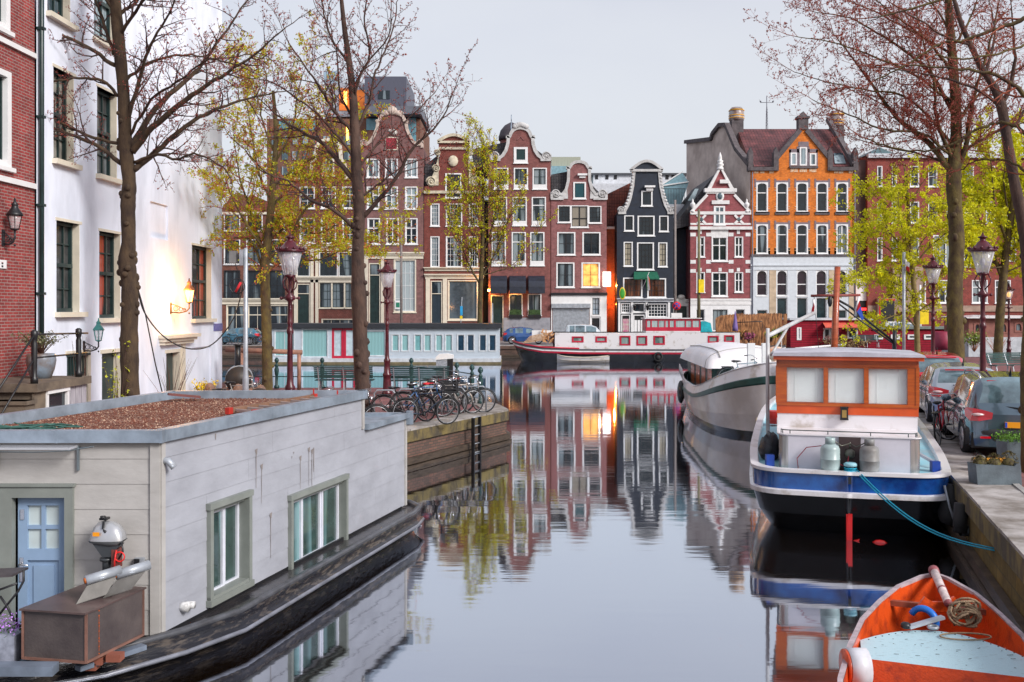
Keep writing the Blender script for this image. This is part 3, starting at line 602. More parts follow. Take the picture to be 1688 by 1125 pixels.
m = MB(); m.box(.28, -.14, -.7, .34, .14, .7); m.box(-.45, -.14, .68, .34, .14, .73); m.box(-.45, -.14, -.73, .34, .14, -.68); m.box(0, .1, .2, .05, .8, .25); m.box(0, .1, -.25, .05, .8, -.2); m.build('frame', WHITE, s_)
plight('passage_sign_fill', (.85, 1.7, -.6), 240, (1, .30, .04), .07, s_); plight('passage_sign_fill', (-.75, -.2, 0), 14, (1, .6, .25), .12, s_)  # added lights: orange ones glow on the passage wall, a faint one by the sign
plight('passage_sign_fill', (1.0, 1.7, -2.4), 240, (1, .25, .03), .07, s_)
# set back house behind the passage
h = House('tiled_house', 'low brick house with a steep red tiled roof set back beside the black gable', 976, 1046, 374, bk('passage_brick', (.42, .10, .04)), Y=99.3, depth=10)
h.finish()
m = MB(); zr = h.Z(297)-0; m.prism([(h.X(976), h.Z(332)), (h.X(1042), h.Z(300)), (h.X(1046), h.Z(374)), (h.X(976), h.Z(378))], .3, 9); m.build('roof', RTILE, h.t)
MB().box(h.X(1000), -.15, h.Z(378), h.X(1018), .2, h.Z(374)).build('gutter', WHITE, h.t)
# ---- h6 : black house
h = House('black_house', 'black tarred canal house with a narrow white trimmed bell gable and green awning', 1017, 1110, 353, B6)
for r in ((1029, 355.5, 1045, 381), (1086.5, 356, 1102, 382)): h.win(r, sm=BLACK, cols=2, rows=3, fw=.11, gl=GL)
h.win((1051, 356, 1079, 389), sm=BLACK, cols=4, rows=4, fw=.13, gl=GLD)
for r in ((1028, 399, 1043, 439), (1085, 400, 1100, 440)): h.win(r, sm=BLACK, cols=2, rows=4, fw=.11, gl=glass('cream_curtain', light=(.45, .40, .30), p=.7))
h.win((1050, 400, 1078, 445), sm=BLACK, cols=4, rows=4, fw=.13, gl=GLD)
h.win((1027, 458, 1059, 491), sm=BLACK, cols=5, rows=3, fw=.13, gl=glass('warm_room', dark=(.06, .02, .01), light=(.35, .12, .05), p=.3)); h.win((1067, 459, 1098, 491), sm=BLACK, cols=5, rows=3, fw=.13, gl=glass('warm_room', p=.3))
for r, c, q in (((1024, 500, 1039, 516), 4, 3), ((1044, 500, 1063, 515), 1, 1), ((1068, 501, 1100, 523), 6, 4)): h.win(r, fm=WHITE, sm=WHITE, cols=c, rows=q, fw=.06, gl=GLD)
h.door((1024, 519, 1039, 556), BLACK, fm=WHITE); h.door((1044, 519, 1063, 556), BLACK, fm=WHITE); h.win((1068, 526, 1100, 545), fm=WHITE, cols=1, rows=1, fw=.06, gl=GL)
half = [(46, 353), (46, 345), (41, 345), (37, 349), (31.5, 338), (27.5, 325), (24, 308), (22.3, 292), (21.3, 283), (26, 282), (26, 279), (20, 273), (12, 267.5), (0, 265)]
ol = bell(h, 1066, half, 0, 0); h.finish(ol, 290, TILE)
m = MB(); lo = [(h.X(a), h.Z(b)) for a, b in ol]
for L_ in (lo[2:10], lo[-10:-2]): strip(m, L_, .26, -.1, .37)
for k in range(13):     # crimped edge of the trim
    for sx in (-1, 1):
        t = k/12; d = 21.8+(37-21.8)*(t**1.9); y = 283+(347-283)*t; m.ball((h.X(1066+sx*(d+.8)), 0, h.Z(y)), .17, 6, 4)
for sx in (-1, 1): scroll(m, h.X(1066+sx*42), h.Z(347), .36, sgn=sx); PB(m, h, *( (1019, 350, 1032, 353.5) if sx < 0 else (1100, 350, 1112, 353.5)), -.15)
PB(m, h, 1039.5, 279.5, 1092.5, 283.5, -.2); strip(m, [(h.X(1066-27+54*i/12), h.Z(280-15*sin(pi*i/12))) for i in range(13)], .26, -.2, .37)
m.build('gable_coping', TRIM, h.t)
h.pwin((1057, 315, 1075.5, 340), gl=GLD, sm=BLACK, cols=1, rows=1, fw=.13)
m = MB(); PB(m, h, 1062, 307, 1079, 310, -.5); PB(m, h, 1065, 310, 1076, 315, -.3); m.build('hoist_beam', WHITE, h.t)
cornice(h, 1018, 1110, 492, 498, M('grey_white', (.55, .58, .62), .5))
for x in (1019, 1040, 1064, 1101): band(h, x, x+3.5, 499, 557, WHITE, 'pilaster', -.09, .03)
m = MB()
for p in range(3): m.box(h.X(1046+5*p), -.02, h.Z(547), h.X(1050+5*p), .02, h.Z(528))
m.split('window_poster', [WHITE], h.t)
m = MB(); m.box(h.X(1026.5), .0, h.Z(548), h.X(1036.5), .05, h.Z(526)); m.split('window_poster', [M('poster_pink', (.5, .08, .25), .5, c2=(.5, .5, .4), scale=3)], h.t)
a = thing('awning', 'short green canvas awning on the black house', 'awning', (PX(1043, 97), 97, PZ(461, 97)))
w_ = 42*97/F; m = MB(); m.loft([[(.12, 0, .75), (w_-.12, 0, .75)], [(0, -.9, .12), (w_, -.9, .12)], [(0, -.92, -.02), (w_, -.92, -.02)]], smooth=False); m.poly([(.12, 0, .75), (0, -.9, .12), (.05, 0, .1)]); m.poly([(w_-.12, 0, .75), (w_, -.9, .12), (w_-.05, 0, .1)]); m.build('canvas', GREENP, a)
def flag(name, label, base, top, pts, mts, cat='flag'):
    f = thing(name, label, cat, base); b = Vector(base); MB().cyl((0, 0, 0), Vector(top)-b, .03, 6).build('flagpole', WHITE, f)
    for k, (poly, mt) in enumerate(zip(pts, mts)):
        m = MB(); P = [Vector(p)-b for p in poly]; m.poly(P); m.poly([p+Vector((.0, .03, 0)) for p in P][::-1]); m.build('cloth', mt, f)
    return f
OR_ = M('flag_orange', (.75, .12, .02), .8); WH_ = M('flag_white', (.75, .75, .75), .8); RD_ = M('flag_red', (.6, .02, .03), .8); BL_ = M('flag_blue', (.02, .07, .4), .8); GR_ = M('flag_green', (.02, .25, .06), .8)
def q4(px, py, Y): return (PX(px, Y), Y, PZ(py, Y))
flag('flag', 'limp white and orange flag hanging over the windows of the black house', q4(1059, 476, 96.9), q4(1070, 449, 95.6),
     [[q4(1067, 456, 95.8), q4(1069, 456, 95.7), q4(1071.5, 478, 95.5), q4(1067.5, 480, 95.7)], [q4(1065, 460, 95.9), q4(1067, 456, 95.8), q4(1067.5, 480, 95.7), q4(1066, 476, 95.9)], [q4(1069, 456, 95.6), q4(1070.5, 460, 95.6), q4(1072.5, 474, 95.4), q4(1071.5, 478, 95.5)]], [WH_, GR_, OR_])
def roundsign(label, px, py, Y, r, c1, c2, oval=1, out=.6):
    t = thing('hanging_sign', label, 'sign', q4(px, py, Y)); m = MB(); m.ball((0, 0, 0), (r, .05, r*oval), 18, 10); m.build('rim', c1, t); m = MB(); m.ball((0, -.03, 0), (r*.8, .05, r*oval*.8), 18, 10); m.build('face', c2, t)
    MB().beam((0, .02, r*oval), (.1, .02, r*oval+2.0), .04, .04).build('bracket', BLACK, t); return t
roundsign('green oval sign on a slanting rod at the left corner of the black house', 1026, 484, 95.8, .3, M('sign_yellow', (.7, .5, .02), .5), M('sign_green', (.04, .3, .03), .5), 2.0)
for x in (1046, 1067.5):
    t = thing('wall_lantern', 'black lantern left of the black house middle door' if x < 1050 else 'black lantern right of the black house middle door', 'lantern', q4(x, 507, 96.6)); m = MB(); m.lathe((0, 0, 0), [(.05, -.3), (.1, -.28), (.17, .1), (.2, .12), (.05, .3), (.01, .4)], 6); m.beam((0, 0, .3), (0, .4, .35), .03, .03); m.build('lantern', BLACK, t)
# ---- passage between black house and pink house, with a baroque gate
h = House('tarred_side_house', 'dark tarred side building with a tiled roof behind the ornate gate', 1106, 1142, 378, B6, Y=99.5, depth=14); h.finish()
g = thing('gate', 'ornate stone gate with scrolls beside the no stopping sign', 'gate', q4(1107, 557, 98))
def gx(p): return (p-1107)*98/F
def gz(p): return (557-p)*98/F
m = MB(); m.box(gx(1107), 0, 0, gx(1113), .4, gz(500)); m.box(gx(1132), 0, 0, gx(1138), .4, gz(500)); m.box(gx(1106), -.1, gz(505), gx(1139), .4, gz(501))
m.prism([(gx(1111), gz(501)), (gx(1134), gz(501)), (gx(1132), gz(494)), (gx(1126), gz(490)), (gx(1120), gz(490)), (gx(1114), gz(494))], 0, .3)
scroll(m, gx(1112), gz(498), .25); scroll(m, gx(1134), gz(498), .25, sgn=-1); m.ball((gx(1123), 0, gz(490)), (.4, .2, .25), 8, 5)
m.ball((gx(1110), .1, gz(497)), .2, 8, 5); m.ball((gx(1136), .1, gz(497)), .2, 8, 5); m.build('stone_frame', ORN, g)
MB().box(gx(1113), .1, 0, gx(1132), .15, gz(506)).build('door', DKWOOD, g)
# ---- h7 : crimson brick with white bands
h = House('banded_house', 'crimson brick house with white stone bands, step gable and tall white finial', 1138, 1237.5, 350, B7, depth=13)
for y0, y1 in ((390.5, 424), (449, 482)):
    for x0, x1 in ((1148, 1162), (1211, 1225)): h.win((x0, y0, x1, y1), cols=2, rows=1, mid=.6, split=(.5,), fw=.09, gl=GLD)
for y1, z1 in ((390.5, 431), (449, 489)): h.win((1173, y1, 1199.5, z1), cols=1, rows=1, mid=.66, split=(.5,), fw=.12, gl=GLD)
for x0, x1 in ((1147, 1162), (1212, 1228)): h.win((x0, 510, x1, 530), fm=WHITE, cols=1, rows=1, gl=GLD, fw=.05)
h.win((1174, 510, 1200, 545), sm=BLACK, cols=3, rows=1, gl=GLC, fw=.06)
ol = [(1138, 350), (1143, 345), (1164, 323), (1166.5, 323), (1166.5, 316), (1187.5, 276), (1209, 316), (1210, 316), (1210, 323), (1212, 323), (1233, 345), (1237.5, 350)]
h.finish(ol, None)
m = MB(); rp = [(h.X(1106), h.Z(378)), (h.X(1181), h.Z(286)), (h.X(1238), h.Z(352))]; m.prism(rp, .8, 13); m.build('roof', TILE, h.t)
m = MB(); m.m = 1; m.box(h.X(1140), .35, h.Z(322), h.X(1140)+.1, .45, h.Z(300)); m.m = 0
m = MB(); a_, b_ = h.X(1143), h.Z(324)
sk = [Vector((h.X(1136), .72, h.Z(329.5))), Vector((h.X(1146), .72, h.Z(329.5))), Vector((h.X(1154), .72, h.Z(310))), Vector((h.X(1148), .72, h.Z(310)))]
m.poly(sk); m.build('skylight', GLB, h.t)
m = MB()
PB(m, h, 1137, 374, 1239, 379, -.25); PB(m, h, 1138, 368, 1238, 371, -.04); PB(m, h, 1138, 349, 1238, 354, -.1); PB(m, h, 1161, 311, 1214, 317, -.2); PB(m, h, 1164, 317, 1211, 319.5, -.12)
for x0, x1 in ((1138, 1147), (1164, 1172), (1201, 1209), (1229, 1237.5)):
    for y in (384, 429, 444): PB(m, h, x0, y, x1, y+6, -.03)
for x in (1154, 1187, 1217): PB(m, h, x-2.5, 378, x+2.5, 386, -.05); PB(m, h, x-2.5, 442, x+2.5, 448, -.05)
PB(m, h, 1138, 492.5, 1238, 496, -.12); PB(m, h, 1172, 377, 1200.5, 390.5, -.03)
strip(m, [(h.X(1166.5), h.Z(314)), (h.X(1187.5), h.Z(275)), (h.X(1209), h.Z(314))], .34, -.14, .37)
strip(m, [(h.X(1139), h.Z(349)), (h.X(1165), h.Z(321))], .26, -.1, .37); strip(m, [(h.X(1211), h.Z(321)), (h.X(1237), h.Z(349))], .26, -.1, .37)
m.lathe((h.X(1187.5), .1, h.Z(280)), [(.36, 0), (.32, .2), (.22, .25), (.34, .45), (.36, .55), (.2, .62), (.3, .8), (.3, .88), (.15, .95), (.2, 1.1), (.16, 1.3), (.06, 1.6), (.02, 1.7)], 10)
for x in (1142, 1231): m.lathe((h.X(x), -.0, h.Z(350)), [(.2, 0), (.2, .12), (.07, .2), (.1, .35), (.27, .7), (.24, .85), (.1, .95), (.08, 1.15), (.02, 1.3)], 10)
PB(m, h, 1173, 331, 1202, 337, -.16); m.ball((h.X(1186.5), -.05, h.Z(324)), (.42, .1, .5), 12, 8)
for x in (1156, 1218):
    for sx, sz in ((1, 1), (-1, 1), (1, -1), (-1, -1)): m.beam((h.X(x), -.04, h.Z(362)), (h.X(x)+sx*.42, -.04, h.Z(362)+sz*.42), .22, .08, (0, 1, 0))
PB(m, h, 1186, 297, 1201, 303, -.3)
PB(m, h, 1138, 498, 1238, 503, -.1)
m.split('stone_band', M('band_white', (.72, .71, .70), .6, .12, 2), h.t)
m = MB(); m.ball((h.X(1186.5), -.12, h.Z(324)), (.26, .08, .34), 10, 6)
for x in (1156, 1218): m.ball((h.X(x), -.08, h.Z(362)), (.2, .05, .2), 8, 6)
m.split('round_window', GLB, h.t)
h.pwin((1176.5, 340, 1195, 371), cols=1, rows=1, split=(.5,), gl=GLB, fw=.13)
m = MB(); m.wall(0, 0, h.W, h.Z(496), [h.R4((1147, 510, 1162, 530)), h.R4((1174, 510, 1200, 545)), h.R4((1212, 510, 1228, 530))], y=-.05, rec=.05); m.build('plaster_base', WHITE, h.t)
# ---- h8 : big orange house
h = House('orange_house', 'broad orange brick house with a maroon tiled roof and two wrapped chimneys', 1237.5, 1409.5, 279.5, B8, depth=8)
cols5 = (1246.5, 1279.5, 1312.5, 1345.5, 1378.5)
for x in cols5: h.win((x, 301, x+19.5, 350), cols=1, rows=1, mid=.66, fw=.12, arch=.25, gl=GLD)
for i, x in enumerate(cols5): h.win((x, 370, x+19.5, 419), cols=1, rows=1, mid=.66, fw=.12, arch=.25, gl=GL, split=(.5,) if i == 4 else None)
for x in (1247, 1280, 1313, 1345, 1378): h.win((x, 446, x+18, 488), cols=1, rows=1, mid=.45, fw=.06, arch=True, gl=M('dark_maroon_glass', (.022, .012, .02), .08, .4))
for i, x in enumerate((1280, 1313, 1345)): h.win((x, 491, x+18, 548), cols=1, rows=1, mid=None, fw=.05, gl=M('dark_teal_glass', (.012, .03, .035), .08, .4))
for x in (1247, 1378): h.win((x, 511, x+18, 548), cols=1, rows=1, fw=.05, gl=M('dark_teal_glass', (.012, .03, .035), .08, .4))
ol = [(1237.5, 279.5), (1279.5, 279.5), (1279.5, 262), (1284, 258), (1318, 217), (1320, 208), (1328, 208), (1330, 217), (1364, 258), (1368, 262), (1368, 279.5), (1409.5, 279.5)]
h.finish([(1279.5, 279.5), (1279.5, 262), (1284, 258), (1318, 217), (1320, 210), (1328, 210), (1330, 217), (1364, 258), (1368, 262), (1368, 279.5)], None)
DST = M('dark_sandstone', (.10, .085, .09), .85, .3, 3, bump=.3); MST = M('mauve_stone', (.20, .16, .18), .85, .2, 3)
yr = 6.7; zr = PZ(213, 97+yr)-FZ; z0 = h.Z(274)
m = MB(); m.poly([(.2, .3, z0), (h.W-.2, .3, z0), (h.W-.2, yr, zr), (.2, yr, zr)]); m.poly([(.2, yr, zr), (h.W-.2, yr, zr), (h.W-.2, yr+6, z0), (.2, yr+6, z0)])
m.poly([(.2, .3, z0), (.2, yr, zr), (.2, yr+6, z0)]); m.poly([(h.W-.2, .3, z0), (h.W-.2, yr+6, z0), (h.W-.2, yr, zr)])
gx0, gx1, gc = h.X(1283), h.X(1365), h.X(1324); gz0, gz1 = h.Z(262), h.Z(212)
m.poly([(gx0, .3, gz0), (gc, .3, gz1), (gc, 6.9, gz1), (gx0, 4, gz0)]); m.poly([(gc, .3, gz1), (gx1, .3, gz0), (gx1, 4, gz0), (gc, 6.9, gz1)])
ro = m.build('roof', MTILE, h.t)
m = MB(); a_ = Vector((h.X(1376), 0, 0)); 
def onroof(px, py):    # point on the front slope under a pixel
    for i in range(400):
        y = .3+6.4*i/400; z = z0+(zr-z0)*(y-.3)/(yr-.3)
        if PZ(py, 97+y)-FZ <= z: return Vector((PX(px, 97+y)-h.t.location.x, y-.06, z+.06))
    return Vector((0, 0, 0))
m.poly([onroof(1376, 271), onroof(1394, 271), onroof(1389, 254), onroof(1374, 254)]); m.build('skylight', GLB, ro)
m = MB(); PB(m, h, 1236, 276, 1281, 282, -.25); PB(m, h, 1366, 276, 1411, 282, -.25)
strip(m, [(h.X(1279.5), h.Z(260)), (h.X(1318), h.Z(214))], .42, -.15, .42); strip(m, [(h.X(1330), h.Z(214)), (h.X(1368), h.Z(260))], .42, -.15, .42)
for x in (1237, 1279, 1368, 1410):
    PB(m, h, x-4, 252, x+4, 282, -.2, .6); m.prism([(h.X(x-4), h.Z(252)), (h.X(x+4), h.Z(252)), (h.X(x), h.Z(243))], -.15, .5)
PB(m, h, 1316, 194, 1332, 214, -.15, .7); PB(m, h, 1314, 192, 1334, 196, -.25, .8); m.prism([(h.X(1317), h.Z(192)), (h.X(1331), h.Z(192)), (h.X(1324), h.Z(184))], -.1, .6)
PB(m, h, 1237.5, 419.5, 1409.5, 423, -.16); PB(m, h, 1301, 274.5, 1348, 278, -.16)
for x in cols5: PB(m, h, x-2, 349.5, x+22, 354.5, -.1)
m.split('dark_stone_trim', DST, h.t)
m = MB()
for y in (301, 370):
    for x in cols5:
        for a, b in ((x-3, x), (x+19.5, x+23)): PB(m, h, a, y-6, b, y+8, -.03)
        PB(m, h, x-1, y-3.2, x+20.5, y+.2, -.02)
        for a, b in ((x-3, x), (x+19.5, x+23)): PB(m, h, a, 409, b, 419.4, -.03)
PB(m, h, 1301, 247, 1304, 275, -.03); PB(m, h, 1345, 247, 1348, 275, -.03); PB(m, h, 1301, 246, 1317, 252, -.03); PB(m, h, 1332, 246, 1348, 252, -.03); PB(m, h, 1316, 234, 1333, 242.5, -.03); PB(m, h, 1313.5, 242, 1318, 275, -.03); PB(m, h, 1330, 242, 1334.5, 275, -.03)
m.split('mauve_surrounds', MST, h.t)
m = MB()
for y in (310, 314, 341, 345, 379, 383, 409, 413):
    for x in cols5:
        for a, b in ((x-2.8, x-.1), (x+19.6, x+22.8)): PB(m, h, a, y-.55, b, y+.55, -.04)
for a in (1303, 1318, 1334): PB(m, h, a, 278.5, a+12, 284, -.03)
for a in (1243, 1253, 1268, 1375, 1383, 1399): PB(m, h, a, 278.5+3.6, a+7, 286, -.03)
m.build('white_brick_courses', M('glazed_cream', (.7, .6, .45), .4, c2=(.6, .25, .08), scale=7), h.t)
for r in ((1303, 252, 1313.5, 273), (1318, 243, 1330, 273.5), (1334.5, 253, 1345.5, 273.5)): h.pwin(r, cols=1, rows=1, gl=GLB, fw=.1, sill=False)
m = MB(); hl = [h.R4((x, 446, x+18, 488)) for x in (1247, 1280, 1313, 1345, 1378)]+[h.R4((x, 491, x+18, 548)) for x in (1280, 1313, 1345)]+[h.R4((x, 511, x+18, 548)) for x in (1247, 1378)]
m.wall(-.02, 0, h.W+.02, h.Z(423), hl, y=-.06, rec=.06); m.build('pale_base', M('pale_blue_plaster', (.60, .64, .68), .6, .06), h.t)
band(h, 1237, 1410, 436.5, 438.5, M('pale_blue_plaster', (0, 0, 0)), 'string_course', -.15, 0); band(h, 1237, 1410, 444, 445.5, M('pale_blue_plaster', (0, 0, 0)), 'string_course', -.1, 0)
m = MB()
for a, b in ((1268, 1279), (1366, 1376), (1399, 1408)): PB(m, h, a, 446, b, 556, -.1, -.05)
m.split('sandstone_pier', M('sandstone', (.52, .40, .28), .8, .2, 1.5), h.t)
for x in (1240, 1408.5):
    m = MB(); m.cyl((h.X(x), -.12, 0), (h.X(x), -.12, h.Z(284)), .06, 6); m.build('downpipe', M('pipe_grey', (.16, .17, .22), .5), h.t)
# party walls with chimneys
def chimney(px, Yc, ytop, ybot, mt, label=None):
    c = MB(); x = PX(px, Yc)-h.t.location.x; y = Yc-97; zt = PZ(ytop, Yc)-FZ; zb = PZ(ybot, Yc)-FZ
    c.box(x-.6, y-.6, zb-2, x+.6, y+.6, zb+.3); o = c.build('chimney', DST, h.t)
    c = MB(); c.lathe((x, y, zb+.3), [(.78, 0), (.82, .3), (.8, .9), (.7, 1.2), (.74, zt-zb-.5), (.6, zt-zb-.3)], 7); c.m = 1
    for q in (.15, .35, .75): c.lathe((x, y, zb+.3+(zt-zb-.3)*q), [(.84, 0), (.84, .08)], 7)
    c.build('tarpaulin', [M('wrap_plastic', (.45, .45, .46), .35, c2=(.22, .12, .09), scale=2.2), M('yellow_strap', (.8, .4, .02), .5)], o)
chimney(1214, 103.7, 178, 204, DST); chimney(1379, 103.7, 184, 214, DST)
m = MB(); P0 = [(0, PZ(272, 97)-FZ), (3.2, PZ(245, 100)-FZ), (5.9, PZ(206, 103)-FZ), (7.6, PZ(206, 104.5)-FZ), (9.6, PZ(222, 107)-FZ), (10, PZ(232, 108)-FZ), (18, PZ(232, 114)-FZ)]
ca = [Vector((-.03-.17*y, y, 0)) for y, z in P0]; cb = [Vector((-.03-.17*y, y, z)) for y, z in P0]; th = Vector((.35, 0, 0))
for i in range(len(P0)-1): m.poly([ca[i+1], ca[i], cb[i], cb[i+1]]); m.m = 1; m.poly([cb[i], cb[i]+th, cb[i+1]+th, cb[i+1]]); m.m = 0; m.poly([ca[i]+th, ca[i+1]+th, cb[i+1]+th, cb[i]+th])
m.m = 1
for i in range(len(P0)-1): m.beam(cb[i]+Vector((-.03, 0, .0)), cb[i+1]+Vector((-.03, 0, .0)), .55, .4)
m.build('side_wall', [PLAS, DST], h.t)
m = MB(); W = h.W; m.poly([(W-.1, 0, h.Z(285)), (W-.1, 6.7, zr+.6), (W-.1, 13, h.Z(285))]); m.m = 1; m.beam((W-.1, -.1, h.Z(272)), (W-.7, 6, zr+.9), .5, .4); m.m = 0
m.prism([(W-.9, h.Z(285)), (W, h.Z(285)), (W-.1, h.Z(285)+.1)], 0, .1); m.build('gable_end', [B8, DST], h.t)
b = House('back_building', 'grey rendered rear block rising behind the orange house', 1225, 1400, 262, PLAS, Y=108, depth=6); b.finish()
m = MB(); yb = 104
m.cyl((0, 0, 0), (0, 0, 3.4), .045, 5); m.cyl((-.65, 0, 2.75), (.65, 0, 2.75), .03, 5)
for z in (.3, .6, .9, 1.2, 1.5, 1.8): m.beam((-.1, 0, z), (.1, 0, z+.25), .03, .03)
for sx in (-.12, .12): m.beam((sx, 0, 0), (sx*.3, 0, 2.3), .03, .03)
for sx in (-.65, .65): m.ball((sx, 0, 2.85), .1, 6, 4); m.beam((sx, 0, 2.75), (sx*1.15, 0, 3.05), .03, .03)
m.build('weather_mast', M('mast_grey', (.12, .12, .15), .5), None, 'thin lattice weather mast with spinning cups on the orange house roof', 'antenna', loc=q4(1264, 213, 104))
# ---- h9 : dark gap, its shade put into the wall colour, and red brick school-like building to the right
h = House('side_house', 'narrow house in the gap right of the orange house, shade put in its colour', 1409, 1431, 264, M('gap_brown', (.09, .055, .05), .9, .4, .5), Y=98.5, depth=10)
h.finish(); band(h, 1410, 1431, 458, 496, WHITE, 'fascia', -.2, 0); band(h, 1410, 1431, 496, 556, BLACK, 'shopfront', -.1, 0)
MB().box(h.X(1412), -.16, h.Z(512), h.X(1429), -.11, h.Z(508)).build('neon_strip', glow('red_neon', (1, .03, .03), 2.5), h.t)
h = House('brick_block', 'long scarlet brick building with a curved corner and a sandstone base at right', 1430, 1840, 258, B10, Y=98, depth=16)
for x in (1446, 1470, 1500, 1530, 1560, 1590, 1625, 1660, 1700, 1740, 1780):
    w_ = 8.5 if x < 1480 else 15
    h.win((x, 274, x+w_, 308), cols=1, rows=2, fw=.08, gl=GL); h.win((x, 333, x+w_, 368), cols=1, rows=2, fw=.08, gl=GL); 
    if not 1580 < x < 1630 and not 1525 < x < 1580: h.win((x, 392, x+w_, 430), cols=1, rows=2, fw=.08, gl=GLC)
for r in ((1578, 388, 1612, 440), (1538, 388, 1572, 440)): h.win(r, cols=3, rows=1, mid=.75, split=(.33, .66), fw=.12, gl=GLC)
for x in (1500, 1546, 1602, 1640, 1700): h.win((x, 462, x+26, 500), cols=1, rows=1, mid=.7, split=(.5,), fw=.1, gl=GLC)
for x in (1560, 1630, 1700, 1480): h.door((x, 520, x+14, 557), DKGREY, fm=STONE)
h.finish()
SS = M('brown_sandstone', (.32, .22, .17), .85, .3, 1.2)
band(h, 1430, 1840, 504, 514, SS, 'string_course', -.12, 0); band(h, 1430, 1840, 254, 261, M('grey_white', (0, 0, 0)), 'cornice', -.3, .3)
m = MB(); m.prism([(h.X(1432), h.Z(254)), (h.X(1450), h.Z(243)), (h.X(1475), h.Z(254))], 0, 8); m.build('roof', M('slate_blue', (.08, .15, .17), .5), h.t)
band(h, 1470, 1520, 440, 514, SS, 'porch', -.3, -.01); 
m = MB(); m.box(h.X(1444), -.5, 0, h.X(1474), .0, h.Z(492)); m.m = 1; m.box(h.X(1446), -.55, h.Z(496), h.X(1472), -.5, h.Z(493)); m.box(h.X(1446), -.55, 0, h.X(1448), -.5, h.Z(496)); m.build('porch', [SS, M('flag_red', (0, 0, 0))], h.t)
m = MB(); m.m = 0; m.box(h.X(1449), -.53, 0, h.X(1471), -.5, h.Z(497)); m.build('door', BLACK, h.t)
# ---- far background blocks
def block(name, label, p0, p1, y0, y1, Y, mt, depth=10):
    t = thing(name, label, 'building', (PX(p0, Y), Y, FZ)); m = MB(); m.box(0, 0, 0 if y1 is None else PZ(y1, Y)-FZ, (p1-p0)*Y/F, depth, PZ(y0, Y)-FZ); m.build('wall', mt, t); return t
SLATE = M('slate_cladding', (.085, .09, .125), .5, .15, 8, stretch=(6, 6, .2))
t = thing('hotel', 'dark modern hotel tower with a boxy cantilevered top floor and glowing orange strips', 'building', (PX(440, 125), 125, FZ))
def hx(p): return (p-440)*125/F
def hz(p): return PZ(p, 125)-FZ
m = MB(); m.box(hx(440), 0, 0, hx(693), 14, hz(196)); m.build('wall', bk('hotel_brick', (.22, .09, .05)), t)
m = MB(); m.box(hx(533), 1, hz(190), hx(606), 13, hz(134)); m.build('stair_tower', M('tower_grey', (.35, .37, .42), .6), t)
m = MB(); m.box(hx(604), -1.5, hz(180), hx(672), 9, hz(131)); m.build('top_floor', SLATE, t)
m = MB(); m.box(hx(606), -2.2, hz(194), hx(697), 10, hz(181)); m.build('roof_slab', M('slab_grey', (.13, .14, .17), .6), t)
m = MB(); m.box(hx(672), -.1, hz(245), hx(686), 0, hz(195)); m.box(hx(460), -.1, hz(215), hx(520), 0, hz(200)); m.box(hx(604), -.1, hz(215), hx(645), 0, hz(196)); m.split('window', M('teal_glass', (.12, .28, .34), .15), t)
for a, b, c, d in ((609, 153, 618, 167), (626, 154, 645, 168)):
    MB().box(hx(a), -1.56, hz(d), hx(b if 0 else c), -1.5, hz(b)).build('window', GLD, t)
m = MB(); m.box(hx(557), .9, hz(180), hx(576), 1.0, hz(143)); m.box(hx(582), .9, hz(178), hx(600), 1, hz(146)); m.split('lit_panel', glow('dim_amber', (1, .26, .04), .28, .6), t)
m = MB(); m.box(hx(565), .75, hz(172), hx(570), .9, hz(149)); m.box(hx(571), -.15, hz(232), hx(574.5), 0, hz(205)); m.split('light_strip', glow('amber_strip', (1, .5, .08), 4), t)
for a, b in ((529, 551), (573, 583), (597, 603)): MB().box(hx(a), 2, hz(134), hx(b), 6, hz(111 if a < 560 else 118)).build('roof_plant', M('roof_plant', (.30, .42, .52), .4), t)
m = MB()
for k in range(9):
    for r_ in (225, 250, 275): m.box(hx(448+k*17), -.1, hz(r_+14), hx(458+k*17), 0, hz(r_))
m.split('window_row', GLB, t)
t = block('long_white_building', 'long low white rooftop building behind the gables left of the black house', 978, 1135, 287, 305, 125, M('dull_white', (.62, .64, .68), .6)); 
MB().box(-.5, -.3, PZ(289, 125)-FZ, 13, 8, PZ(286, 125)-FZ).build('roof', DKGREY, t)
m = MB()
for x in (981, 998, 1012, 1097, 1107, 1118): m.box((x-978)*125/F, -.05, PZ(296, 125)-FZ, (x+5-978)*125/F, 0, PZ(289.5, 125)-FZ)
m.split('window_row', BLACK, t)
t = block('stepped_building', 'white building block rising behind the pinkish gable', 975, 1040, 303, None, 118, M('dull_white', (0, 0, 0)))
t = block('rooftop_shed', 'olive corrugated rooftop shed behind the tall bell gable', 909, 957, 259, 275, 120, M('olive_metal', (.36, .38, .30), .5, .2, 9, stretch=(6, 6, .1)))
t = block('glass_roof_building', 'low building with pale blue glass behind the small bell gable', 909, 940, 274, None, 119, M('pale_blue_glass', (.22, .38, .44), .2))
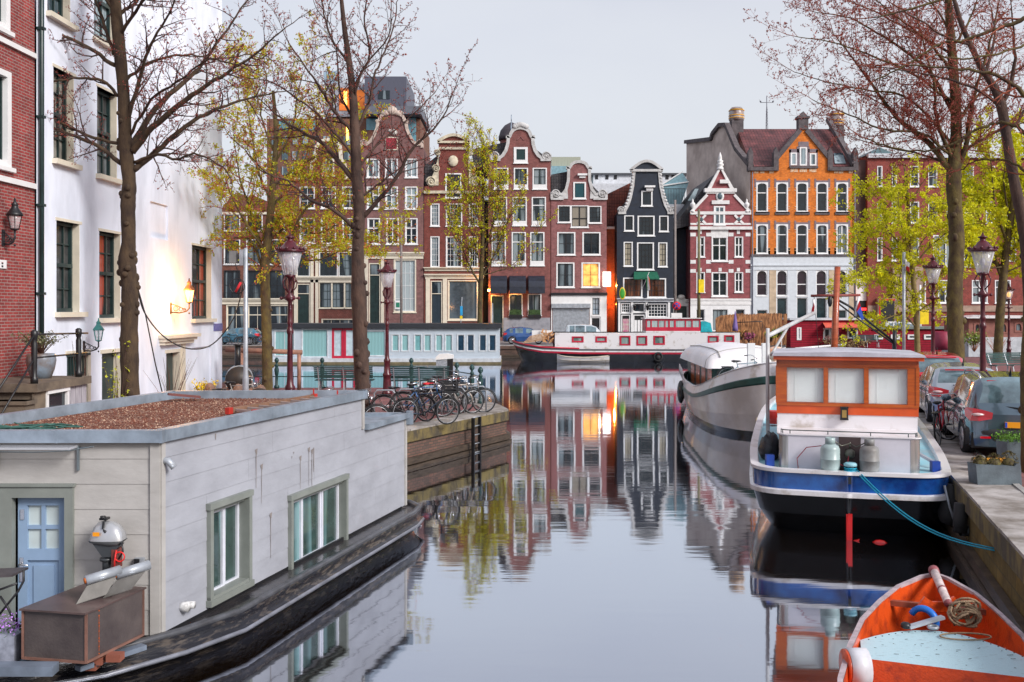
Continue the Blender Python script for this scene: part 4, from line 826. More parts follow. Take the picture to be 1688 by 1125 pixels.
# teal glass roof terrace
t = thing('glass_pavilion', 'pale blue glass roofed pavilion with a railed terrace beside the black house', 'building', (PX(1088, 104), 104, FZ))
def tx(p): return (p-1088)*104/F
def tz(p): return PZ(p, 104)-FZ
m = MB(); m.box(tx(1088), 0, 0, tx(1128), 6, tz(337)); m.build('wall', M('dull_white', (0, 0, 0)), t)
m = MB(); m.prism([(tx(1088), tz(337)), (tx(1124), tz(337)), (tx(1137), tz(300)), (tx(1126), tz(283)), (tx(1088), tz(306))], .6, 6); m.build('glass_roof', M('pale_blue_glass', (.22, .38, .44), .2, .2, 1), t)
m = MB(); m.beam((tx(1088), .5, tz(306)), (tx(1137), .5, tz(299)), .12, .12); m.beam((tx(1090), .5, tz(305)), (tx(1127), .5, tz(282)), .1, .12); m.build('glazing_bar', WHITE, t)
m = MB(); m.box(tx(1088), 0, tz(312), tx(1130), .04, tz(311))
for i in range(16): x = tx(1089+2.6*i); m.box(x, 0, tz(337), x+.035, .04, tz(312))
m.build('railing', BLACK, t)
# ---- dome behind h4 and side ornament
t = thing('domed_turret', 'dark slate dome with a zinc rib and spike behind the tall bell gable', 'building', (PX(843, 101), 101, FZ))
zb = PZ(232, 101)-FZ; m = MB(); m.lathe((0, 0, 0), [(1.15, 0), (1.15, zb)], 16); m.build('wall', B4, t)
m = MB(); m.lathe((0, 0, zb), [(1.3, 0), (1.28, .4), (1.1, 1.0), (.7, 1.5), (.25, 1.75), (.05, 1.85)], 16); m.build('dome', M('slate', (.05, .04, .05), .6), t)
m = MB(); m.tube([(1.31*cos(-1.6)*c, 1.31*sin(-1.6)*c, zb+z) for c, z in ((1, 0), (.98, .4), (.85, 1.0), (.54, 1.5), (.2, 1.76), (.03, 1.9))], .06, 5); m.cyl((0, 0, zb+1.8), (0, 0, zb+2.6), .05, 5); m.build('rib', ZINC, t)
# ---------------------------------------------------------------- left side: white and red house, stoop, quay furniture
RZ_W = math.atan2(1, .034)
def wallY(px): return 11.507/(.034+(844-px)/F)
def wu(px): return (wallY(px)-22.6)*1.0006
def wallP(Y): return -11.507+.034*Y
def wl(Y, out, z): return (wallP(Y)+out, Y, z)      # world point in front of the wall
PLW = M('white_render', (.80, .85, .96), .8, .07, .9, c2=(.56, .60, .69), bump=.25, bscale=9, detail=12, lo=.25, hi=.55, stretch=(1, 1, .35))
BR = brick('near_red_brick', (.36, .055, .05), (.24, .045, .045), (.33, .24, .22), .23, .068, .010, stain=.25, bump=.5, nscale=.9)
DKG = M('near_dark_green', (.015, .035, .035), .35, .3)
t = thing('white_house', 'large white rendered house with dark sash windows behind the big bare tree', 'house', (wallP(22.6), 22.6, GZ), RZ_W)
L_ = wu(366)
def zz(z): return z-GZ
wins = [(88, 122, 7.45, 9.6), (160, 193, 7.4, 9.65), (78, 116, 10.8, 13), (155, 193, 10.88, 13), (93, 131.5, 3.86, 6.02), (163.5, 199, 3.7, 5.95), (316.4, 348.6, 3.62, 6.03)]
niche = [(247.7, 277, 6.03, 7.08), (317, 348, .96, 2.68)]
doors = [(111, 145, .97, 2.82), (168, 200, .97, 2.78), (274, 296, .97, 2.6)]
H_ = [(wu(a), zz(c), wu(b), zz(d)) for a, b, c, d in wins+doors]; Hn = [(wu(a), zz(c), wu(b), zz(d)) for a, b, c, d in niche]
m = MB(); 
# single wall sheet with deep openings, shallow niches
xs = H_+Hn; m.wall(0, 0, L_, 16, xs, rec=.32)
for q in Hn: m.box(q[0]-.01, .06, q[1]-.01, q[2]+.01, .3, q[3]+.01)
m.poly([(L_, 0, 0), (L_, 10, 0), (L_, 10, 16), (L_, 0, 16)]); m.poly([(0, 0, 16), (L_, 0, 16), (L_, 10, 16), (0, 10, 16)]); m.poly([(0, 10, 0), (0, 10, 16), (L_, 10, 16), (L_, 10, 0)])
m.build('wall', PLW, t)
MB().box(.1, .8, 0, L_-.1, .9, 15).build('inner_wall', BLACK, t)
rooms = glass('room_glass', dark=(.05, .05, .05), light=(.34, .37, .38), p=.4, scale=1.6); redroom = glass('red_room_glass', dark=(.035, .03, .03), light=(.5, .10, .06), p=.42, scale=2.2); blinds = glass('blind_glass', dark=(.3, .3, .31), light=(.5, .48, .42), p=.9)
for i, q in enumerate(H_[:7]):
    c = MB(); w_ = .05; c.m = 0
    # cream lining of the reveal, arched head, sill, then the dark double sash
    a, b, lo, hi = q[0], q[2], q[1], q[3]
    c.box(b-.03, .004, lo, b+.10, .3, hi); c.box(a-.05, -.012, hi, b+.10, .3, hi+.07); c.box(a-.08, -.14, lo-.12, b+.16, .05, lo); c.m = 1
    m0, m1 = a+.0, b-.03
    for x in (m0, m1-.07): c.box(x, .17, lo, x+.07, .30, hi)
    mid = lo+(hi-lo)*.52
    for z, h in ((lo, .09), (hi-.08, .08), (mid-.04, .09)): c.box(m0, .165, z, m1, .30, z+h)
    nc = 3
    for k in range(1, nc): x = m0+(m1-m0)*k/nc; c.box(x-.018, .2, lo, x+.018, .27, hi)
    for z0_, z1_ in ((lo, mid), (mid, hi)): z = (z0_+z1_)/2; c.box(m0, .205, z-.015, m1, .265, z+.015)
    o = c.build('window', [CREAM, DKG], t, 'window whose panes glow orange from the lamp beside it' if i == 6 else None)
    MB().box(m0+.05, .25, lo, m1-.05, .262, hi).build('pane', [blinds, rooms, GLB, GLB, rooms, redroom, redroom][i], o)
for i, q in enumerate(H_[7:]):
    c = MB(); a, b, lo, hi = q[0], q[2], q[1], q[3]; c.m = 0; c.box(b-.04, -.02, lo, b+.12, .3, hi+.1); c.box(a-.1, -.02, hi, b-.04, .3, hi+.1); c.m = 1; c.box(a, .2, lo, b-.04, .26, hi)
    if i == 0:
        for k in range(9): x = a+(b-a)*k/8; c.box(x-.02, -.02, lo, x+.01, .01, hi)
        c.box(a-.05, -.05, hi-.04, b+.05, .02, hi+.02)
    o = c.build('door', [CREAM, DKG], t)
c = MB(); a, b = wu(263), wu(312); c.box(a, -.16, zz(2.86), b, .02, zz(2.96)); c.box(a-.05, -.24, zz(2.96), b+.08, .02, zz(3.06)); c.box(a-.1, -.34, zz(3.06), b+.14, .02, zz(3.16)); c.box(wu(298), -.06, 0, wu(303), .02, zz(2.86)); c.build('door_hood', CREAM, t)
c = MB(); c.cyl((.06, -.09, 0), (.06, -.09, 15.5), .055, 10)
for z in range(1, 15, 2): c.box(-.0, -.16, z+.3, .13, 0, z+.36)
c.build('drainpipe', DKG, t)
c = MB(); a, b = wu(352), wu(365.5); c.box(a, -.03, PZ(546, 34.5)-GZ, b, 0, PZ(534, 34.5)-GZ); c.build('street_sign', M('street_sign_blue', (.06, .07, .28), .4, c2=(.2, .2, .45), scale=14), t)
# red brick house
t = thing('red_house', 'near red brick house with white bands at the left edge', 'house', (wallP(10), 10, GZ), RZ_W)
def ru(Y): return (Y-10)*1.0006
m = MB(); hs = [(ru(19.6), zz(6.95), ru(21.5), zz(9.0)), (ru(19.6), zz(9.85), ru(21.45), zz(12)), (ru(15), zz(3.2), ru(16.4), zz(6)), (ru(17), zz(2.55), ru(18.3), zz(5.5))]
m.wall(0, 0, ru(22.52), 16, hs, rec=.2); m.poly([(0, 0, 16), (ru(22.5), 0, 16), (ru(22.5), 9, 16), (0, 9, 16)]); m.poly([(0, 0, 0), (0, 0, 16), (0, 9, 16), (0, 9, 0)]); m.build('wall', BR, t)
for q in hs[:3]: window(t, *q, rec=.18, fw=.16, fm=WHITE, sm=DKG, cols=2, rows=3, gl=GLB, mt=.05)
door(t, *hs[3], .05, DKG, fan=.8)
m = MB(); m.box(0, -.07, zz(6.62), ru(22.5), .02, zz(6.74)); m.box(0, -.07, zz(9.55), ru(22.5), .02, zz(9.66)); m.split('stone_band', WHITE, t)
m = MB(); m.box(ru(20.95), -.03, PZ(443, 21.2)-GZ, ru(21.3), 0, PZ(429, 21.2)-GZ); m.m = 1; 
for i in range(2): m.box(ru(21.1), -.035, PZ(441-i*5, 21.2)-GZ, ru(21.16), -.03, PZ(438-i*5, 21.2)-GZ)
m.build('number_plate', [WHITE, BLACK], t)
# stoop
t = thing('stoop', 'weathered stone stoop with black posts and railings at the left edge', 'stoop', (-10.75, 21.9, GZ))
SD = M('dirty_stone', (.20, .155, .11), .9, .35, 2, bump=.4, c2=(.09, .07, .055)); WB = M('weathered_boards', (.52, .50, .53), .85, .3, 3, stretch=(12, 12, .6), c2=(.22, .2, .24))
m = MB(); hz_ = 1.52; m.box(0, -2.5, hz_-.16, 1.55, 0, hz_); m.box(0, -2.4, .6, 1.42, -.08, hz_-.16); m.build('platform', SD, t)
m = MB()
for k in range(4): m.box(.1, -2.5-.38*(k+1), 0, 1.5, -2.5-.38*k, hz_-.3*(k+1)); m.box(.05, -2.54-.38*(k+1), hz_-.3*(k+1)-.07, 1.55, -2.5-.38*k, hz_-.3*(k+1))
m.build('steps', SD, t)
m = MB()
for k in range(7): m.box(1.42, -.98+.135*k, 0, 1.46+.01*(k % 2), -.86+.135*k, hz_-.16)
m.build('board_panel', WB, t)
m = MB()
m.box(1.42, -1.98, 0, 1.5, -1.9, 1.28); m.box(1.42, -1.06, 0, 1.5, -.98, 1.28); m.box(1.42, -1.98, 1.28, 1.52, -.98, 1.36); m.build('cellar_frame', WHITE, t); MB().box(1.42, -1.9, 0, 1.44, -1.06, 1.28).build('cellar_pane', GLD, t)
m = MB(); m.box(1.42, -2.45, 0, 1.47, -1.98, hz_-.16); m.build('side_stone', SD, t)
def ipost(mb, x, y, z, h=1.05):
    mb.lathe((x, y, z), [(.075, 0), (.075, .1), (.05, .14), (.055, .3), (.062, h*.75), (.045, h*.8), (.06, h*.84), (.07, h*.9), (.07, h*.97), (.03, h)], 8)
for y in (-2.35, -.35): m = MB(); ipost(m, 1.42, y, hz_); m.build('post', BLACK, t)
m = MB(); ipost(m, 1.42, -4.0, .35); m.build('post', BLACK, t)
m = MB(); m.tube([(1.42, .1, hz_+.93), (1.42, -2.35, hz_+.96), (1.42, -4.0, 1.3)], .022, 6); m.tube([(1.42, .05, hz_+.5), (1.42, -2.35, hz_+.5), (1.42, -4.0, .75)], .02, 6); m.build('railing', BLACK, t)
def bush(name, label, loc, h, r, n, leafm, twigm, leaf=.03, cat='plant', spread=1.0, seed=1):
    rn = random.Random(seed); t = thing(name, label, cat, loc); b = MB(); l = MB()
    for i in range(n):
        a = rn.uniform(0, 2*pi); e = rn.uniform(.15, 1)*spread; top = Vector((cos(a)*r*e, sin(a)*r*e, h*rn.uniform(.55, 1))); mid = top*.5+Vector((rn.uniform(-.05, .05), rn.uniform(-.05, .05), h*.08))
        b.tube([(cos(a)*.03, sin(a)*.03, 0), mid, top], [.008, .006, .003], 3)
        for j in range(9):
            p = mid.lerp(top, rn.uniform(0, 1))+Vector((rn.uniform(-1, 1), rn.uniform(-1, 1), rn.uniform(-1, 1)))*leaf*1.3
            l.poly([p+Vector((rn.uniform(-1, 1), rn.uniform(-1, 1), rn.uniform(-1, 1)))*leaf for _ in range(3)])
    b.build('twigs', twigm, t); 
    if leafm: l.build('leaves', leafm, t)
    return t
TW = M('twig_brown', (.11, .055, .04), .8, .3); LVG = M('leaf_sage', (.10, .15, .05), .7, .4, 9, c2=(.2, .16, .1)); LVY = M('leaf_yellow_green', (.42, .44, .02), .7, .3, 9); LVYE = M('blossom_yellow', (.75, .55, .01), .7, .2, 9)
px_, Y_ = 67, 21.0
p = thing('glazed_pot', 'blue grey glazed pot with sage shrub on the stoop', 'pot', (-9.95, 21.15, GZ+hz_))
m = MB(); m.lathe((0, 0, 0), [(.20, 0), (.27, .2), (.30, .38), (.28, .5), (.26, .52)], 20); m.build('pot', M('glaze', (.25, .33, .42), .3, c2=(.16, .10, .06), scale=2.5), p)
bush('shrub', 'sage green shrub growing in the glazed pot', (-9.95, 21.15, GZ+hz_+.5), .5, .62, 60, LVG, TW, .035, seed=3)
bush('rose_stem', 'thin leafless rose stems in front of the barred cellar opening', (-9.5, 22.1, GZ+.3), 2.1, .25, 9, None, TW, seed=5)
bush('climber', 'green climber on bare stems beside the small teal capped lantern', (-9.3, 23.6, GZ), 2.2, .4, 16, LVY, TW, .05, seed=6)
bush('bare_shrub', 'tangled leafless shrub right of the big tree trunk', (-9.3, 27.3, GZ), 1.9, .8, 26, None, TW, seed=8)
bush('yellow_bush', 'low bush with yellow leaves against the white wall', (-9.9, 32.2, GZ), .75, .5, 40, LVYE, TW, .05, seed=9)
bush('flower_patch', 'small plant with red flowers between the brown bollards', (-8.9, 29.5, GZ), .7, .35, 24, M('red_green', (.5, .02, .02), .7, c2=(.06, .14, .02), scale=9), TW, .04, seed=10)
# wall lanterns
def wall_lantern(name, label, Y, z, out, h, capm, litm=None, s=1.0):
    t = thing(name, label, 'lantern', (wallP(Y), Y, z), RZ_W-pi/2+0); m = MB()  # local x points out of the wall
    m.beam((0, 0, -.05*s), (0, 0, .3*s), .05, .1); m.tube([(0, 0, 0), (out*.5, 0, -.02*s), (out*.85, 0, .03*s), (out, 0, .12*s), (out, 0, .28*s)], .022*s, 6); 
    for cx_, cz_, r in ((out*.28, .11*s, .07*s), (out*.55, .09*s, .055*s), (out*.75, .08*s, .04*s)): m.ring((cx_, 0, cz_), r, .010*s, 'y', 14, 5)
    m.tube([(0, 0, .26*s), (out*.35, 0, .2*s), (out*.8, 0, .08*s)], .014*s, 5); m.ball((out, 0, -.03*s), .03*s, 6, 4); m.build('bracket', M('lantern_iron', (.02, .02, .025), .4) if not litm else M('rusty_iron', (.10, .045, .02), .6), t)
    zb = .3*s; m = MB(); m.lathe((out, 0, zb), [(.03*s, -.03*s), (.09*s, 0), (.09*s, .02*s)], 6); m.lathe((out, 0, zb+h*.62), [(.17*s, -.02), (.17*s, .01*s), (.13*s, .06*s), (.07*s, .15*s), (.06*s, .2*s), (.075*s, .22*s), (.03*s, .27*s), (.012*s, .36*s)], 12)
    for k in range(6): a = k*pi/3; m.beam((out+.09*s*cos(a), .09*s*sin(a), zb), (out+.155*s*cos(a), .155*s*sin(a), zb+h*.62), .012, .012)
    m.build('cap', capm, t)
    m = MB(); m.lathe((out, 0, zb+.02*s), [(.082*s, 0), (.15*s, h*.6)], 6); m.build('glass', litm or clearglass('lantern_glass'), t); return t, out, zb
FROST = glow('lamp_glass_lit', (1, .50, .12), 4.5)
t, o_, zb = wall_lantern('wall_lantern', 'lit copper wall lantern glowing orange on a scrolled bracket on the white wall', 30.67, PZ(515, 30.67), .58, .62, M('copper_cap', (.35, .11, .03), .45, c2=(.15, .05, .02)), FROST, 1.0)
plight('lantern_light', (wallP(30.67)+.50, 30.35, PZ(515, 30.67)+.55), 85, (1, .50, .13), .12)
plight('lantern_light', (wallP(30.67)+.62, 31.0, PZ(515, 30.67)+.55), 30, (1, .42, .10), .1)
wall_lantern('wall_lantern', 'small lantern with a teal cap on the white wall beside the climber', 24.9, PZ(578, 24.9), .38, .45, M('verdigris', (.06, .28, .27), .5), None, .8)
wall_lantern('wall_lantern', 'black wall lantern on the near red brick house', 21.2, PZ(402, 21.2), .26, .5, BLACK, None, 1.0)
# ---------------------------------------------------------------- street lamps
def street_lamp(label, loc, s=1.0, lit=False):
    t = thing('street_lamp', label, 'street lamp', loc)
    m = MB(); m.lathe((0, 0, 0), [(.19, 0), (.19, .06), (.16, .1), (.15, .2), (.135, .5), (.13, .62), (.16, .66), (.16, .7), (.115, .76), (.10, 1.1), (.12, 1.15), (.12, 1.2), (.085, 1.26), (.07, 1.4), (.06, 2.4), (.08, 2.44), (.08, 2.5), (.055, 2.54), (.055, 2.62), (.075, 2.65), (.055, 2.7), (.05, 3.15), (.12, 3.2), (.12, 3.27), (.05, 3.34), (.04, 3.5), (.05, 3.68), (.13, 3.72), (.13, 3.76), (.03, 3.78)], 14)
    m.build('post', LAMPRED, t)
    m = MB(); m.cyl((-.2, 0, 3.23), (.2, 0, 3.23), .025, 6); m.ball((.2, 0, 3.23), .04, 6, 4); m.ball((-.2, 0, 3.23), .04, 6, 4)
    for k in range(4):
        a = k*pi/2+pi/4; m.tube([(.05*cos(a), .05*sin(a), 3.36), (.16*cos(a), .16*sin(a), 3.48), (.19*cos(a), .19*sin(a), 3.6), (.12*cos(a), .12*sin(a), 3.74)], .016, 5)
    m.build('bracket', LAMPRED, t)
    m = MB(); m.lathe((0, 0, 0), [(.135, 3.76), (.27, 4.28)], 16); m.build('glass', clearglass('lamp_glass', (.75, .75, .85), .42) if not lit else FROST, t)
    m = MB(); m.cyl((0, 0, 3.76), (0, 0, 4.0), .02, 6); m.ball((0, 0, 4.02), (.06, .06, .1), 8, 6)
    for k in range(6): a = k*pi/3; m.beam((.135*cos(a), .135*sin(a), 3.76), (.27*cos(a), .27*sin(a), 4.28), .014, .014)
    m.build('burner', M('lamp_inner', (.5, .5, .5), .4), t)
    m = MB(); m.lathe((0, 0, 0), [(.27, 4.27), (.33, 4.29), (.33, 4.33), (.24, 4.37), (.16, 4.44), (.12, 4.5), (.10, 4.52), (.07, 4.54), (.07, 4.6), (.11, 4.61), (.11, 4.63), (.04, 4.66), (.015, 4.74)], 16)
    for k in range(12): a = k*pi/6; m.ball((.32*cos(a), .32*sin(a), 4.36), .04, 6, 4)
    m.build('crown', LAMPRED, t); t.scale = (s, s, s); return t
L1 = street_lamp('maroon street lamp in front of the leafy tree, left of the tall thin tree', (PX(478, 22.9), 22.9, GZ))
def copylamp(label, px, Y, z, s=1.0):
    c = copy_tree(L1); c.location = (PX(px, Y), Y, z); c['label'] = label; c['group'] = 'maroon street lamps'; c.scale = (s, s, s); return c
L1['group'] = 'maroon street lamps'
copylamp('maroon street lamp standing between the two green benches by the bicycles', 638, 35.3, GZ)
copylamp('maroon street lamp rising behind the grey car, nearest on the right quay', 1620, 24.25, RZ, 1.0)
copylamp('maroon street lamp beside the young yellow tree beyond the red car', 1538, 36, RZ, 1.02)
t = street_lamp('maroon street lamp with a faint orange light, rightmost beyond the cars', (PX(1663, 57), 57, RZ), .93, lit=False)
m = MB(); m.ball((0, 0, 4.03), (.11, .11, .17), 8, 6); m.build('flame', glow('faint_amber', (1, .5, .12), 1.5), t)
# ---------------------------------------------------------------- quay furniture on the left
GP = M('bollard_green', (.012, .05, .05), .4, .2)
qpts = [(PX(456, 37.8), 37.8, 'green railing post with ball top beside the big maroon lamp'), (PX(531, 37.8), 37.8, 'green railing post seen over the left bench'), (PX(605, 37.8), 37.8, 'green railing post right of the tree trunk'), (PX(678, 37.6), 37.6, 'green railing post behind the right bench'), (PX(753, 34.4), 34.4, 'green railing post behind the handlebars of the pale bicycles'), (PX(778, 33), 33, 'green railing post, second from the quay corner'), (PX(792, 31.6), 31.6, 'green railing post nearest the quay corner')]
for k, (x, y, lb) in enumerate(qpts):
    if k == 0:
        b0 = thing('railing_post', lb, 'post', (x, y, GZ), group='green railing posts'); m = MB(); m.lathe((0, 0, 0), [(.10, 0), (.10, .1), (.06, .14), (.06, .5), (.075, .55), (.09, .72), (.05, .84), (.075, .88), (.05, .92), (.03, .95), (.085, 1.03), (.085, 1.09), (.03, 1.17)], 10); m.build('post', GP, b0)
    else: c = copy_tree(b0); c.location = (x, y, GZ); c['label'] = lb
m = MB(); 
for z in (.45, .85): m.tube([(x, y, GZ+z) for x, y, _ in [(-13, 37.8, '')]+qpts], .02, 5)
m.build('railing_bars', GP, None, 'two thin green rails strung along the back edge of the quay', 'railing')
def bench(label, loc, rz):
    t = thing('bench', label, 'bench', loc, rz, 'green slatted benches'); sl = M('bench_slats', (.02, .07, .07), .5, .3)
    m = MB()
    for k in range(5): m.box(-1.05, -.02+.085*k, .44-.004*k, 1.05, .05+.085*k, .47-.004*k)
    m.build('seat', sl, t); m = MB()
    for k in range(6): m.box(-1.05, .42+.03*k, .52+.07*k, 1.05, .445+.03*k, .575+.07*k)
    m.box(-1.08, .58, .94, 1.08, .66, .97); m.build('backrest', sl, t)
    for x in (-.9, 0, .9): m = MB(); m.beam((x, 0, 0), (x, .1, .44), .04, .05); m.beam((x, .4, 0), (x, .38, .44), .04, .05); m.beam((x, .0, .42), (x, .42, .42), .04, .04); m.beam((x, .4, .44), (x, .62, .95), .04, .05); m.build('leg', GREYM, t)
    return t
bench('green slatted bench under the tree, left of the second maroon lamp', (PX(570, 36.3), 36.3, GZ), pi)
bench('green slatted bench behind the parked bicycles', (PX(693, 36.0), 36.0, GZ), pi)
bench('green slatted bench on the right quay seen above the grey car roof', (PX(1672, 44), 44, RZ), .3).location.z = RZ
t = thing('ticket_machine', 'grey metal box with a white curved lid above the bicycles', 'box', (PX(733, 36.5), 36.5, GZ))
m = MB(); m.box(-.3, -.15, .1, .1, .2, 1.15); m.build('cabinet', M('perforated_grey', (.3, .32, .36), .5, .3, 30), t); m = MB(); m.box(.1, -.15, 0, .3, .2, 1.2); m.build('side', BLACK, t); m = MB(); m.prism([(-.32, 1.15), (.32, 1.2), (.32, 1.33), (.1, 1.38), (-.2, 1.36), (-.32, 1.25)], -.18, .22); m.build('lid', WHITE, t)
for k, (px, lb) in enumerate(((346, 'round topped brown bollard nearest the white wall'), (393, 'round topped brown bollard left of the grey pole'), (430, 'round topped brown bollard right of the grey pole'))):
    if k == 0: b1 = thing('bollard', lb, 'bollard', (PX(px, 31), 31, GZ), group='brown stone bollards'); m = MB(); m.lathe((0, 0, 0), [(.17, 0), (.17, .42), (.19, .44), (.18, .5), (.13, .62), (.07, .69), (.01, .71)], 14); m.build('body', M('brown_granite', (.20, .12, .09), .8, .3, 8, bump=.3), b1)
    else: c = copy_tree(b1); c.location = (PX(px, 31-k*.4), 31-k*.4, GZ); c['label'] = lb
    
t = thing('smoker_oven', 'round black and silver barrel oven on a brick coloured plinth', 'oven', (PX(394, 34), 34, GZ))
m = MB(); m.cyl((-.05, .6, .62), (.2, -.35, .62), .46, 20); m.build('drum', GREYM, t); m = MB(); m.cyl((.2, -.36, .62), (.205, -.38, .62), .45, 20); m.build('drum_door', M('sooty_steel', (.03, .025, .022), .5), t)
m = MB(); m.box(-.55, -.35, 0, .75, .6, .3); m.build('plinth', M('terracotta', (.32, .17, .11), .8), t); m = MB(); m.cyl((0, .2, 1), (0, .2, 1.75), .1, 10); m.cyl((0, .2, 1.75), (0, .2, 1.8), .16, 10); m.build('chimney', BLACK, t)
for ch in kids(t): ch.location.x = -.1
t = thing('log_frame', 'frame of round brown logs on three legs beside the barrel oven', 'frame', (PX(395, 36.5), 36.5, GZ)); LOG = M('log_brown', (.33, .17, .12), .7, .3, 3)
def lx(p): return (p-395)*36.5/F
m = MB(); m.cyl((lx(372), 0, 1.52), (lx(498), 0, 1.42), .09, 10); m.build('crossbar', LOG, t)
for p in (398, 493): m = MB(); m.cyl((lx(p), 0, 0), (lx(p), 0, 1.4), .07, 8); m.build('leg', LOG, t)
t = thing('camera_pole', 'tall grey metal pole with a camera box and hanging cables at its top', 'pole', (PX(405, 27), 27, GZ))
def cz(py): return PZ(py, 27)-GZ
m = MB(); m.lathe((0, 0, 0), [(.085, 0), (.085, 1.1), (.065, 1.3), (.06, cz(411)), (.02, cz(409))], 12); m.build('pole', GREYM, t)
m = MB(); m.box(-.15, -.1, cz(438), -.05, .1, cz(412)); m.build('junction_box', GREYM, t)
m = MB(); m.box(-.42, -.1, cz(434), -.25, .15, cz(414)); m.box(-.25, 0, cz(424), -.14, .05, cz(420)); m.build('speaker', M('horn_grey', (.2, .2, .2), .6), t)
m = MB(); m.tube([(-.3, 0, cz(432)), (-.2, -.1, cz(445)), (-.1, -.08, cz(465)), (-.12, -.1, cz(480))], .012, 4); m.ring((-.2, -.1, cz(472)), .2, .012, 'y', 20, 4); m.build('cable_loop', BLACK, t)
m = MB(); m.cyl((-.24, -.12, cz(482)), (-.1, -.12, cz(466)), .035, 8); m.build('red_plug', M('flag_red', (0, 0, 0)), t)
m = MB(); P_ = [Vector(q4(226, 472, 24.2)), Vector(q4(238, 515, 25)), Vector(q4(270, 555, 26)), Vector(q4(310, 575, 26.5)), Vector(q4(350, 568, 27)), Vector(q4(385, 525, 27)), Vector(q4(401, 470, 27))]
m.tube(sm(P_, 6), .018, 5); m.build('sagging_cable', BLACK, None, 'black cable sagging from the big tree trunk to the grey pole', 'cable')
m = MB(); m.tube([q4(226, 472, 24.1), q4(240, 520, 24.2), q4(256, 600, 24.3), q4(268, 650, 24.4)], .016, 5); m.build('hanging_cable', BLACK, None, 'black cable hanging straight down from the big tree trunk', 'cable')
# ---------------------------------------------------------------- bicycles
def bicycle(label, loc, rz, col, acc=None, lean=.06, crate=False, steer=.3, guard=False, seatc=None, group='bicycles'):
    t = thing('bicycle', label, 'bicycle', loc, rz, group); t.rotation_euler = (lean, 0, rz)
    r = .35; wb = 1.1; acc = acc or BLACK
    def wheel(x, st=0):
        T = Matrix.Translation((x, 0, r)) @ Matrix.Rotation(st, 4, 'Z') @ Matrix.Translation((0, 0, 0))
        m = MB(); m.T = T; m.ring((0, 0, 0), r-.015, .019, 'y', 28, 6); o = m.build('wheel', RUBBER, t)
        m = MB(); m.T = T; m.ring((0, 0, 0), r-.042, .011, 'y', 28, 5); m.cyl((0, -.04, 0), (0, .04, 0), .025, 8)
        for k in range(14): a = 2*pi*k/14; m.tube([(0, .02*(-1)**k, 0), ((r-.04)*cos(a), 0, (r-.04)*sin(a))], .0022, 3, cap=False)
        m.build('rim', M('dull_rim', (.30, .30, .31), .35, .2, metal=.6), o)
        m = MB(); m.T = T; m.ring((0, 0, 0), r+.02, .014, 'y', 18, 5, .1 if x == 0 else -.2, pi+(.4 if x == 0 else -.3)); m.build('mudguard', acc, o)
    wheel(0); wheel(wb, steer)
    bb = (.48, 0, .28); st = (.32, 0, .80); hd = (.92, 0, .88); hd2 = (.95, 0, .68)
    m = MB(); 
    for a, b, q in ((bb, st, .017), (bb, hd2, .018), (st, (.92, 0, .84) if not guard else (.62, 0, .52), .016), (hd, hd2, .02), ((0, .05, r), bb, .011), ((0, -.05, r), bb, .011), ((0, .05, r), (.34, 0, .72), .010), ((0, -.05, r), (.34, 0, .72), .010), (st, (.29, 0, .88), .014)): m.tube([a, b], q, 6)
    c_, s_ = cos(steer), sin(steer)
    for q in (-.05, .05): m.tube([(.97, q, .66), (wb-.03, q, .5), (wb, q, r)], .012, 5)
    m.build('frame', col, t)
    m = MB(); m.tube([hd, (.9, 0, 1.02)], .014, 6); m.tube([(.72, -.29, 1.02), (.86, -.27, 1.04), (.93, -.15, 1.03), (.9, 0, 1.02), (.93, .15, 1.03), (.86, .27, 1.04), (.72, .29, 1.02)], .012, 6); m.build('handlebar', CHROME, t)
    for q in (-.285, .285): m = MB(); m.cyl((.76, q, 1.025), (.66, q*1.02, 1.01), .018, 6); m.build('grip', BLACK, t)
    m = MB(); m.prism([(.14, .9), (.18, .93), (.40, .92), (.46, .9), (.30, .87), (.18, .86)], -.03, .03); m.ball((.21, 0, .9), (.1, .1, .035), 10, 5); m.build('saddle', seatc or BLACK, t)
    m = MB(); m.box(-.2, -.07, .70, .2, .07, .715); m.tube([(-.18, .06, .7), (0, .06, .35)], .007, 4); m.tube([(-.18, -.06, .7), (0, -.06, .35)], .007, 4); m.build('rack', BLACK, t)
    m = MB(); m.cyl((.48, -.05, .28), (.48, .05, .28), .05, 8); m.ring((.48, -.04, .28), .09, .008, 'y', 14, 4); m.beam((.48, -.06, .28), (.56, -.06, .14), .02, .015); m.beam((.48, .06, .28), (.40, .06, .42), .02, .015); m.box(.52, -.17, .12, .60, -.06, .15); m.box(.36, .06, .41, .44, .17, .44); m.prism([(-.04, .36), (.44, .38), (.50, .33), (.46, .2), (.40, .2), (-.03, .3)], -.055, -.045) if guard else None; m.build('crank', BLACK, t)
    m = MB(); m.ball((.98, 0, .86), .045, 8, 5); m.build('headlight', CHROME, t)
    if crate:
        c = MB(); 
        for k in range(4): z = .86+k*.075; 
        x0, x1, y0, y1, z0, z1 = .95, 1.33, -.22, .22, .84, 1.12
        c.box(x0, y0, z0, x1, y1, z0+.015)
        for k in range(4):
            z = z0+.015+k*.073; hh = .04
            c.box(x0, y0, z, x1, y0+.012, z+hh); c.box(x0, y1-.012, z, x1, y1, z+hh); c.box(x0, y0, z, x0+.012, y1, z+hh); c.box(x1-.012, y0, z, x1, y1, z+hh)
        for x in (x0, x1-.03):
            for y in (y0-.003, y1-.027): c.box(x-.002, y, z0, x+.032, y+.03, z1)
        c.build('crate', BLACK, t)
    return t
def mc(n, c): return M(n, c, .3, .1, metal=.2)
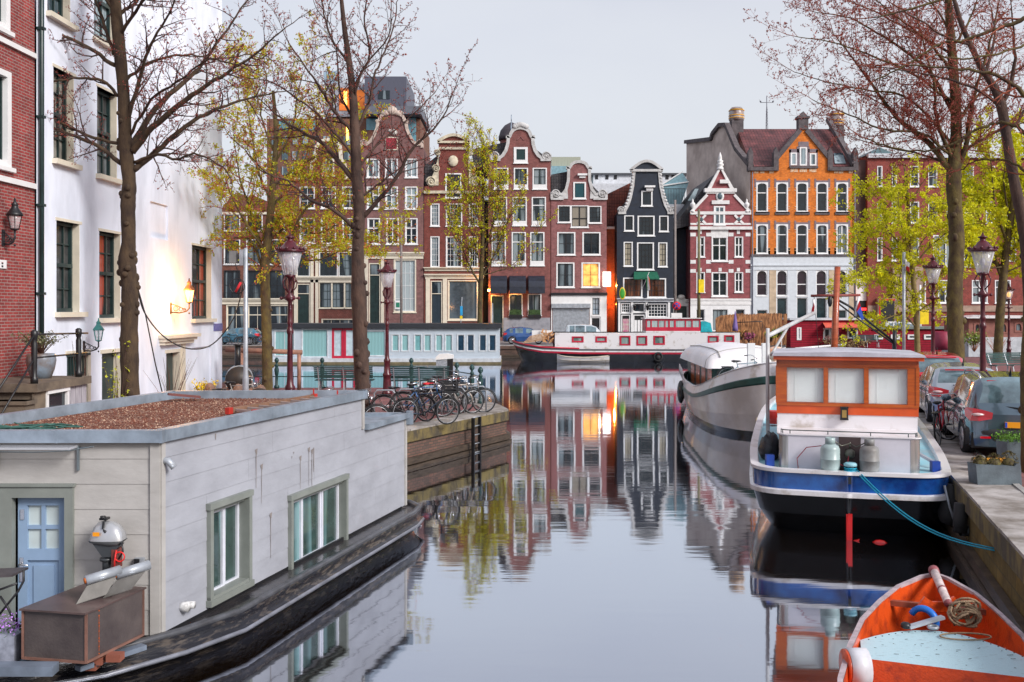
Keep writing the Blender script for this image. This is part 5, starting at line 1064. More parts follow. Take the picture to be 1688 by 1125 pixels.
bikes = [
 ('black bicycle with a chain guard, leftmost on the quay, leaning on the rack', 633, 693, 26.6, -.05, BLACK, dict(guard=True, steer=-.5)),
 ('black bicycle with a black crate over its front wheel', 668, 699, 25.6, .25, mc('frame_black_blue', (.03, .05, .09)), dict(crate=True, steer=.35)),
 ('blue framed bicycle standing behind the crate bicycle', 664, 692, 27.6, .1, mc('frame_blue', (.04, .14, .35)), dict(steer=.2)),
 ('pale silver bicycle with a red saddle cover', 690, 690, 28.0, .28, mc('frame_silver', (.4, .36, .33)), dict(steer=.3, seatc=RD_)),
 ('brown ladies bicycle in the middle of the row', 700, 683, 28.9, .05, mc('frame_brown', (.16, .06, .04)), dict(steer=-.3)),
 ('cream city bicycle with a high handlebar near the end of the row', 716, 684, 28.6, .0, mc('frame_cream', (.45, .38, .32)), dict(steer=.5)),
 ('grey bicycle closest to the quay corner, rightmost of the row', 735, 681, 28.9, -.05, mc('frame_grey', (.35, .33, .33)), dict(steer=.25)),
 ('dark red bicycle leaning at the back of the row', 706, 676, 31, .15, mc('frame_dark_red', (.2, .02, .03)), dict(steer=.2)),
]
for i, (lb, px, py, Y, rz, colr, kw) in enumerate(bikes): bicycle(lb, (PX(px, Y), Y, GZ), rz, colr, lean=random.uniform(.03, .1), group='bicycles parked on the quay', **kw)
t = thing('bicycle_rack', 'row of pale hoop stands the quay bicycles lean on', 'bicycle rack', (PX(690, 28), 28.2, GZ))
for k in range(5): m = MB(); x = -1.2+.62*k; y = -.5+.35*k; m.tube([(x, y, 0), (x, y, .65), (x+.08, y, .74), (x+.5, y, .74), (x+.58, y, .65), (x+.58, y, 0)], .022, 8); m.build('hoop', GREYM, t)
bicycle('black bicycle half hidden behind the roof edge beside the big tree', (PX(150, 19.5), 19.5, GZ), .4, BLACK, group='bicycles behind the houseboat')
bicycle('pale handled bicycle between the brown bollards', (PX(362, 28.5), 28.5, GZ), .1, mc('frame_silver', (0, 0, 0)), group='bicycles behind the houseboat')
bicycle('bicycle whose white handlebar shows over the roof below the left bench', (PX(487, 24.6), 24.6, GZ), .1, mc('frame_grey', (0, 0, 0)), group='bicycles behind the houseboat')
bicycle('bicycle lying lower behind the roof, right of the bench', (PX(545, 23.9), 23.9, GZ), .0, BLACK, group='bicycles behind the houseboat')
# ladder on quay wall
t = thing('quay_ladder', 'steel ladder fixed in a recess of the brick quay wall', 'ladder', (PX(768, 26.9)+.02, 27.3, 0), math.atan2(4.9, 2.4))
m = MB()
for x in (0, .38): m.box(x-.03, -.22, -.2, x+.03, -.14, GZ+.02)
m.build('rail', BLACK, t); m = MB()
for k in range(5): m.cyl((0, -.18, .02+.24*k), (.38, -.18, .02+.24*k), .016, 6)
m.build('rung', GREYM, t)
# ---------------------------------------------------------------- near houseboat (local frame = world axes, origin at near right corner on deck)
OX, OY = -3.78, 10.73
t = thing('houseboat', 'near grey timber houseboat with a brown gravel roof and a blue door', 'houseboat', (OX, OY, 0))
CLAD = M('grey_cladding', (.40, .415, .465), .5, .06, 1.1, bump=.2, bscale=7, detail=12, stretch=(1, 1, 2), c2=(.31, .32, .36), lo=.3, hi=.6); CLAD2 = M('warm_cladding', (.47, .455, .44), .55, .06, 1.3, bump=.2, bscale=8, detail=12, stretch=(1, 1, 2), c2=(.37, .355, .34), lo=.3, hi=.6)
OLIVE = M('olive_frame', (.22, .24, .22), .5, .1); PALEW = M('pale_window_paint', (.66, .68, .76), .4, .08, 3)
DZ = .42            # underside of the cabin
A = Vector((0, 0, 0)); B = Vector((1.34, 5.67, 0)); Cn = Vector((1.87, 7.2, 0))    # right wall line
dv = (Cn-A).normalized(); Lw = (Cn-A).length; ang = math.atan2(dv.y, dv.x)
# right wall in its own rotated frame: x along wall, -y outward(right side)
TR = Matrix.Rotation(ang, 4, 'Z')
def zr_(x): return 2.6 if x < 5.51 else 2.02
w1 = (2.02, .95, 2.95, 2.0); w2 = (0, 0, 0, 0)
def wx(px):  # distance along wall for pixel px
    lo, hi = 0, Lw
    for _ in range(40):
        mid = (lo+hi)/2; q = Vector((OX, OY, 0))+dv*mid; 
        if CX+q.x/q.y*F < px: lo = mid
        else: hi = mid
    return lo
def wz(px, py): q = Vector((OX, OY, 0))+dv*wx(px); return PZ(py, q.y)
W1 = (wx(340), wz(340, 998), wx(409), wz(340, 832)); W2 = (wx(474), wz(474, 952), wx(568.5), wz(474, 818))
boards = MB(); boards.T = TR; bh = .27; z = DZ; row = 0
def seg(mb, xa, xb, za, zb, y0=0):   # overlapping board: bottom proud
    mb.poly([(xa, y0-.009, za), (xb, y0-.009, za), (xb, y0-.002, zb), (xa, y0-.002, zb)]); mb.poly([(xa, y0-.009, za), (xa, y0+.01, za), (xb, y0+.01, za), (xb, y0-.009, za)])
z = DZ
while z < 2.6:
    zt = min(z+bh, 2.55); cuts = [(0, Lw if zt <= 2.0 else 5.51)]
    if z < 2.0 < zt: cuts = [(0, 5.51)]; seg(boards, 5.51, Lw, z, 2.0)
    for (a, c, b, d) in (W1, W2):
        if zt > c+.001 and z < d-.001:
            nc = []
            for p, q in cuts:
                if p < a < q or p < b < q:
                    nc += [(p, a), (b, q)]
                    if z < c: seg(boards, a, b, z, c)
                    if zt > d: boards.poly([(a, -.008, d), (b, -.008, d), (b, -.002, zt), (a, -.002, zt)])
                else: nc.append((p, q))
            cuts = nc
    for p, q in cuts:
        # butt joints at random places
        js = [p]; x = p+random.uniform(1.2, 2.8)
        while x < q-.6: js.append(x); x += random.uniform(1.8, 3)
        js.append(q)
        for k in range(len(js)-1): seg(boards, js[k]+(.002 if k else 0), js[k+1], z, zt)
    z += bh
boards.m = 0
boards.box(5.52, .0, 1.6, Lw, .03, 2.0)
boards.build('side_cladding', CLAD, t)
# stains on the side
m = MB(); m.T = TR; rn = random.Random(4)
for px, py, l in ((421, 745, 60), (430, 770, 60), (480, 752, 4), (494, 756, 50), (508, 742, 60), (513, 745, 58), (516, 738, 40), (483, 745, 3), (354, 715, 10), (445, 850, 70)):
    x = wx(px); zt = wz(px, py); zb = wz(px, py+l); w_ = rn.uniform(.003, .007)
    m.poly([(x-w_, -.0125, zb), (x+w_, -.0125, zb), (x+w_*2, -.0125, zt), (x-w_*2, -.0125, zt)])
    if l > 45: m.poly([(x-.02, -.0128, zt-.01), (x+.02, -.0128, zt-.04), (x+.035, -.0128, zt+.04), (x-.03, -.0128, zt+.03)])
m.split('drip_stain', M('stain_brown', (.26, .23, .22), .8), t)
# front wall (faces the camera), runs left from the corner
fb = MB(); z = DZ; DL, DR, DT = PX(12, OY)-OX, PX(123, OY)-OX, PZ(812, OY)
while z < 2.6:
    zt = min(z+bh, 2.55)
    if z < DT: seg(fb, DR+.0, 0, z, zt); seg(fb, -3.4, DL, z, zt); 
    else: seg(fb, -3.4, 0, z, zt)
    if z < DT < zt: fb.poly([(DL, -.006, DT), (DR, -.006, DT), (DR, -.002, zt), (DL, -.002, zt)])
    z += bh
fb.build('front_cladding', CLAD2, t)
m = MB(); m.box(-.09, -.03, DZ, 0.012, .02, 2.55); m.T = TR; m.box(-.0, -.03, DZ, .07, .0, 2.55); m.box(5.44, -.03, 2.0, 5.52, .3, 2.56); m.box(Lw-.07, -.03, DZ, Lw+.01, .03, 2.0); m.split('corner_board', CLAD2, t)
# inner body (dark) and back walls
RB = [(0, 0), (1.34, 5.67), (-1.62, 5.42), (-2.5, 1.53), (-3.4, 0)]
m = MB(); n = len(RB); mm = [(-.12, .32), (1.10, 5.2), (-1.55, 5.1), (-2.42, 1.6), (-3.2, .32)]
m.slab(mm[::1], DZ, 2.3); m.slab([(1.14, 5.15), (1.64, 7.1), (-.9, 7.0), (-1.5, 5.35)], DZ, 1.98); m.build('cabin_body', M('interior_dark', (.05, .06, .06), .8), t)
# roof: gravel field, zinc parapets
GRAV = bpy.data.materials.new('brown_gravel'); GRAV.use_nodes = True; n_ = GRAV.node_tree; b_ = n_.nodes['Principled BSDF']; b_.inputs['Roughness'].default_value = .9
tc_ = n_.nodes.new('ShaderNodeTexCoord'); vo = n_.nodes.new('ShaderNodeTexVoronoi'); vo.inputs['Scale'].default_value = 42; lk(n_, tc_.outputs['Object'], vo.inputs[0])
rp_ = n_.nodes.new('ShaderNodeValToRGB'); e = rp_.color_ramp.elements; e[0].position = 0; e[0].color = (.10, .03, .018, 1); e[1].position = 1; e[1].color = (.60, .42, .30, 1)
e2 = rp_.color_ramp.elements.new(.45); e2.color = (.20, .065, .038, 1); e3 = rp_.color_ramp.elements.new(.75); e3.color = (.17, .075, .05, 1)
sx_ = n_.nodes.new('ShaderNodeSeparateColor'); lk(n_, vo.outputs['Color'], sx_.inputs[0]); lk(n_, sx_.outputs[0], rp_.inputs[0])
nz_ = n_.nodes.new('ShaderNodeTexNoise'); nz_.inputs['Scale'].default_value = 1.5; lk(n_, tc_.outputs['Object'], nz_.inputs[0]); hs_ = n_.nodes.new('ShaderNodeHueSaturation'); mr_ = n_.nodes.new('ShaderNodeMapRange'); mr_.inputs['To Min'].default_value = .6; mr_.inputs['To Max'].default_value = 1.4; lk(n_, nz_.outputs[0], mr_.inputs[0]); lk(n_, mr_.outputs[0], hs_.inputs['Value']); lk(n_, rp_.outputs[0], hs_.inputs['Color']); lk(n_, hs_.outputs[0], b_.inputs['Base Color'])
bp_ = n_.nodes.new('ShaderNodeBump'); bp_.inputs['Strength'].default_value = .9; bp_.inputs['Distance'].default_value = .02; bp_.invert = True; lk(n_, vo.outputs['Distance'], bp_.inputs['Height']); lk(n_, bp_.outputs[0], b_.inputs['Normal'])
m = MB(); m.poly([(x, y, 2.5) for x, y in [(-.05, .1), (1.27, 5.25), (-1.55, 5.15), (-2.4, 1.55), (-3.3, .1)]]); rn = random.Random(9)
for i in range(9000):   # loose stones on top of the layer
    x = rn.uniform(-3.2, 1.2); y = rn.uniform(.12, 5.15)
    if x > -.1+.24*y-.12 or x < -3.2+y*.5 and y < 1.6 or x < -2.4+(y-1.6)*.24+.1 and y >= 1.6: continue
    s = rn.uniform(.008, .022); a = rn.uniform(0, pi); c_, s_ = cos(a)*s, sin(a)*s; z = 2.5
    q = [(x+c_, y+s_, z), (x-s_, y+c_, z), (x-c_*.8, y-s_*.8, z), (x+s_, y-c_, z)]; tp = (x+rn.uniform(-.3, .3)*s, y+rn.uniform(-.3, .3)*s, z+s*rn.uniform(.7, 1.2)); ids = [m.P(p) for p in q]+[m.P(tp)]
    for k in range(4): m.F((ids[k], ids[(k+1) % 4], ids[4]))
m.build('gravel', GRAV, t)
def parapet(a, b, w_=.13, z0=2.49, z1=2.62, nm='parapet', inn=1):
    m = MB(); a = Vector(a); b = Vector(b); L = (b-a).length; d = (b-a)/L; k = 0; x = 0
    while x < L-.01:
        x2 = min(L, x+2.4); p = a+d*x; q = a+d*x2; p = p.to_3d(); q = q.to_3d(); p.z = q.z = (z0+z1)/2; m.beam(p, q-(d*.004).to_3d(), w_, z1-z0); m.beam(q-(d*.03).to_3d(), q, w_+.006, z1-z0+.006); x = x2
    m.build(nm, ZINC, t)
parapet((-.0, .02), (1.395, 5.37)); parapet((1.44, 5.3), (-1.65, 5.2)); parapet((-1.62, 5.23), (-2.52, 1.53)); parapet((-2.5, 1.55), (-3.45, 0)); parapet((-3.45, -.02), (.06, -.02))
parapet((1.41, 5.38), (1.90, 7.25), .16, 1.98, 2.07, 'low_parapet'); parapet((1.95, 7.2), (-.9, 7.05), .14, 1.98, 2.07, 'low_parapet')
m = MB(); m.slab([(1.36, 5.35), (1.83, 7.15), (-.9, 7.0), (-1.5, 5.15)], 1.99, 2.02); m.build('low_roof', ZINC, t)
m = MB(); m.beam((1.95, 7.2, 1.86), (1.95, 7.2, 2.1), .12, .1); m.build('rainwater_head', ZINC, t)
# windows in the side wall
def hbwin(q, panes, label=None):
    a, c, b, d = q; m = MB(); m.T = TR; f = .065
    m.box(a, -.06, c, a+f, .02, d); m.box(b-f, -.06, c, b, .02, d); m.box(a-.02, -.07, d-f, b+.02, .02, d+.01); m.box(a-.02, -.08, c-.02, b+.02, .02, c+f*.8)
    m.box(b-f-.004, -.055, c+f, b-f+.0, .22, d-f); m.box(a, -.055, c-.01, b, .24, c+f*.8+.035); m.box(a+f, .0, d-f-.05, b-f, .22, d-f)
    o = m.build('window_frame', OLIVE, t, label); xa, xb = a+f, b-f; zc, zd = c+f*.8, d-f-.05; W = xb-xa
    s = MB(); s.T = TR; x = xa; g = MB(); g.T = TR
    for i, wf in enumerate(panes):
        x2 = x+W*wf; e_ = .045; y0 = .07 if i % 2 == 0 else .085
        s.box(x, y0, zc, x+e_, y0+.06, zd); s.box(x2-e_, y0, zc, x2, y0+.06, zd); s.box(x+e_, y0+.001, zd-e_, x2-e_, y0+.06, zd); s.box(x+e_, y0+.001, zc, x2-e_, y0+.06, zc+e_*1.3)
        g.box(x+e_, y0+.03, zc+e_, x2-e_, y0+.04, zd-e_); x = x2
    s.build('sash', PALEW, o); g.build('pane', glass('houseboat_glass', dark=(.03, .055, .05), light=(.20, .36, .38), p=.3, scale=2.3, rough=.03, spec=.9), o)
hbwin(W1, (.55, .45)); hbwin(W2, (.30, .36, .34))
# door on the front
m = MB(); f = .09
m.box(DL-.07, -.05, DZ, DL+f-.02, .04, DT+.07); m.box(DR-f, -.05, DZ, DR+.0, .04, DT+.07); m.box(DL+f-.02, -.05, DT-.05, DR-f, .04, DT+.07); m.box(DL-.09, -.07, DT+.07, DR+.02, .02, DT+.10); o = m.build('door_frame', OLIVE, t)
a, b, c, d = DL+f-.0, DR-f, DZ+.1, DT-.05; st = .10; BLUE = M('door_blue', (.25, .36, .52), .45, .08, 2); m = MB(); zm = PZ(912, OY); y0 = .05
m.box(a, y0, c, a+st, y0+.05, d); m.box(b-st, y0, c, b, y0+.05, d); m.box(a+st, y0, d-.10, b-st, y0+.05, d); m.box(a+st, y0, c, b-st, y0+.05, c+.15); m.box(a+st, y0, zm-.09, b-st, y0+.05, zm+.03)
m.box((a+b)/2-.02, y0+.004, zm+.03, (a+b)/2+.02, y0+.045, d-.1); zc = (zm+.03+d-.1)/2; m.box(a+st, y0+.006, zc-.02, b-st, y0+.044, zc+.02); m.box(a+st, y0+.03, c+.15, b-st, y0+.045, zm-.09); m.box(a+st+.06, y0+.015, c+.21, b-st-.06, y0+.03, zm-.15); 
o = m.build('door', BLUE, t); m = MB(); m.box(a+st, y0+.035, zm+.03, b-st, y0+.04, d-.1); m.build('door_pane', M('door_pane_frost', (.52, .60, .60), .25, .12, 1.5), o)
m = MB(); m.box(a+.02, y0-.01, zm-.32, a+.06, y0, zm-.06); m.cyl((a+.04, y0-.06, zm-.12), (a+.14, y0-.06, zm-.13), .009, 6); m.cyl((a+.04, y0-.06, zm-.12), (a+.04, y0-.005, zm-.12), .009, 6); m.box(a+.03, y0-.012, d-.25, a+.07, y0, d-.14); m.split('door_handle', CHROME, o)
# awning bracket on the front, pipes and vents
m = MB(); xk = PX(131, OY)-OX; zk = PZ(735, OY); m.beam((xk, -.03, zk), (xk, -.03, zk-.26), .02, .03); m.beam((xk, -.02, zk-.02), (xk+.24, -.22, zk+.02), .012, .012); m.tube([(xk+.24, -.22, zk+.02), (xk, -.24, zk-.02), (xk-.4, -.22, zk-.04), (xk-1.0, -.2, zk-.035)], .006, 4)
m.beam((xk-.86, -.03, zk), (xk-.86, -.03, zk-.26), .02, .03); m.build('awning_bracket', M('old_steel', (.14, .17, .19), .5), t)
m = MB(); m.box(xk-1.2, -.24, zk-.012, xk+.0, -.0, zk+.012); m.build('glass_canopy', clearglass('canopy_glass', (.8, .83, .9), .45), t)
m = MB(); m.T = TR; x = wx(268); z = wz(268, 763); m.tube([(x, .02, z+.03), (x, -.07, z+.02), (x+.02, -.13, z-.05)], .038, 12); m.build('vent_pipe', GREYM, t)
m = MB(); m.T = TR; x = wx(299); z = wz(299, 1000); m.cyl((x, .02, z), (x, -.09, z), .055, 14); m.cyl((x+.06, -.0, z+.005), (x+.07, -.12, z+.005), .04, 14); m.build('flue_cap', M('flue_white', (.6, .6, .6), .4, .3, 20), t)
m = MB(); xs_ = PX(232, OY)-OX; zs = PZ(927, OY); m.box(xs_-.05, -.06, zs-.05, xs_+.05, 0, zs+.055); m.m = 1; m.box(xs_-.045, -.075, zs-.045, xs_+.01, -.06, zs+.05); m.build('power_socket', [GREYM, BLACK], t)
# hull: dark steel barge with a rounded end
HULL = M('black_hull', (.012, .012, .016), .22, .3, 4, bump=.5, bscale=5, c2=(.085, .07, .06), lo=.38, hi=.5, stretch=(1, 1, 5), detail=12); 
# outline of the deck edge: runs outside the wall, rounds the far end
def offs(d, o_=.42): return A+dv*d+Vector((dv.y, -dv.x, 0))*o_
out = [Vector((-3.5, -1.25, 0)), Vector((-2.2, -1.3, 0)), Vector((-1.2, -1.05, 0)), Vector((-.35, -.55, 0)), Vector((.22, .12, 0))]+[offs(d, .42) for d in (1, 2, 3, 4, 5, 6, 6.8)]+[offs(7.35, .33), offs(7.75, .0), offs(7.95, -.6), offs(8.0, -1.6), offs(7.8, -2.8)]
def ring_(z, o_): 
    r = []
    for i, p in enumerate(out):
        a = out[max(i-1, 0)]; b = out[min(i+1, len(out)-1)]; d = (b-a).normalized(); nn = Vector((d.y, -d.x, 0)); q = p+nn*o_; r.append((q.x, q.y, z))
    return r
m = MB(); m.loft([ring_(-.3, -.28), ring_(.0, -.14), ring_(.19, -.02), ring_(.19, .03), ring_(.215, .045), ring_(.24, .03), ring_(.24, -.01), ring_(.40, .0)]); m.build('hull', HULL, t)
m = MB(); m.tube(ring_(.20, .035), .03, 6); m.build('rubbing_strake', M('worn_steel', (.22, .23, .27), .35, .3, 3, metal=.3), t)
m = MB(); m.loft([ring_(.40, .0), ring_(.43, .015), ring_(.45, .0), ring_(.45, -.07), ring_(.40, -.075), ring_(.38, -.08)]); m.build('gunwale', M('worn_edge', (.10, .105, .12), .35, .35, 4, c2=(.05, .05, .055)), t)
m = MB(); dk = ring_(.385, -.05); inn = [Vector((-3.5, .1, .385)), Vector((-2.2, .1, .385)), Vector((-1.2, .1, .385)), Vector((-.3, .1, .385)), Vector((-.05, .2, .385))]+[A+dv*d+Vector((0, 0, .385))+Vector((-dv.y, dv.x, 0))*.05 for d in (1, 2, 3, 4, 5, 6, 6.8, 7.0, 7.1, 7.1)]+[Vector((.8, 6.9, .385)), Vector((-.2, 6.8, .385))]
m.loft([dk, [tuple(p) for p in inn]]); m.build('deck', M('wet_deck', (.02, .021, .026), .18, .4, 4, bump=.4, bscale=8, c2=(.05, .045, .045)), t)
m = MB(); m.T = TR
m.box(.0, -.012, .38, Lw-.2, .02, DZ+.01); m.build('skirting', BLACK, t)
# ladder lying on the roof, plank, green netting
l = thing('ladder', 'old red ended ladder lying on the gravel roof', 'ladder', (PX(378, 13.4), 13.35, 2.53), .0)
a = Vector((0, 0, .03)); e1 = Vector((PX(518, 15.6)-l.location.x, 15.55-13.35, .03)); side = Vector((.42, -.28, 0)); 
for k in (0, 1): m = MB(); m.beam(a+side*k, e1+side*k*.9, .05, .07); m.build('rail', M('ladder_wood', (.20, .11, .07), .7, .3, 4), l)
m = MB()
for k in range(8): p = a.lerp(e1, (k+.5)/8); m.beam(p, p+side*.97, .03, .03)
m.build('rung', M('ladder_rung', (.42, .36, .34), .6), l); m = MB()
for k in (0, 1):
    for p in (a, e1): d = (e1-a).normalized(); m.beam(p+side*k-d*.03, p+side*k+d*.07, .06, .085); m.beam(p+side*k+d*.0, p+side*k+Vector((0, 0, .12)), .02, .02) if p is e1 else None
m.build('red_end_cap', M('ladder_red', (.45, .03, .02), .5), l)
m = MB(); m.beam((PX(277, 15.3), 15.3, 2.62), (PX(330, 15.5), 15.5, 2.56), .16, .03); m.build('plank', M('plank_red_brown', (.16, .05, .045), .7), None, 'short red brown plank lying over the far roof edge', 'plank')
n1 = MB(); rn = random.Random(2)
for k in range(26):
    x0 = PX(rn.uniform(-20, 40), 11.5); y0 = 11.2+rn.uniform(-.25, .45); p = [Vector((x0+q*.16, y0+rn.uniform(-.05, .05), 2.54+rn.uniform(0, .05))) for q in range(5)]; n1.tube(p, .008, 4)
n1.build('green_netting', M('netting', (.04, .12, .10), .7), None, 'bundle of green netting on the left end of the gravel roof', 'netting')
# ---------------------------------------------------------------- things on the front deck
def fr(px, py, Y): return Vector(q4(px, py, Y))
t = thing('steel_locker', 'long brown steel locker on the houseboat front deck', 'locker', (0, 0, 0)); STL = M('brown_steel', (.055, .042, .042), .45, .3, 2.5, bump=.2, c2=(.10, .08, .075)); EDG = M('copper_edge', (.20, .10, .075), .5, .3)
# corners of the box: front left, front right, back right on the deck
f0 = fr(38, 1092, 9.75); f1 = fr(142, 1094, 9.62); b1 = fr(236, 1060, 10.45); hgt = f1.z
zt = PZ(1012, 9.62); zb = f1.z; f0.z = f1.z = b1.z = zb; b0 = f0+(b1-f1)
m = MB(); pts = [(f0.x, f0.y), (f1.x, f1.y), (b1.x, b1.y), (b0.x, b0.y)]; m.slab(pts, zb, zt); m.build('box', STL, t)
cxy = Vector((sum(p[0] for p in pts)/4, sum(p[1] for p in pts)/4)); big = [((p[0]-cxy.x)*1.05+cxy.x, (p[1]-cxy.y)*1.1+cxy.y) for p in pts]
m = MB(); m.slab(big, zt, zt+.018); m.build('lid', M('lid_steel', (.10, .065, .06), .35, .3), t)
m = MB()
for p in (f0, f1, b1): m.beam((p.x, p.y, zb), (p.x, p.y, zt), .022, .022)
for p, q in ((f0, f1), (f1, b1)): m.beam((p.x, p.y, zb+.01), (q.x, q.y, zb+.01), .025, .025)
m.build('edge_trim', EDG, t)
m = MB(); d = (b1-f1).normalized(); p = f1+d*.18; p = p+Vector((d.y, -d.x, 0))*.003; m.beam((p.x, p.y, zb+.06), (p.x, p.y, zt-.06), .003, .004)
for k in range(9): z = zb+.05+k*.05+.02*(k*k % 3-1); m.beam((p.x, p.y, z), (p.x, p.y, z+.012), .010, .006)
m.build('rust_streak', M('rust_orange', (.5, .10, .015), .8), t)
# tube and strap pairs on the lid
for k, (px, lb) in enumerate(((565, 'grey tube with orange end standing on a slanted plate, left one on the locker'), (770, 'grey tube with orange end standing on a slanted plate, right one on the locker'))):
    ts = thing('tube_holder', lb, 'tube holder', (0, 0, 0), group='tubes on the steel locker')
    ax = px/4.09; e0 = fr(ax+3, 850+(440 if k == 0 else 402)/4.09, 9.95+.2*k); e1 = e0+Vector((.26, .22, .05)); low = fr((510 if k == 0 else 690)/4.09, 850+(640 if k == 0 else 600)/4.09, 9.85+.2*k); low.z = zt+.02
    m = MB(); m.cyl(e0, e1, .050, 18); m.build('tube', GREYM, ts); m = MB(); dd = (e1-e0).normalized(); m.cyl(e0-dd*.012, e0+dd*.01, .030, 9); m.build('orange_end', M('orange_plastic', (.75, .18, .03), .6, .4, 30), ts)
    m = MB(); w_ = (e1-e0)*.85; a_ = e0+Vector((0, 0, -.03))+w_*.1; b_ = low; m.poly([a_, b_, b_+w_, a_+w_]); off = Vector((.006, -.0, .006)); m.poly([p+off for p in (a_, a_+w_, b_+w_, b_)]); m.build('plate', M('dull_steel', (.11, .105, .10), .45, .3, metal=.4), ts)
# outboard motor
t = thing('outboard_motor', 'silver outboard motor with an orange sticker hung on the houseboat wall', 'outboard motor', (PX(176, 10.5), 10.5, PZ(888, 10.5)))
k_ = 10.5/F
m = MB(); SV = M('silver_cowl', (.5, .51, .53), .25, .08, 3, metal=.55); secs = []
prof = [(-.158, .01, .06), (-.15, .06, .08), (-.125, .14, .095), (-.085, .185, .105), (-.02, .2, .112), (.07, .19, .112), (.135, .155, .105), (.175, .09, .09), (.187, .01, .07)]
rows = []
for x, h, wd in prof: rows.append([(x, wd*cos(a_), -.01+(h)*sin(a_)) for a_ in [pi*i/10 for i in range(11)]])
m.loft(rows); m.poly([rows[0][i] for i in range(11)]); m.poly([rows[-1][i] for i in range(11)][::-1]); m.build('cowl', SV, t)
m = MB(); m.s = False; low = []
for x, z0_, wd in ((-.168, -.005, .06), (-.155, -.03, .082), (-.1, -.05, .102), (.06, -.075, .115), (.14, -.06, .11), (.192, -.005, .07)): low.append([(x, wd*cos(a_), -.012+z0_*sin(a_)) for a_ in [pi*i/8 for i in range(9)]])
m.loft(low); m.build('lower_cowl', M('grey_plastic', (.14, .15, .16), .35), t)
m = MB(); m.prism([(-.12, -.04), (.16, -.06), (.06, -.18), (-.02, -.18)], -.07, .07); m.cyl((0, 0, -.16), (0, 0, -.36), .045, 12); m.cyl((0, 0, -.2), (0, 0, -.23), .07, 12); m.cyl((0, 0, -.36), (0, 0, -.39), .07, 12); m.cyl((.02, 0, -.39), (.02, 0, -.85), .035, 10); m.build('leg', M('dark_shaft', (.04, .045, .05), .4), t)
m = MB(); m.box(-.075, -.115, .06, -.01, -.102, .10); 
o = m.build('sticker', M('sticker_orange', (.85, .32, .01), .4), t); o.location = (-.02, -.012, -.01)
m = MB(); m.box(.08, -.08, -.3, .14, .06, -.1); m.build('clamp', M('clamp_red_brown', (.16, .04, .03), .5), t); m = MB(); m.ring((.17, -.09, -.17), .05, .008, 'y', 14, 5); m.tube([(.14, -.1, -.1), (.13, -.12, -.2), (.12, -.1, -.3)], .008, 5); m.build('safety_cord', M('cord_red', (.7, .02, .02), .5), t)
m = MB(); m.tube([(.12, -.05, -.05), (.19, -.08, .0-.03), (.2, -.08, -.12), (.15, -.06, -.2)], .01, 5); m.build('fuel_hose', BLACK, t)
m = MB(); m.box(-.06, -.05, .20, .02, .04, .222); m.cyl((-.02, -.05, .22), (-.02, -.05, .245), .03, 8); m.cyl((0, -.08, .10), (.03, -.1, .09), .014, 6); m.beam((0, -.08, .19), (.0, -.10, .12), .02, .02); m.build('carry_handle', BLACK, t)
# beams under the locker, flower trough, folding table
t = thing('deck_beam', 'blue grey steel beam lying on the near deck under the locker', 'beam', (0, 0, 0)); m = MB(); m.beam(fr(-40, 1103, 9.5), fr(92, 1103, 9.55), .16, .09); m.build('beam', M('beam_blue_grey', (.14, .17, .22), .4, .3, 3), t); m = MB(); m.beam(fr(128, 1102, 9.75), fr(237, 1066, 10.35), .10, .05); m.build('beam_arm', M('beam_blue_grey', (0, 0, 0)), t)
m = MB()
for a_, b_ in ((160, 1088), (190, 1083), (150, 1097)): p = fr(a_, b_, 9.9); m.cbox(p, (.14, .12, .07))
m.build('support_block', M('brick_block', (.25, .08, .05), .8), t)
t = thing('flower_trough', 'pale trough of purple flowers at the bottom left corner', 'planter', (0, 0, 0)); a_ = fr(0, 1090, 9.9); m = MB(); m.box(a_.x-.7, a_.y-.1, a_.z, fr(31, 1090, 9.9).x, a_.y+.2, PZ(1045, 9.9)); m.build('trough', M('blotched_zinc', (.42, .45, .55), .5, c2=(.15, .16, .2), scale=5), t)
m = MB(); rn = random.Random(12); PU = M('purple_petal', (.40, .14, .70), .6, .3, 20, c2=(.6, .35, .75))
for i in range(420):
    p = Vector((rn.uniform(a_.x-.6, fr(33, 0, 9.9).x+.02), rn.uniform(a_.y-.16, a_.y+.2), PZ(1045, 9.9)+.02+abs(rn.gauss(.06, .06)))); s = .014
    m.poly([p+Vector((rn.uniform(-s, s), rn.uniform(-s, s), rn.uniform(-s, s))) for _ in range(4)])
m.build('flowers', PU, t); m = MB()
for i in range(260):
    p = Vector((rn.uniform(a_.x-.6, fr(33, 0, 9.9).x), rn.uniform(a_.y-.1, a_.y+.2), PZ(1045, 9.9)+rn.uniform(-.01, .08))); s = .02; m.poly([p+Vector((rn.uniform(-s, s), rn.uniform(-s, s), rn.uniform(-s, s))) for _ in range(3)])
m.build('leaves', M('dark_leaf', (.04, .10, .02), .7, .4, 20), t)
t = thing('folding_table', 'dark folding table with crossed legs in front of the blue door', 'table', (0, 0, 0)); m = MB(); p = fr(0, 940, 10.1); q = fr(47, 937, 10.35); m.slab([(p.x-.6, p.y-.25), (q.x-.02, q.y-.3), (q.x+.0, q.y), (p.x-.6, p.y+.1)], q.z-.01, q.z+.012); m.build('tabletop', M('table_grey', (.06, .05, .055), .5, .3), t)
DI = M('dark_iron', (.025, .025, .028), .45)
for pts in ([(39, 940), (39, 958), (30, 975), (-5, 1018)], [(0, 983), (12, 1000), (24, 1025)], [(-8, 975), (28, 962)]): m = MB(); m.tube([fr(x, y, 10.15+.0*i) for i, (x, y) in enumerate(pts)], .012, 6); m.build('leg', DI, t)
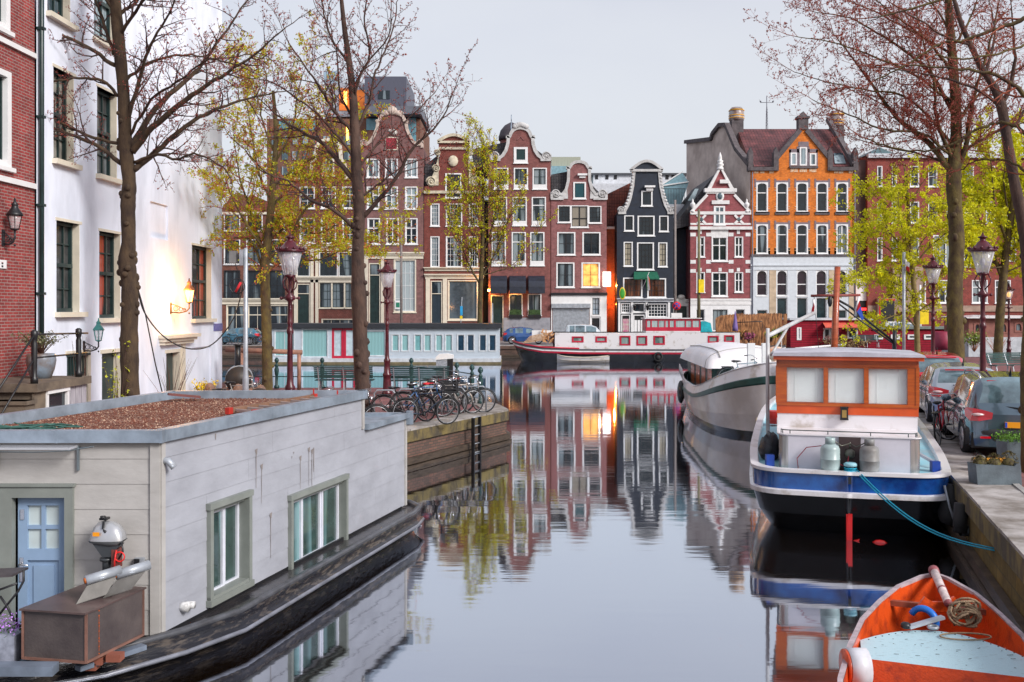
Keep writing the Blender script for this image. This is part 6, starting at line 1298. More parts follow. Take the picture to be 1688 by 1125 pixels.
# ---------------------------------------------------------------- boats
def outline(pts, n):    # resample (y,hw) list to n points by arc length with a smooth curve
    P = [Vector((a, b)) for a, b in pts]; Q = []
    for i in range(len(P)-1):
        p0, p1, p2, p3 = P[max(i-1, 0)], P[i], P[i+1], P[min(i+2, len(P)-1)]
        for k in range(8):
            t = k/8; Q.append(.5*((2*p1)+(p2-p0)*t+(2*p0-5*p1+4*p2-p3)*t*t+(3*p1-p0-3*p2+p3)*t**3))
    Q.append(P[-1]); return Q
def hull(parent, pts, levels, name_of=None, zf=lambda y: 0):
    """pts: (y,hw) from stern centre to bow centre. levels: (z0, sheer factor, width factor, length factor, material, part name)"""
    O = outline(pts, 0); ym = (pts[0][0]+pts[-1][0])/2
    def rg(z, sf, a, b, ysh=0):
        L = [(max(0, q.y)*a, ym+(q.x-ym)*b+ysh, z+sf*zf(q.x)) for q in O]; return [(-x, y, z) for x, y, z in L[::-1]]+[(x, y, z) for x, y, z in L]
    groups = {}
    for k in range(len(levels)-1):
        nm = levels[k+1][5]; groups.setdefault(nm, [levels[k+1][4], []]); groups[nm][1].append((rg(*levels[k][:4]), rg(*levels[k+1][:4])))
    for nm, (mt, prs) in groups.items():
        m = MB()
        for a, b in prs: m.loft([a, b])
        m.build(nm, mt, parent)
    return rg
def deckfill(parent, pts, z, sf, a, b, zf, mt, name='deck'):
    O = outline(pts, 0); ym = (pts[0][0]+pts[-1][0])/2; m = MB()
    for k in range(len(O)-1):
        p, q = O[k], O[k+1]; y1, y2 = ym+(p.x-ym)*b, ym+(q.x-ym)*b
        m.poly([(-p.y*a, y1, z+sf*zf(p.x)), (p.y*a, y1, z+sf*zf(p.x)), (q.y*a, y2, z+sf*zf(q.x)), (-q.y*a, y2, z+sf*zf(q.x))])
    return m.build(name, mt, parent)
BWHT = M('boat_white', (.76, .74, .76), .3, .07, 2.2, coat=.4, c2=(.50, .45, .41), lo=.32, hi=.46, detail=12); BBLU = M('boat_blue', (.015, .14, .50), .10, .25, 1.6, coat=.9, c2=(.006, .03, .17)); BBLK = M('boat_black', (.012, .013, .016), .25, .4, 2, coat=.3)
WORA = M('varnished_orange', (.52, .115, .010), .3, .2, 2.5, coat=.5, stretch=(1, 1, 8), c2=(.36, .06, .008)); WRED = M('paint_orange_red', (.62, .085, .012), .35, .15, 2, coat=.4); LBLU = M('deck_light_blue', (.22, .52, .62), .6, .15, 3, c2=(.36, .55, .6))
BRED = M('boat_red', (.50, .018, .05), .35, .12, 2); MARO = M('boat_maroon', (.30, .02, .04), .45, .2, 2)
# --- blue sterned barge
t = thing('barge', 'blue sterned barge with an orange wooden wheelhouse moored beside the right quay', 'boat', (PX(1399, 17.0), 16.95, 0), -math.atan(.29))
zf = lambda y: .045*max(0, y)+.0015*max(0, y)**2
pts = [(0, 0), (0.02, .7), (.07, 1.25), (.3, 1.56), (.8, 1.66), (3, 1.74), (7, 1.68), (9.5, 1.3), (11.3, .6), (12, 0)]
rg = hull(t, pts, [(-.4, 0, .5, .86, BBLK, ''), (-.02, 0, .80, .90, BBLK, 'hull'), (.35, .2, .93, .955, BBLK, 'hull'), (.70, .6, .985, .99, BBLK, 'hull'), (.725, .6, 1.015, 1.005, BWHT, 'rubbing_strake'), (.80, .6, 1.015, 1.005, BWHT, 'rubbing_strake'), (.815, .6, .985, .995, BWHT, 'rubbing_strake'), (1.10, 1, .99, .997, BBLU, 'blue_band'), (1.105, 1, 1.01, 1.003, BWHT, 'gunwale'), (1.16, 1, 1.01, 1.003, BWHT, 'gunwale'), (1.16, 1, .93, .975, BWHT, 'gunwale'), (1.09, 1, .92, .97, BWHT, 'gunwale')], zf=zf)
deckfill(t, pts, 1.09, 1, .925, .972, zf, LBLU)
# trunk with rounded metal corners
m = MB(); tp = []
hw = 1.17; y0 = .48
for sx in (-1, 1):
    arcp = [(sx*(hw-.16+.16*sin(a)), y0+.16-.16*cos(a)) for a in [pi/2*k/5 for k in range(6)]]
    tp += (arcp[::-1] if sx < 0 else arcp)
tp = [(-hw-.06, 3.2)]+tp+[(hw+.06, 3.2)]
m.slab(tp, 1.05, 1.70); m.build('aft_trunk', M('boat_white_trunk', (.62, .60, .66), .35, .12, 1.2, coat=.4), t)
m = MB(); 
for sx in (-1, 1):
    ar = [(sx*(hw-.16+.165*sin(a)), y0+.16-.165*cos(a)) for a in [pi/2*k/6 for k in range(7)]]; m.loft([[(x, y, 1.10) for x, y in ar+[(sx*(hw+.01), 1.0)]], [(x, y, 1.68) for x, y in ar+[(sx*(hw+.01), 1.0)]]])
m.build('metal_corner', M('brushed_corner', (.5, .48, .46), .25, .2, 2, metal=.7, stretch=(8, 8, .5)), t)
m = MB(); m.slab([(x*1.03, y-.02 if y < 1 else y) for x, y in tp], 1.70, 1.72); m.build('trunk_top', BWHT, t)
m = MB(); rp = [(x*.97, y+.06, 1.78) for x, y in tp[1:-1]]; m.tube(rp, .009, 5)
for x, y in [tp[1], tp[3], tp[6], tp[-7], tp[-4], tp[-2]]+[(-.35, y0), (.38, y0)]: m.cyl((x*.97, y+.06, 1.7), (x*.97, y+.06, 1.78), .009, 5)
m.build('handrail', DKG, t)
# wheelhouse
wy = 1.62; wx0, wx1 = -1.22, 1.24; m = MB(); m.box(wx0, wy, 1.7, wx1, wy+2.1, 2.0); m.build('wheelhouse_base', BWHT, t)
m = MB(); m.box(wx0-.015, wy-.015, 1.97, wx1+.015, wy+2.1, 2.12); m.build('orange_plinth', WRED, t)
W3_ = [(wx0+.17, wx0+.83), (wx0+.91, wx0+1.54), (wx0+1.62, wx1-.17)]; zb, zt_ = 2.18, 2.83
m = MB(); m.wall(wx0, 2.12, wx1, 3.0, [(a, zb, b, zt_) for a, b in W3_], y=wy, rec=.07)
m.box(wx0-.02, wy-.03, 2.12, wx1+.02, wy, 2.165); m.box(wx0-.012, wy-.02, 2.86, wx1+.012, wy, 2.9)
for sx, xx in ((-1, wx0), (1, wx1)): m.box(xx-.03, wy-.012, 2.165, xx+.03, wy+.05, 2.86)
for sx, xx in ((-1, wx0), (1, wx1)):
    m.box(xx-.02, wy, 2.12, xx+.02, wy+2.1, 2.3); m.box(xx-.02, wy, 2.8, xx+.02, wy+2.1, 3.0)
    for y in (0, .7, 1.4, 2.05): m.box(xx-.022, wy+y, 2.3, xx+.022, wy+y+.08, 2.8)
m.box(wx0, wy+2.05, 2.12, wx1, wy+2.1, 3)
m.build('wheelhouse', WORA, t)
BLI = M('white_blind', (.84, .90, .90), .5, .05, 2)
for a, b in W3_:
    m = MB(); m.box(a, wy+.045, zb, b, wy+.05, zt_); o = m.build('window', clearglass('clear_pane', (.9, .95, .95), .08), t)
    m = MB(); z = zb+.01
    while z < zt_-.01: m.poly([(a+.01, wy+.075, z), (b-.01, wy+.075, z), (b-.01, wy+.09, z+.021), (a+.01, wy+.09, z+.021)]); z += .021
    m.box(a, wy+.10, zb, b, wy+.11, zt_)
    for q in (.22, .8): m.box(a+(b-a)*q, wy+.068, zb, a+(b-a)*q+.006, wy+.072, zt_)
    m.build('blind', BLI, o)
m = MB(); m.box(wx0-.07, wy-.12, 2.98, wx1+.10, wy+2.25, 3.05); m.build('roof_edge', WRED, t); m = MB(); m.prism([(wx0-.1, 3.05), (wx1+.13, 3.05), (wx1+.1, 3.09), (0, 3.14), (wx0-.08, 3.1)], wy-.16, wy+2.3); m.build('roof', M('roof_grey', (.50, .50, .56), .5, .2, 2), t)
m = MB(); m.prism([(-.1, 1.9), (.04, 1.9), (.035, 2.1), (-.09, 2.1)], wy-.14, wy-.03); m.box(-.1, wy-.15, 2.1, .045, wy-.02, 2.125); m.box(-.1, wy-.15, 1.885, .045, wy-.02, 1.9); o = m.build('stern_light', BLACK, t)
m = MB(); m.box(-.07, wy-.145, 1.93, .01, wy-.1, 2.07); m.build('amber_lens', M('amber_glass', (.30, .20, .06), .2), o)
# brown panel and gas bottles
m = MB(); m.box(-.16, .42, 1.12, .20, .475, 1.70); m.build('brown_panel', M('brown_panel', (.05, .03, .03), .6), t)
m = MB(); m.ball((.02, .38, 1.42), (.09, .05, .09), 10, 6); m.cyl((.02, .40, 1.5), (.02, .36, 1.62), .015, 6); m.tube([(.02, .36, 1.6), (-.12, .3, 1.56), (-.2, .25, 1.62), (-.27, .22, 1.66)], .011, 5); m.tube([(.02, .36, 1.6), (.12, .3, 1.55), (.2, .25, 1.6), (.3, .22, 1.66)], .011, 5); m.build('regulator', M('brass_dark', (.12, .12, .10), .4, metal=.5), t)
m = MB(); m.tube([(-.4, .3, 1.56), (-.7, .40, 1.5), (-.86, .42, 1.3), (-.84, .42, 1.12)], .008, 5); m.tube([(0, .35, 1.4), (-.02, .3, 1.26), (-.1, .3, 1.22), (-.16, .28, 1.25)], .010, 5); m.build('gas_hose', M('hose_red', (.35, .03, .05), .5), t)
def bottle(label, x, mt):
    # world position from the barge frame
    T = t.matrix_basis if False else Matrix.Translation(t.location) @ Matrix.Rotation(t.rotation_euler.z, 4, 'Z'); p = T @ Vector((x, .23, 1.11))
    b = thing('gas_bottle', label, 'gas bottle', p, group='gas bottles on the blue barge'); m = MB(); m.lathe((0, 0, 0), [(.13, 0), (.135, .035), (.155, .05), (.162, .09), (.162, .22), (.167, .225), (.167, .235), (.162, .24), (.162, .40), (.14, .455), (.08, .49), (.04, .50)], 20); m.build('body', mt, b)
    m = MB(); m.lathe((0, 0, 0), [(.085, .48), (.085, .59), (.07, .60), (.07, .5)], 14); m.build('collar', mt, b); m = MB(); m.cyl((0, 0, .49), (0, 0, .56), .02, 6); m.cyl((-.05, -.02, .54), (.05, -.02, .54), .015, 6); m.build('valve', BLACK, b)
bottle('clean pale grey gas bottle left of the brown panel on the barge stern', -.31, M('bottle_pale', (.36, .46, .46), .35, .1, 3)); bottle('dull darker grey gas bottle right of the brown panel on the barge stern', .33, M('bottle_grey', (.27, .29, .30), .5, .2, 3, c2=(.18, .17, .16)))
m = MB(); m.box(-.06, .12, 1.1, .1, .22, 1.18); m.lathe((.02, .17, 1.18), [(.05, 0), (.05, .05), (.11, .06), (.11, .10), (.08, .12)], 12); m.build('bollard', LBLU, t)
m = MB(); m.beam((0, -.035, .96), (.0, -.02, 1.08), .05, .04); m.build('fairlead', BLACK, t)
m = MB(); m.poly([(-.05, .15, -.4), (-.05, .15, .42), (.0, .15, .42), (.0, .15, -.4)]); m.prism([(-.045, -.4), (-.04, .30), (-.02, .44), (.045, .44), (.04, -.4)], .02, .1); m.build('rudder', M('rudder_red', (.75, .012, .01), .3, coat=.5), t)
m = MB(); m.prism([(.0, -.02), (.16, .03), (.10, -.1), (.0, -.1)], .0, .06); m.ball((.48, -.0, -.03), (.13, .05, .08), 10, 6); m.build('propeller_guard', M('rudder_red', (0, 0, 0)), t)
ROPE = M('teal_rope', (.0, .28, .42), .6, .3, 30)
T = Matrix.Translation(t.location) @ Matrix.Rotation(t.rotation_euler.z, 4, 'Z')
a = T @ Vector((.1, .1, 1.16)); b = Vector((6.60, 13.66, .62)); m = MB()
for o_ in (0, .025):
    m.tube([a.lerp(b, k/14)+Vector((o_, 0, -.28*sin(pi*k/14)+o_)) for k in range(15)], .011, 6)
m.build('mooring_rope', ROPE, None, 'teal mooring rope running from the barge stern to the quay wall', 'rope')
m = MB()
for k in range(4): m.ring((.02, .17, 1.14+.022*k), .085+.012*(k % 2), .013, 'z', 16, 5)
m.tube([(-.4, .1, 1.13), (-.25, .05, 1.12), (-.1, .1, 1.14), (.02, .06, 1.16)], .013, 5); m.tube([(-.33, .06, 1.12), (-.1, .03, 1.13), (.1, .06, 1.15)], .013, 5); m.build('coiled_rope', ROPE, t)
def bpt(x, y, z): return T @ Vector((x, y, z))
m = MB(); rn = random.Random(3); m.ball((0, 0, .23), (.2, .36, .26), 12, 8); 
for i, v in enumerate(m.v): m.v[i] = (v[0]*rn.uniform(.85, 1.15), v[1]*rn.uniform(.9, 1.1), max(0, v[2]*rn.uniform(.85, 1.15)))
m.build('tarp_roll', M('black_tarp', (.012, .016, .022), .35, .5, 6, bump=.5), None, 'bundle of black tarpaulin on the left side deck of the blue barge', 'tarpaulin', loc=bpt(-1.36, 1.35, 1.12), rz=-.3)
m = MB(); m.box(-.07, -.06, 0, .07, .06, .2); m.build('jerrycan', M('can_blue', (.01, .05, .3), .4), None, 'small blue can beside the black tarpaulin on the barge', 'can', loc=bpt(-1.33, .62, 1.12))
m = MB(); m.box(-.07, -.06, 0, .07, .06, .18); m.build('winch_box', M('can_blue', (0, 0, 0)), None, 'small blue box at the right rear corner of the barge deck', 'box', loc=bpt(1.43, .75, 1.12))
m = MB(); m.lathe((0, 0, 0), [(.14, 0), (.18, .28), (.16, .28)], 14); m.build('bucket', M('bucket_red', (.6, .02, .01), .4), None, 'red bucket on the far left side deck of the blue barge', 'bucket', loc=bpt(-1.35, 5.0, 1.4))
m = MB(); m.beam((0, 0, 0), (-.35, 1.7, .35), .05, .05); m.build('plank', GREYM, None, 'pale rail lying along the right side deck of the barge', 'rail', loc=bpt(1.48, 1.0, 1.22))
m = MB(); PG = M('painted_pole', (.5, .5, .5), .45, .15, 3)
m.tube([bpt(-1.40, 2.0, 1.15)-t.location, bpt(-1.42, 2.2, 2.3)-t.location, bpt(-1.42, 2.3, 3.55)-t.location], .035, 8); bb = bpt(-1.42, 2.3, 3.4)-t.location; tip = Vector(q4(1342, 516, 22.5))-t.location; m.tube([bb, tip], .045, 8); m.tube([bpt(-1.36, 2.5, 3.02)-t.location, bb.lerp(tip, .42)], .03, 6); m.build('davit', PG, None, 'white painted pole with a slanting boom at the left of the wheelhouse', 'boom', loc=t.location)
# mast with crossbar
t = thing('mast', 'red brown wooden mast with a crossbar rising behind the orange wheelhouse', 'mast', (PX(1371, 24), 24, 1.5))
def mm(px, py, Y=24): return Vector(q4(px, py, Y))-t.location
m = MB(); m.tube([(0, 0, 0), mm(1380.5, 440)], [.09, .07], 10); m.build('pole', M('mast_varnish', (.36, .07, .02), .35, .2, 3, coat=.3, stretch=(1, 1, 6)), t)
m = MB(); m.tube([mm(1337, 488), mm(1418, 487)], .035, 6); m.build('crossbar', M('spar_red', (.22, .04, .03), .5), t); m = MB(); m.tube([mm(1378, 478), mm(1340, 490)], .008, 4); m.tube([mm(1378, 474), mm(1415, 488)], .008, 4); m.tube([mm(1342, 490), mm(1350, 583)], .006, 4); m.ball(mm(1368, 497), (.06, .06, .14), 8, 5)
m.tube([mm(1372, 490), mm(1400, 505), mm(1475, 565, 24)], .03, 6); m.tube([mm(1376, 496), mm(1420, 530), mm(1473, 567)], .02, 6); m.tube([mm(1475, 545), mm(1474, 585)], .05, 6); m.build('rigging', BLACK, t)
flag('flag', 'small red pennant at the tip of the white boom', q4(1342, 518, 22.5), q4(1341, 494, 22.5), [[q4(1341.5, 495, 22.5), q4(1343, 507, 22.4), q4(1341, 516, 22.4), q4(1338, 514, 22.5)]], [RD_])
flag('flag', 'red and blue flag at the right end of the mast crossbar', q4(1410, 521, 23.9), q4(1416, 489, 23.9), [[q4(1416, 494, 23.9), q4(1419, 505, 23.8), q4(1413, 514, 23.8), q4(1411, 511, 23.9)], [q4(1419, 505, 23.8), q4(1424, 526, 23.8), q4(1421, 528, 23.8), q4(1413, 514, 23.8)]], [RD_, BL_])
# fenders between barge and quay
t0 = thing('fender', 'big round black fender squeezed between barge and quay', 'fender', (PX(1566, 16.9), 16.9, .62)); m = MB(); m.lathe((0, 0, -.35), [(.02, 0), (.16, .06), (.2, .2), (.2, .45), (.14, .62), (.03, .7)], 14); m.build('body', RUBBER, t0)
m = MB(); m.tube([(-.16, -.15, .35), (-.1, -.22, 0), (0, -.2, -.28), (.12, -.15, -.25), (.25, 0, .1)], .02, 6); m.build('rope_loop', GREYM, t0)
t0 = thing('fender', 'ribbed black hose fender bent against the mossy quay wall', 'fender', (PX(1585, 15.8), 15.8, .35)); m = MB(); m.tube([(0, 0, .5), (-.02, 0, .25), (-.02, 0, .05)], .11, 10); m.build('body', RUBBER, t0)
m = MB(); 
for k in range(9): m.cyl((-.02+.03*k, 0, .07), (-.005+.03*k, 0, .07), .085, 12)
m.cyl((-.02, 0, .07), (.24, 0, .07), .075, 10); m.build('ribbed_end', M('rib_grey', (.04, .045, .05), .4), t0)
# --- middle white boat
t = thing('white_boat', 'round bowed white boat with a dark green stripe behind the blue barge', 'boat', (8.15, 30.4, 0))
MW = M('hull_cream_white', (.74, .70, .69), .35, .12, .8, coat=.5, c2=(.50, .45, .42), detail=10); DGS = M('stripe_green', (.02, .07, .06), .35, .2)
zf2 = lambda y: 1.08*max(0, 1-y/5.0)**1.7+.25*max(0, (y-9)/5)**2
pts = [(12.6, 0), (12.3, .6), (11, 1.1), (9, 1.45), (6.8, 1.7), (4.3, 1.85), (2.2, 1.75), (.9, 1.3), (.2, .6), (0, 0)]
hull(t, pts, [(-.4, 0, .7, .96, BBLK, ''), (.0, 0, .86, .975, BBLK, 'boot_top'), (.17, .0, .90, .98, BBLK, 'boot_top'), (.5, .2, .97, .988, MW, 'hull'), (.86, .75, 1.0, 1.0, MW, 'hull'), (.88, .78, 1.02, 1.004, DGS, 'green_stripe'), (.98, .85, 1.02, 1.004, DGS, 'green_stripe'), (1.0, .86, 1.0, 1.0, DGS, 'green_stripe'), (1.22, 1.0, .96, .99, BWHT, 'bulwark'), (1.25, 1, .98, .995, BWHT, 'bulwark'), (1.27, 1, .95, .985, BWHT, 'bulwark'), (1.22, 1, .93, .98, BWHT, 'bulwark'), (.9, .8, .94, .985, BWHT, 'bulwark')], zf=zf2)
deckfill(t, pts, .92, .7, .94, .985, zf2, LBLU)
m = MB(); m.beam((0, -.03, -.3), (0, -.12, 2.35), .09, .12); m.beam((0, -.14, 1.9), (0, -.14, 3.0), .02, .02); m.build('stem', MW, t)
m = MB(); 
for sx in (-1, 1): m.ring((sx*.62, .12, .55), .085, .022, 'y', 16, 6)
m.build('hawse_ring', M('hawse_cream', (.55, .45, .32), .5), t)
m = MB(); CG = M('cabin_dark_green', (.012, .03, .025), .4, .2); pc = [(-1.15, 4.6), (1.6, 4.6), (1.3, 11.8), (-.75, 11.8)]; m.slab(pc, .95, 1.88); m.build('cabin_wall', CG, t)
m = MB(); 
for k in range(4): y = 4.62+k*1.6; m.poly([(-1.165+.056*(y-4.6), y, .98), (-1.165+.056*(y+1.1-4.6), y+1.1, .98), (-1.165+.056*(y+1.1-4.6), y+1.1, 1.85), (-1.165+.056*(y-4.6), y, 1.85)][::-1])
m.build('cabin_door', WORA, t)
m = MB(); rows = []
for y, s in ((4.3, .0), (4.45, .6), (4.9, .9), (6, 1), (9, 1), (11.5, .85), (12, .5), (12.2, 0)):
    c0, hw_ = .25, 1.62-.045*(y-4.5); rows.append([(c0-hw_*cos(a), y, 1.84+.78*s*sin(a)**.7+.04) for a in [pi*k/12 for k in range(13)]])
m.loft(rows); m.build('cabin_roof', M('roof_canvas_white', (.88, .86, .87), .55, .08, 1), t)
m = MB(); m.tube([rows[2][k] for k in range(13)], .02, 5); m.tube([(rows[k][3][0], rows[k][3][1], rows[k][3][2]+.02) for k in range(1, 7)], .02, 5); m.build('canvas_seam', M('seam_grey', (.4, .38, .36), .6), t)
m = MB()
for k in range(10): y = 9.3+k*.45; a = 2-.14*max(0, y-7.5); m.cyl((-a+.35, y, 1.2), (-a+.35, y, 1.55), .015, 5)
m.tube([(-2+.14*max(0, 9.3+k*.45-7.5)+.35, 9.3+k*.45, 1.55) for k in range(10)], .02, 5); m.build('stern_rail', BWHT, t)
m = MB(); m.ball((-1.62, 8.3, .75), (.15, .2, .45), 10, 8); m.build('fender', BBLK, t)
for px, y0_, y1_ in ((1238, 566, 640), (1262, 566, 625)):
    m = MB(); p = Vector(q4(px, y1_, 33.5)); m.box(-.12, -.08, 0, .12, .08, (y1_-y0_)*33.5/F); m.build('white_post', WHITE, None, 'square white post on the white boat, ' + ('left' if px < 1250 else 'right') + ' of the two', 'post', loc=p)
bicycle('grey bicycle lying on the foredeck of the white boat', (PX(1197, 33.0), 33.0, 1.35), .15, mc('frame_steel_blue', (.22, .3, .36)), lean=.2, group='bicycles on boats')
m = MB(); m.ball((0, 0, 0), (.35, .3, .25), 8, 6); m.cyl((0, 0, -.5), (0, 0, -.1), .16, 8); m.build('flower_pot', M('peach_flowers', (.75, .32, .16), .7, c2=(.7, .6, .5), scale=8), None, 'pot of peach coloured flowers at the roof edge of the white boat', 'flower pot', loc=q4(1279, 583, 34))
# --- orange dinghy in the foreground
t = thing('dinghy', 'orange rowing boat with a pale blue bow deck in the bottom right corner', 'boat', (0, 0, 0))
ORB = M('dinghy_orange', (.74, .085, .010), .4, .2, 5, bump=.3, coat=.3, c2=(.34, .035, .012), lo=.3, hi=.5, detail=12); GUN = M('gunwale_mauve', (.42, .34, .36), .6, .25, 8); PB_ = M('pale_blue_deck', (.44, .63, .69), .55, .12, 11, c2=(.24, .34, .37), lo=.27, hi=.42, detail=12, stretch=(1, 3, 1), bump=.3)
def dz(px, py, z): # point on height z under a pixel
    Y = (CAMH-z)*F/(py-HY); return Vector((PX(px, Y), Y, z))
bowp = Vector((5.34, 12.65, .62)); 
# left gunwale from bow to stern, right mirrored about the axis
ax0 = Vector((5.2, 12.3)); axd = Vector((-.36, -.93)).normalized(); sd_ = Vector((axd.y, -axd.x))   # sd_: left of the boat seen from us
def dp(u, v, z): p = ax0+axd*u+sd_*v; return (p.x, p.y, z)
stn = [(0, .0, .66), (.10, .15, .64), (.45, .42, .58), (1.0, .62, .53), (1.7, .79, .5), (2.6, .88, .48), (3.6, .92, .48), (4.6, .88, .5)]
def shell(o_, inner=False):
    rows = []
    for u, hw_, zg in stn:
        h = max(0, hw_-o_); r = []
        for k in range(-8, 9):
            tt = k/8; a = abs(tt); x = h*(1-(1-a)**2.2)*(1 if tt >= 0 else -1); z = -.18+(zg+.18)*(a**2.4)
            r.append(dp(u+(o_ if u == 0 else 0)+.12*(1-a)*(1 if u < .2 else 0), x, z))
        rows.append(r)
    return rows
m = MB(); m.loft(shell(0)); m.build('outer_hull', M('dinghy_white', (.62, .62, .66), .4, .15, 4), t)
m = MB(); m.loft(shell(.03)); m.build('inner_hull', ORB, t)
m = MB(); gl_ = [dp(u, hw_, zg) for u, hw_, zg in stn]; gr_ = [dp(u, -hw_, zg) for u, hw_, zg in stn]
for L_ in (gl_, gr_):
    for k in range(len(L_)-1): m.beam(L_[k], L_[k+1], .05, .035)
m.build('gunwale', GUN, t)
# bow deck: pale blue plate with curved front edge
m = MB(); ed = []
for k in range(13):
    v = -1+k/6; u = 2.1-.62*(1-v*v); ed.append((u, v*.84))
top = [dp(u, v*.95, .40) for u, v in ed]; bot_ = [dp(2.62, v*.91, .38) for u, v in ed]
m.loft([top, bot_]); m.loft([[(p[0], p[1], p[2]-.05) for p in top], top]); m.build('bow_deck', PB_, t)
m = MB(); rn = random.Random(44)
for k in range(25): p = Vector(top[0]).lerp(Vector(top[6]), k/12) if k < 13 else Vector(top[6]).lerp(Vector(top[12]), (k-12)/12); i = min(11, int(k/2)); p = Vector(top[i]).lerp(Vector(top[i+1]), (k % 2)*.5); m.ball((p.x, p.y-.05, p.z+.001), (.009, .009, .005), 6, 4)
for k in range(26):
    u = rn.uniform(1.9, 2.5); q = Vector(dp(u, rn.uniform(-.7, .7), .402 if u < 2.2 else .392)); a = rn.uniform(-.5, .5); l = rn.uniform(.01, .05); m.beam(q, q+Vector((cos(a)*l, sin(a)*l, 0)), .004, .003)
m.build('rivets', M('chipped_edge', (.08, .09, .09), .8), t)
m = MB(); m.loft([[(p[0], p[1], p[2]-.0) for p in bot_], [(p[0], p[1]-.03, p[2]-.45) for p in bot_]]); m.build('bulkhead', ORB, t)
m = MB(); a, b = Vector(dp(.75, .52, .46)), Vector(dp(.75, -.52, .46)); m.beam(a, b, .07, .06); m.build('thwart', M('thwart_wood', (.25, .06, .03), .6, .3, 6), t)
m = MB(); mid = a.lerp(b, .5); m.prism([(mid.x-.3, .43), (mid.x+.3, .43), (mid.x+.24, .5), (mid.x+.17, .60), (mid.x+.08, .54), (mid.x-.08, .54), (mid.x-.17, .60), (mid.x-.24, .5)], mid.y-.07, mid.y-.03); m.build('bow_bracket', ORB, t)
m = MB(); p0 = Vector((5.18, 12.3, .71)); p1 = Vector((4.99, 11.45, .55)); m.tube([p0, p1], [.05, .045], 12); m.build('samson_post', M('post_pinkwhite', (.62, .52, .50), .6, .2, 12), t); m = MB(); d = (p1-p0).normalized(); m.cyl(p0-d*.01, p0+d*.07, .062, 12); m.cyl(p0.lerp(p1, .6), p0.lerp(p1, .6)+d*.02, .055, 12); m.cyl(p1-d*.01, p1+d*.012, .048, 12); m.build('post_band', M('band_maroon', (.28, .08, .09), .5), t)
# fairlead block at the left rear corner
m = MB(); c = Vector(q4(1412, 1100, 9.75)); m.cyl(c+Vector((-.09, 0, 0)), c+Vector((.10, 0, 0)), .18, 20); o = m.build('fender_block', M('dinghy_white', (0, 0, 0)), t); m = MB(); m.cyl(c+Vector((-.12, 0, 0)), c+Vector((-.085, 0, 0)), .17, 20); m.build('orange_face', ORB, o)
# rope, blue ring, bilge clip
t2 = thing('rope_heap', 'heap of tan rope hanging over the bow bracket of the dinghy', 'rope', (0, 0, 0)); m = MB(); rn = random.Random(5); cc = Vector(dp(1.12, -.27, .46))
for k in range(9):
    r = rn.uniform(.09, .19); ph = rn.uniform(0, 6); tilt = rn.uniform(-.5, .5); P_ = []
    for j in range(15): a = ph+j/14*2*pi; P_.append(cc+Vector((r*cos(a)+tilt*.1, .07*sin(a*1.3+k)+rn.uniform(-.01, .01), max(-.07, .11*sin(a)+.02*k-.03))))
    m.tube(P_, .014, 6)
for k in range(3): m.tube([Vector(dp(.75, -.15-.10*k, .52)), Vector(dp(.83, -.2-.1*k, .56)), Vector(dp(.95, -.25-.08*k, .5)), Vector(dp(1.15, -.3, .42))], .014, 6)
m.build('rope', M('tan_rope', (.34, .24, .15), .9, .3, 40, bump=.6, bscale=90), t2)
t3 = thing('cleat_clamp', 'grey metal clamp with a black and blue handle on the pale blue bow deck', 'clamp', (0, 0, 0)); c = Vector(dp(1.5, .13, .45)); m = MB(); m.beam(c+Vector((-.22, -.05, 0)), c+Vector((.2, .05, .08)), .07, .03); m.ring(c+Vector((.05, -.04, .0)), .05, .018, 'z', 12, 5); m.build('clamp', GREYM, t3); m = MB(); m.ball(c+Vector((-.24, -.02, .01)), (.06, .06, .04), 8, 5); m.build('grip', BLACK, t3)
m = MB(); m.ring((0, 0, 0), .14, .038, 'x', 14, 6, .4, pi+.2); m.build('blue_hose', M('hose_blue', (.01, .16, .6), .4), None, 'curved bright blue hose behind the clamp in the dinghy', 'hose', loc=dp(1.3, .16, .44), rz=.8)
m = MB(); m.ring(Vector(dp(1.62, -.25, .415)), .27, .010, 'z', 24, 5); 
for i, v in enumerate(m.v): q = Vector(dp(1.62, -.25, .415)); m.v[i] = (v[0], q.y+(v[1]-q.y)*.42, v[2])
m.build('wire_loop', M('tan_rope', (0, 0, 0)), None, 'thin tan loop lying on the pale blue bow deck', 'rope')
# ---------------------------------------------------------------- far boats
# pale blue flat houseboat at left
t = thing('flat_houseboat', 'long flat roofed pale blue houseboat with curtained windows and a red door', 'houseboat', (PX(448, 73), 73, 0)); k73 = 73/F
def hx_(p): return (p-448)*k73
def hz7(p): return PZ(p, 73)
PBW = M('pale_blue_boards', (.50, .57, .64), .5, .06, 2, stretch=(1, 1, 4)); W_ = hx_(823)
TQ = glass('turquoise_curtain', dark=(.10, .28, .30), light=(.34, .62, .64), p=.9, scale=.8); TQD = glass('navy_glass', dark=(.015, .04, .07), light=(.05, .09, .14), p=.4)
hs = []; wl_ = [(452, 545, 486, 588, 2, TQ), (497, 542, 541, 590, 1, TQ), (601, 545, 636, 588, 1, TQ)]+[(x, 551, x+13.5, 580, 1, TQ) for x in (645, 661, 682, 698, 717, 733)]+[(x, 551, x+13.5, 580, 1, TQD) for x in (753, 769, 789, 805)]
m = MB(); hs = [(hx_(a), hz7(d), hx_(c), hz7(b)) for a, b, c, d, e, g in wl_]+[(hx_(547), hz7(591), hx_(586), hz7(541))]
m.wall(0, hz7(592), W_, hz7(541), hs, rec=.08); m.box(W_-.001, .0, hz7(592), W_, 4.5, hz7(541)); m.box(0, .2, hz7(592), W_-.002, 4.5, hz7(541)); m.build('wall', PBW, t)
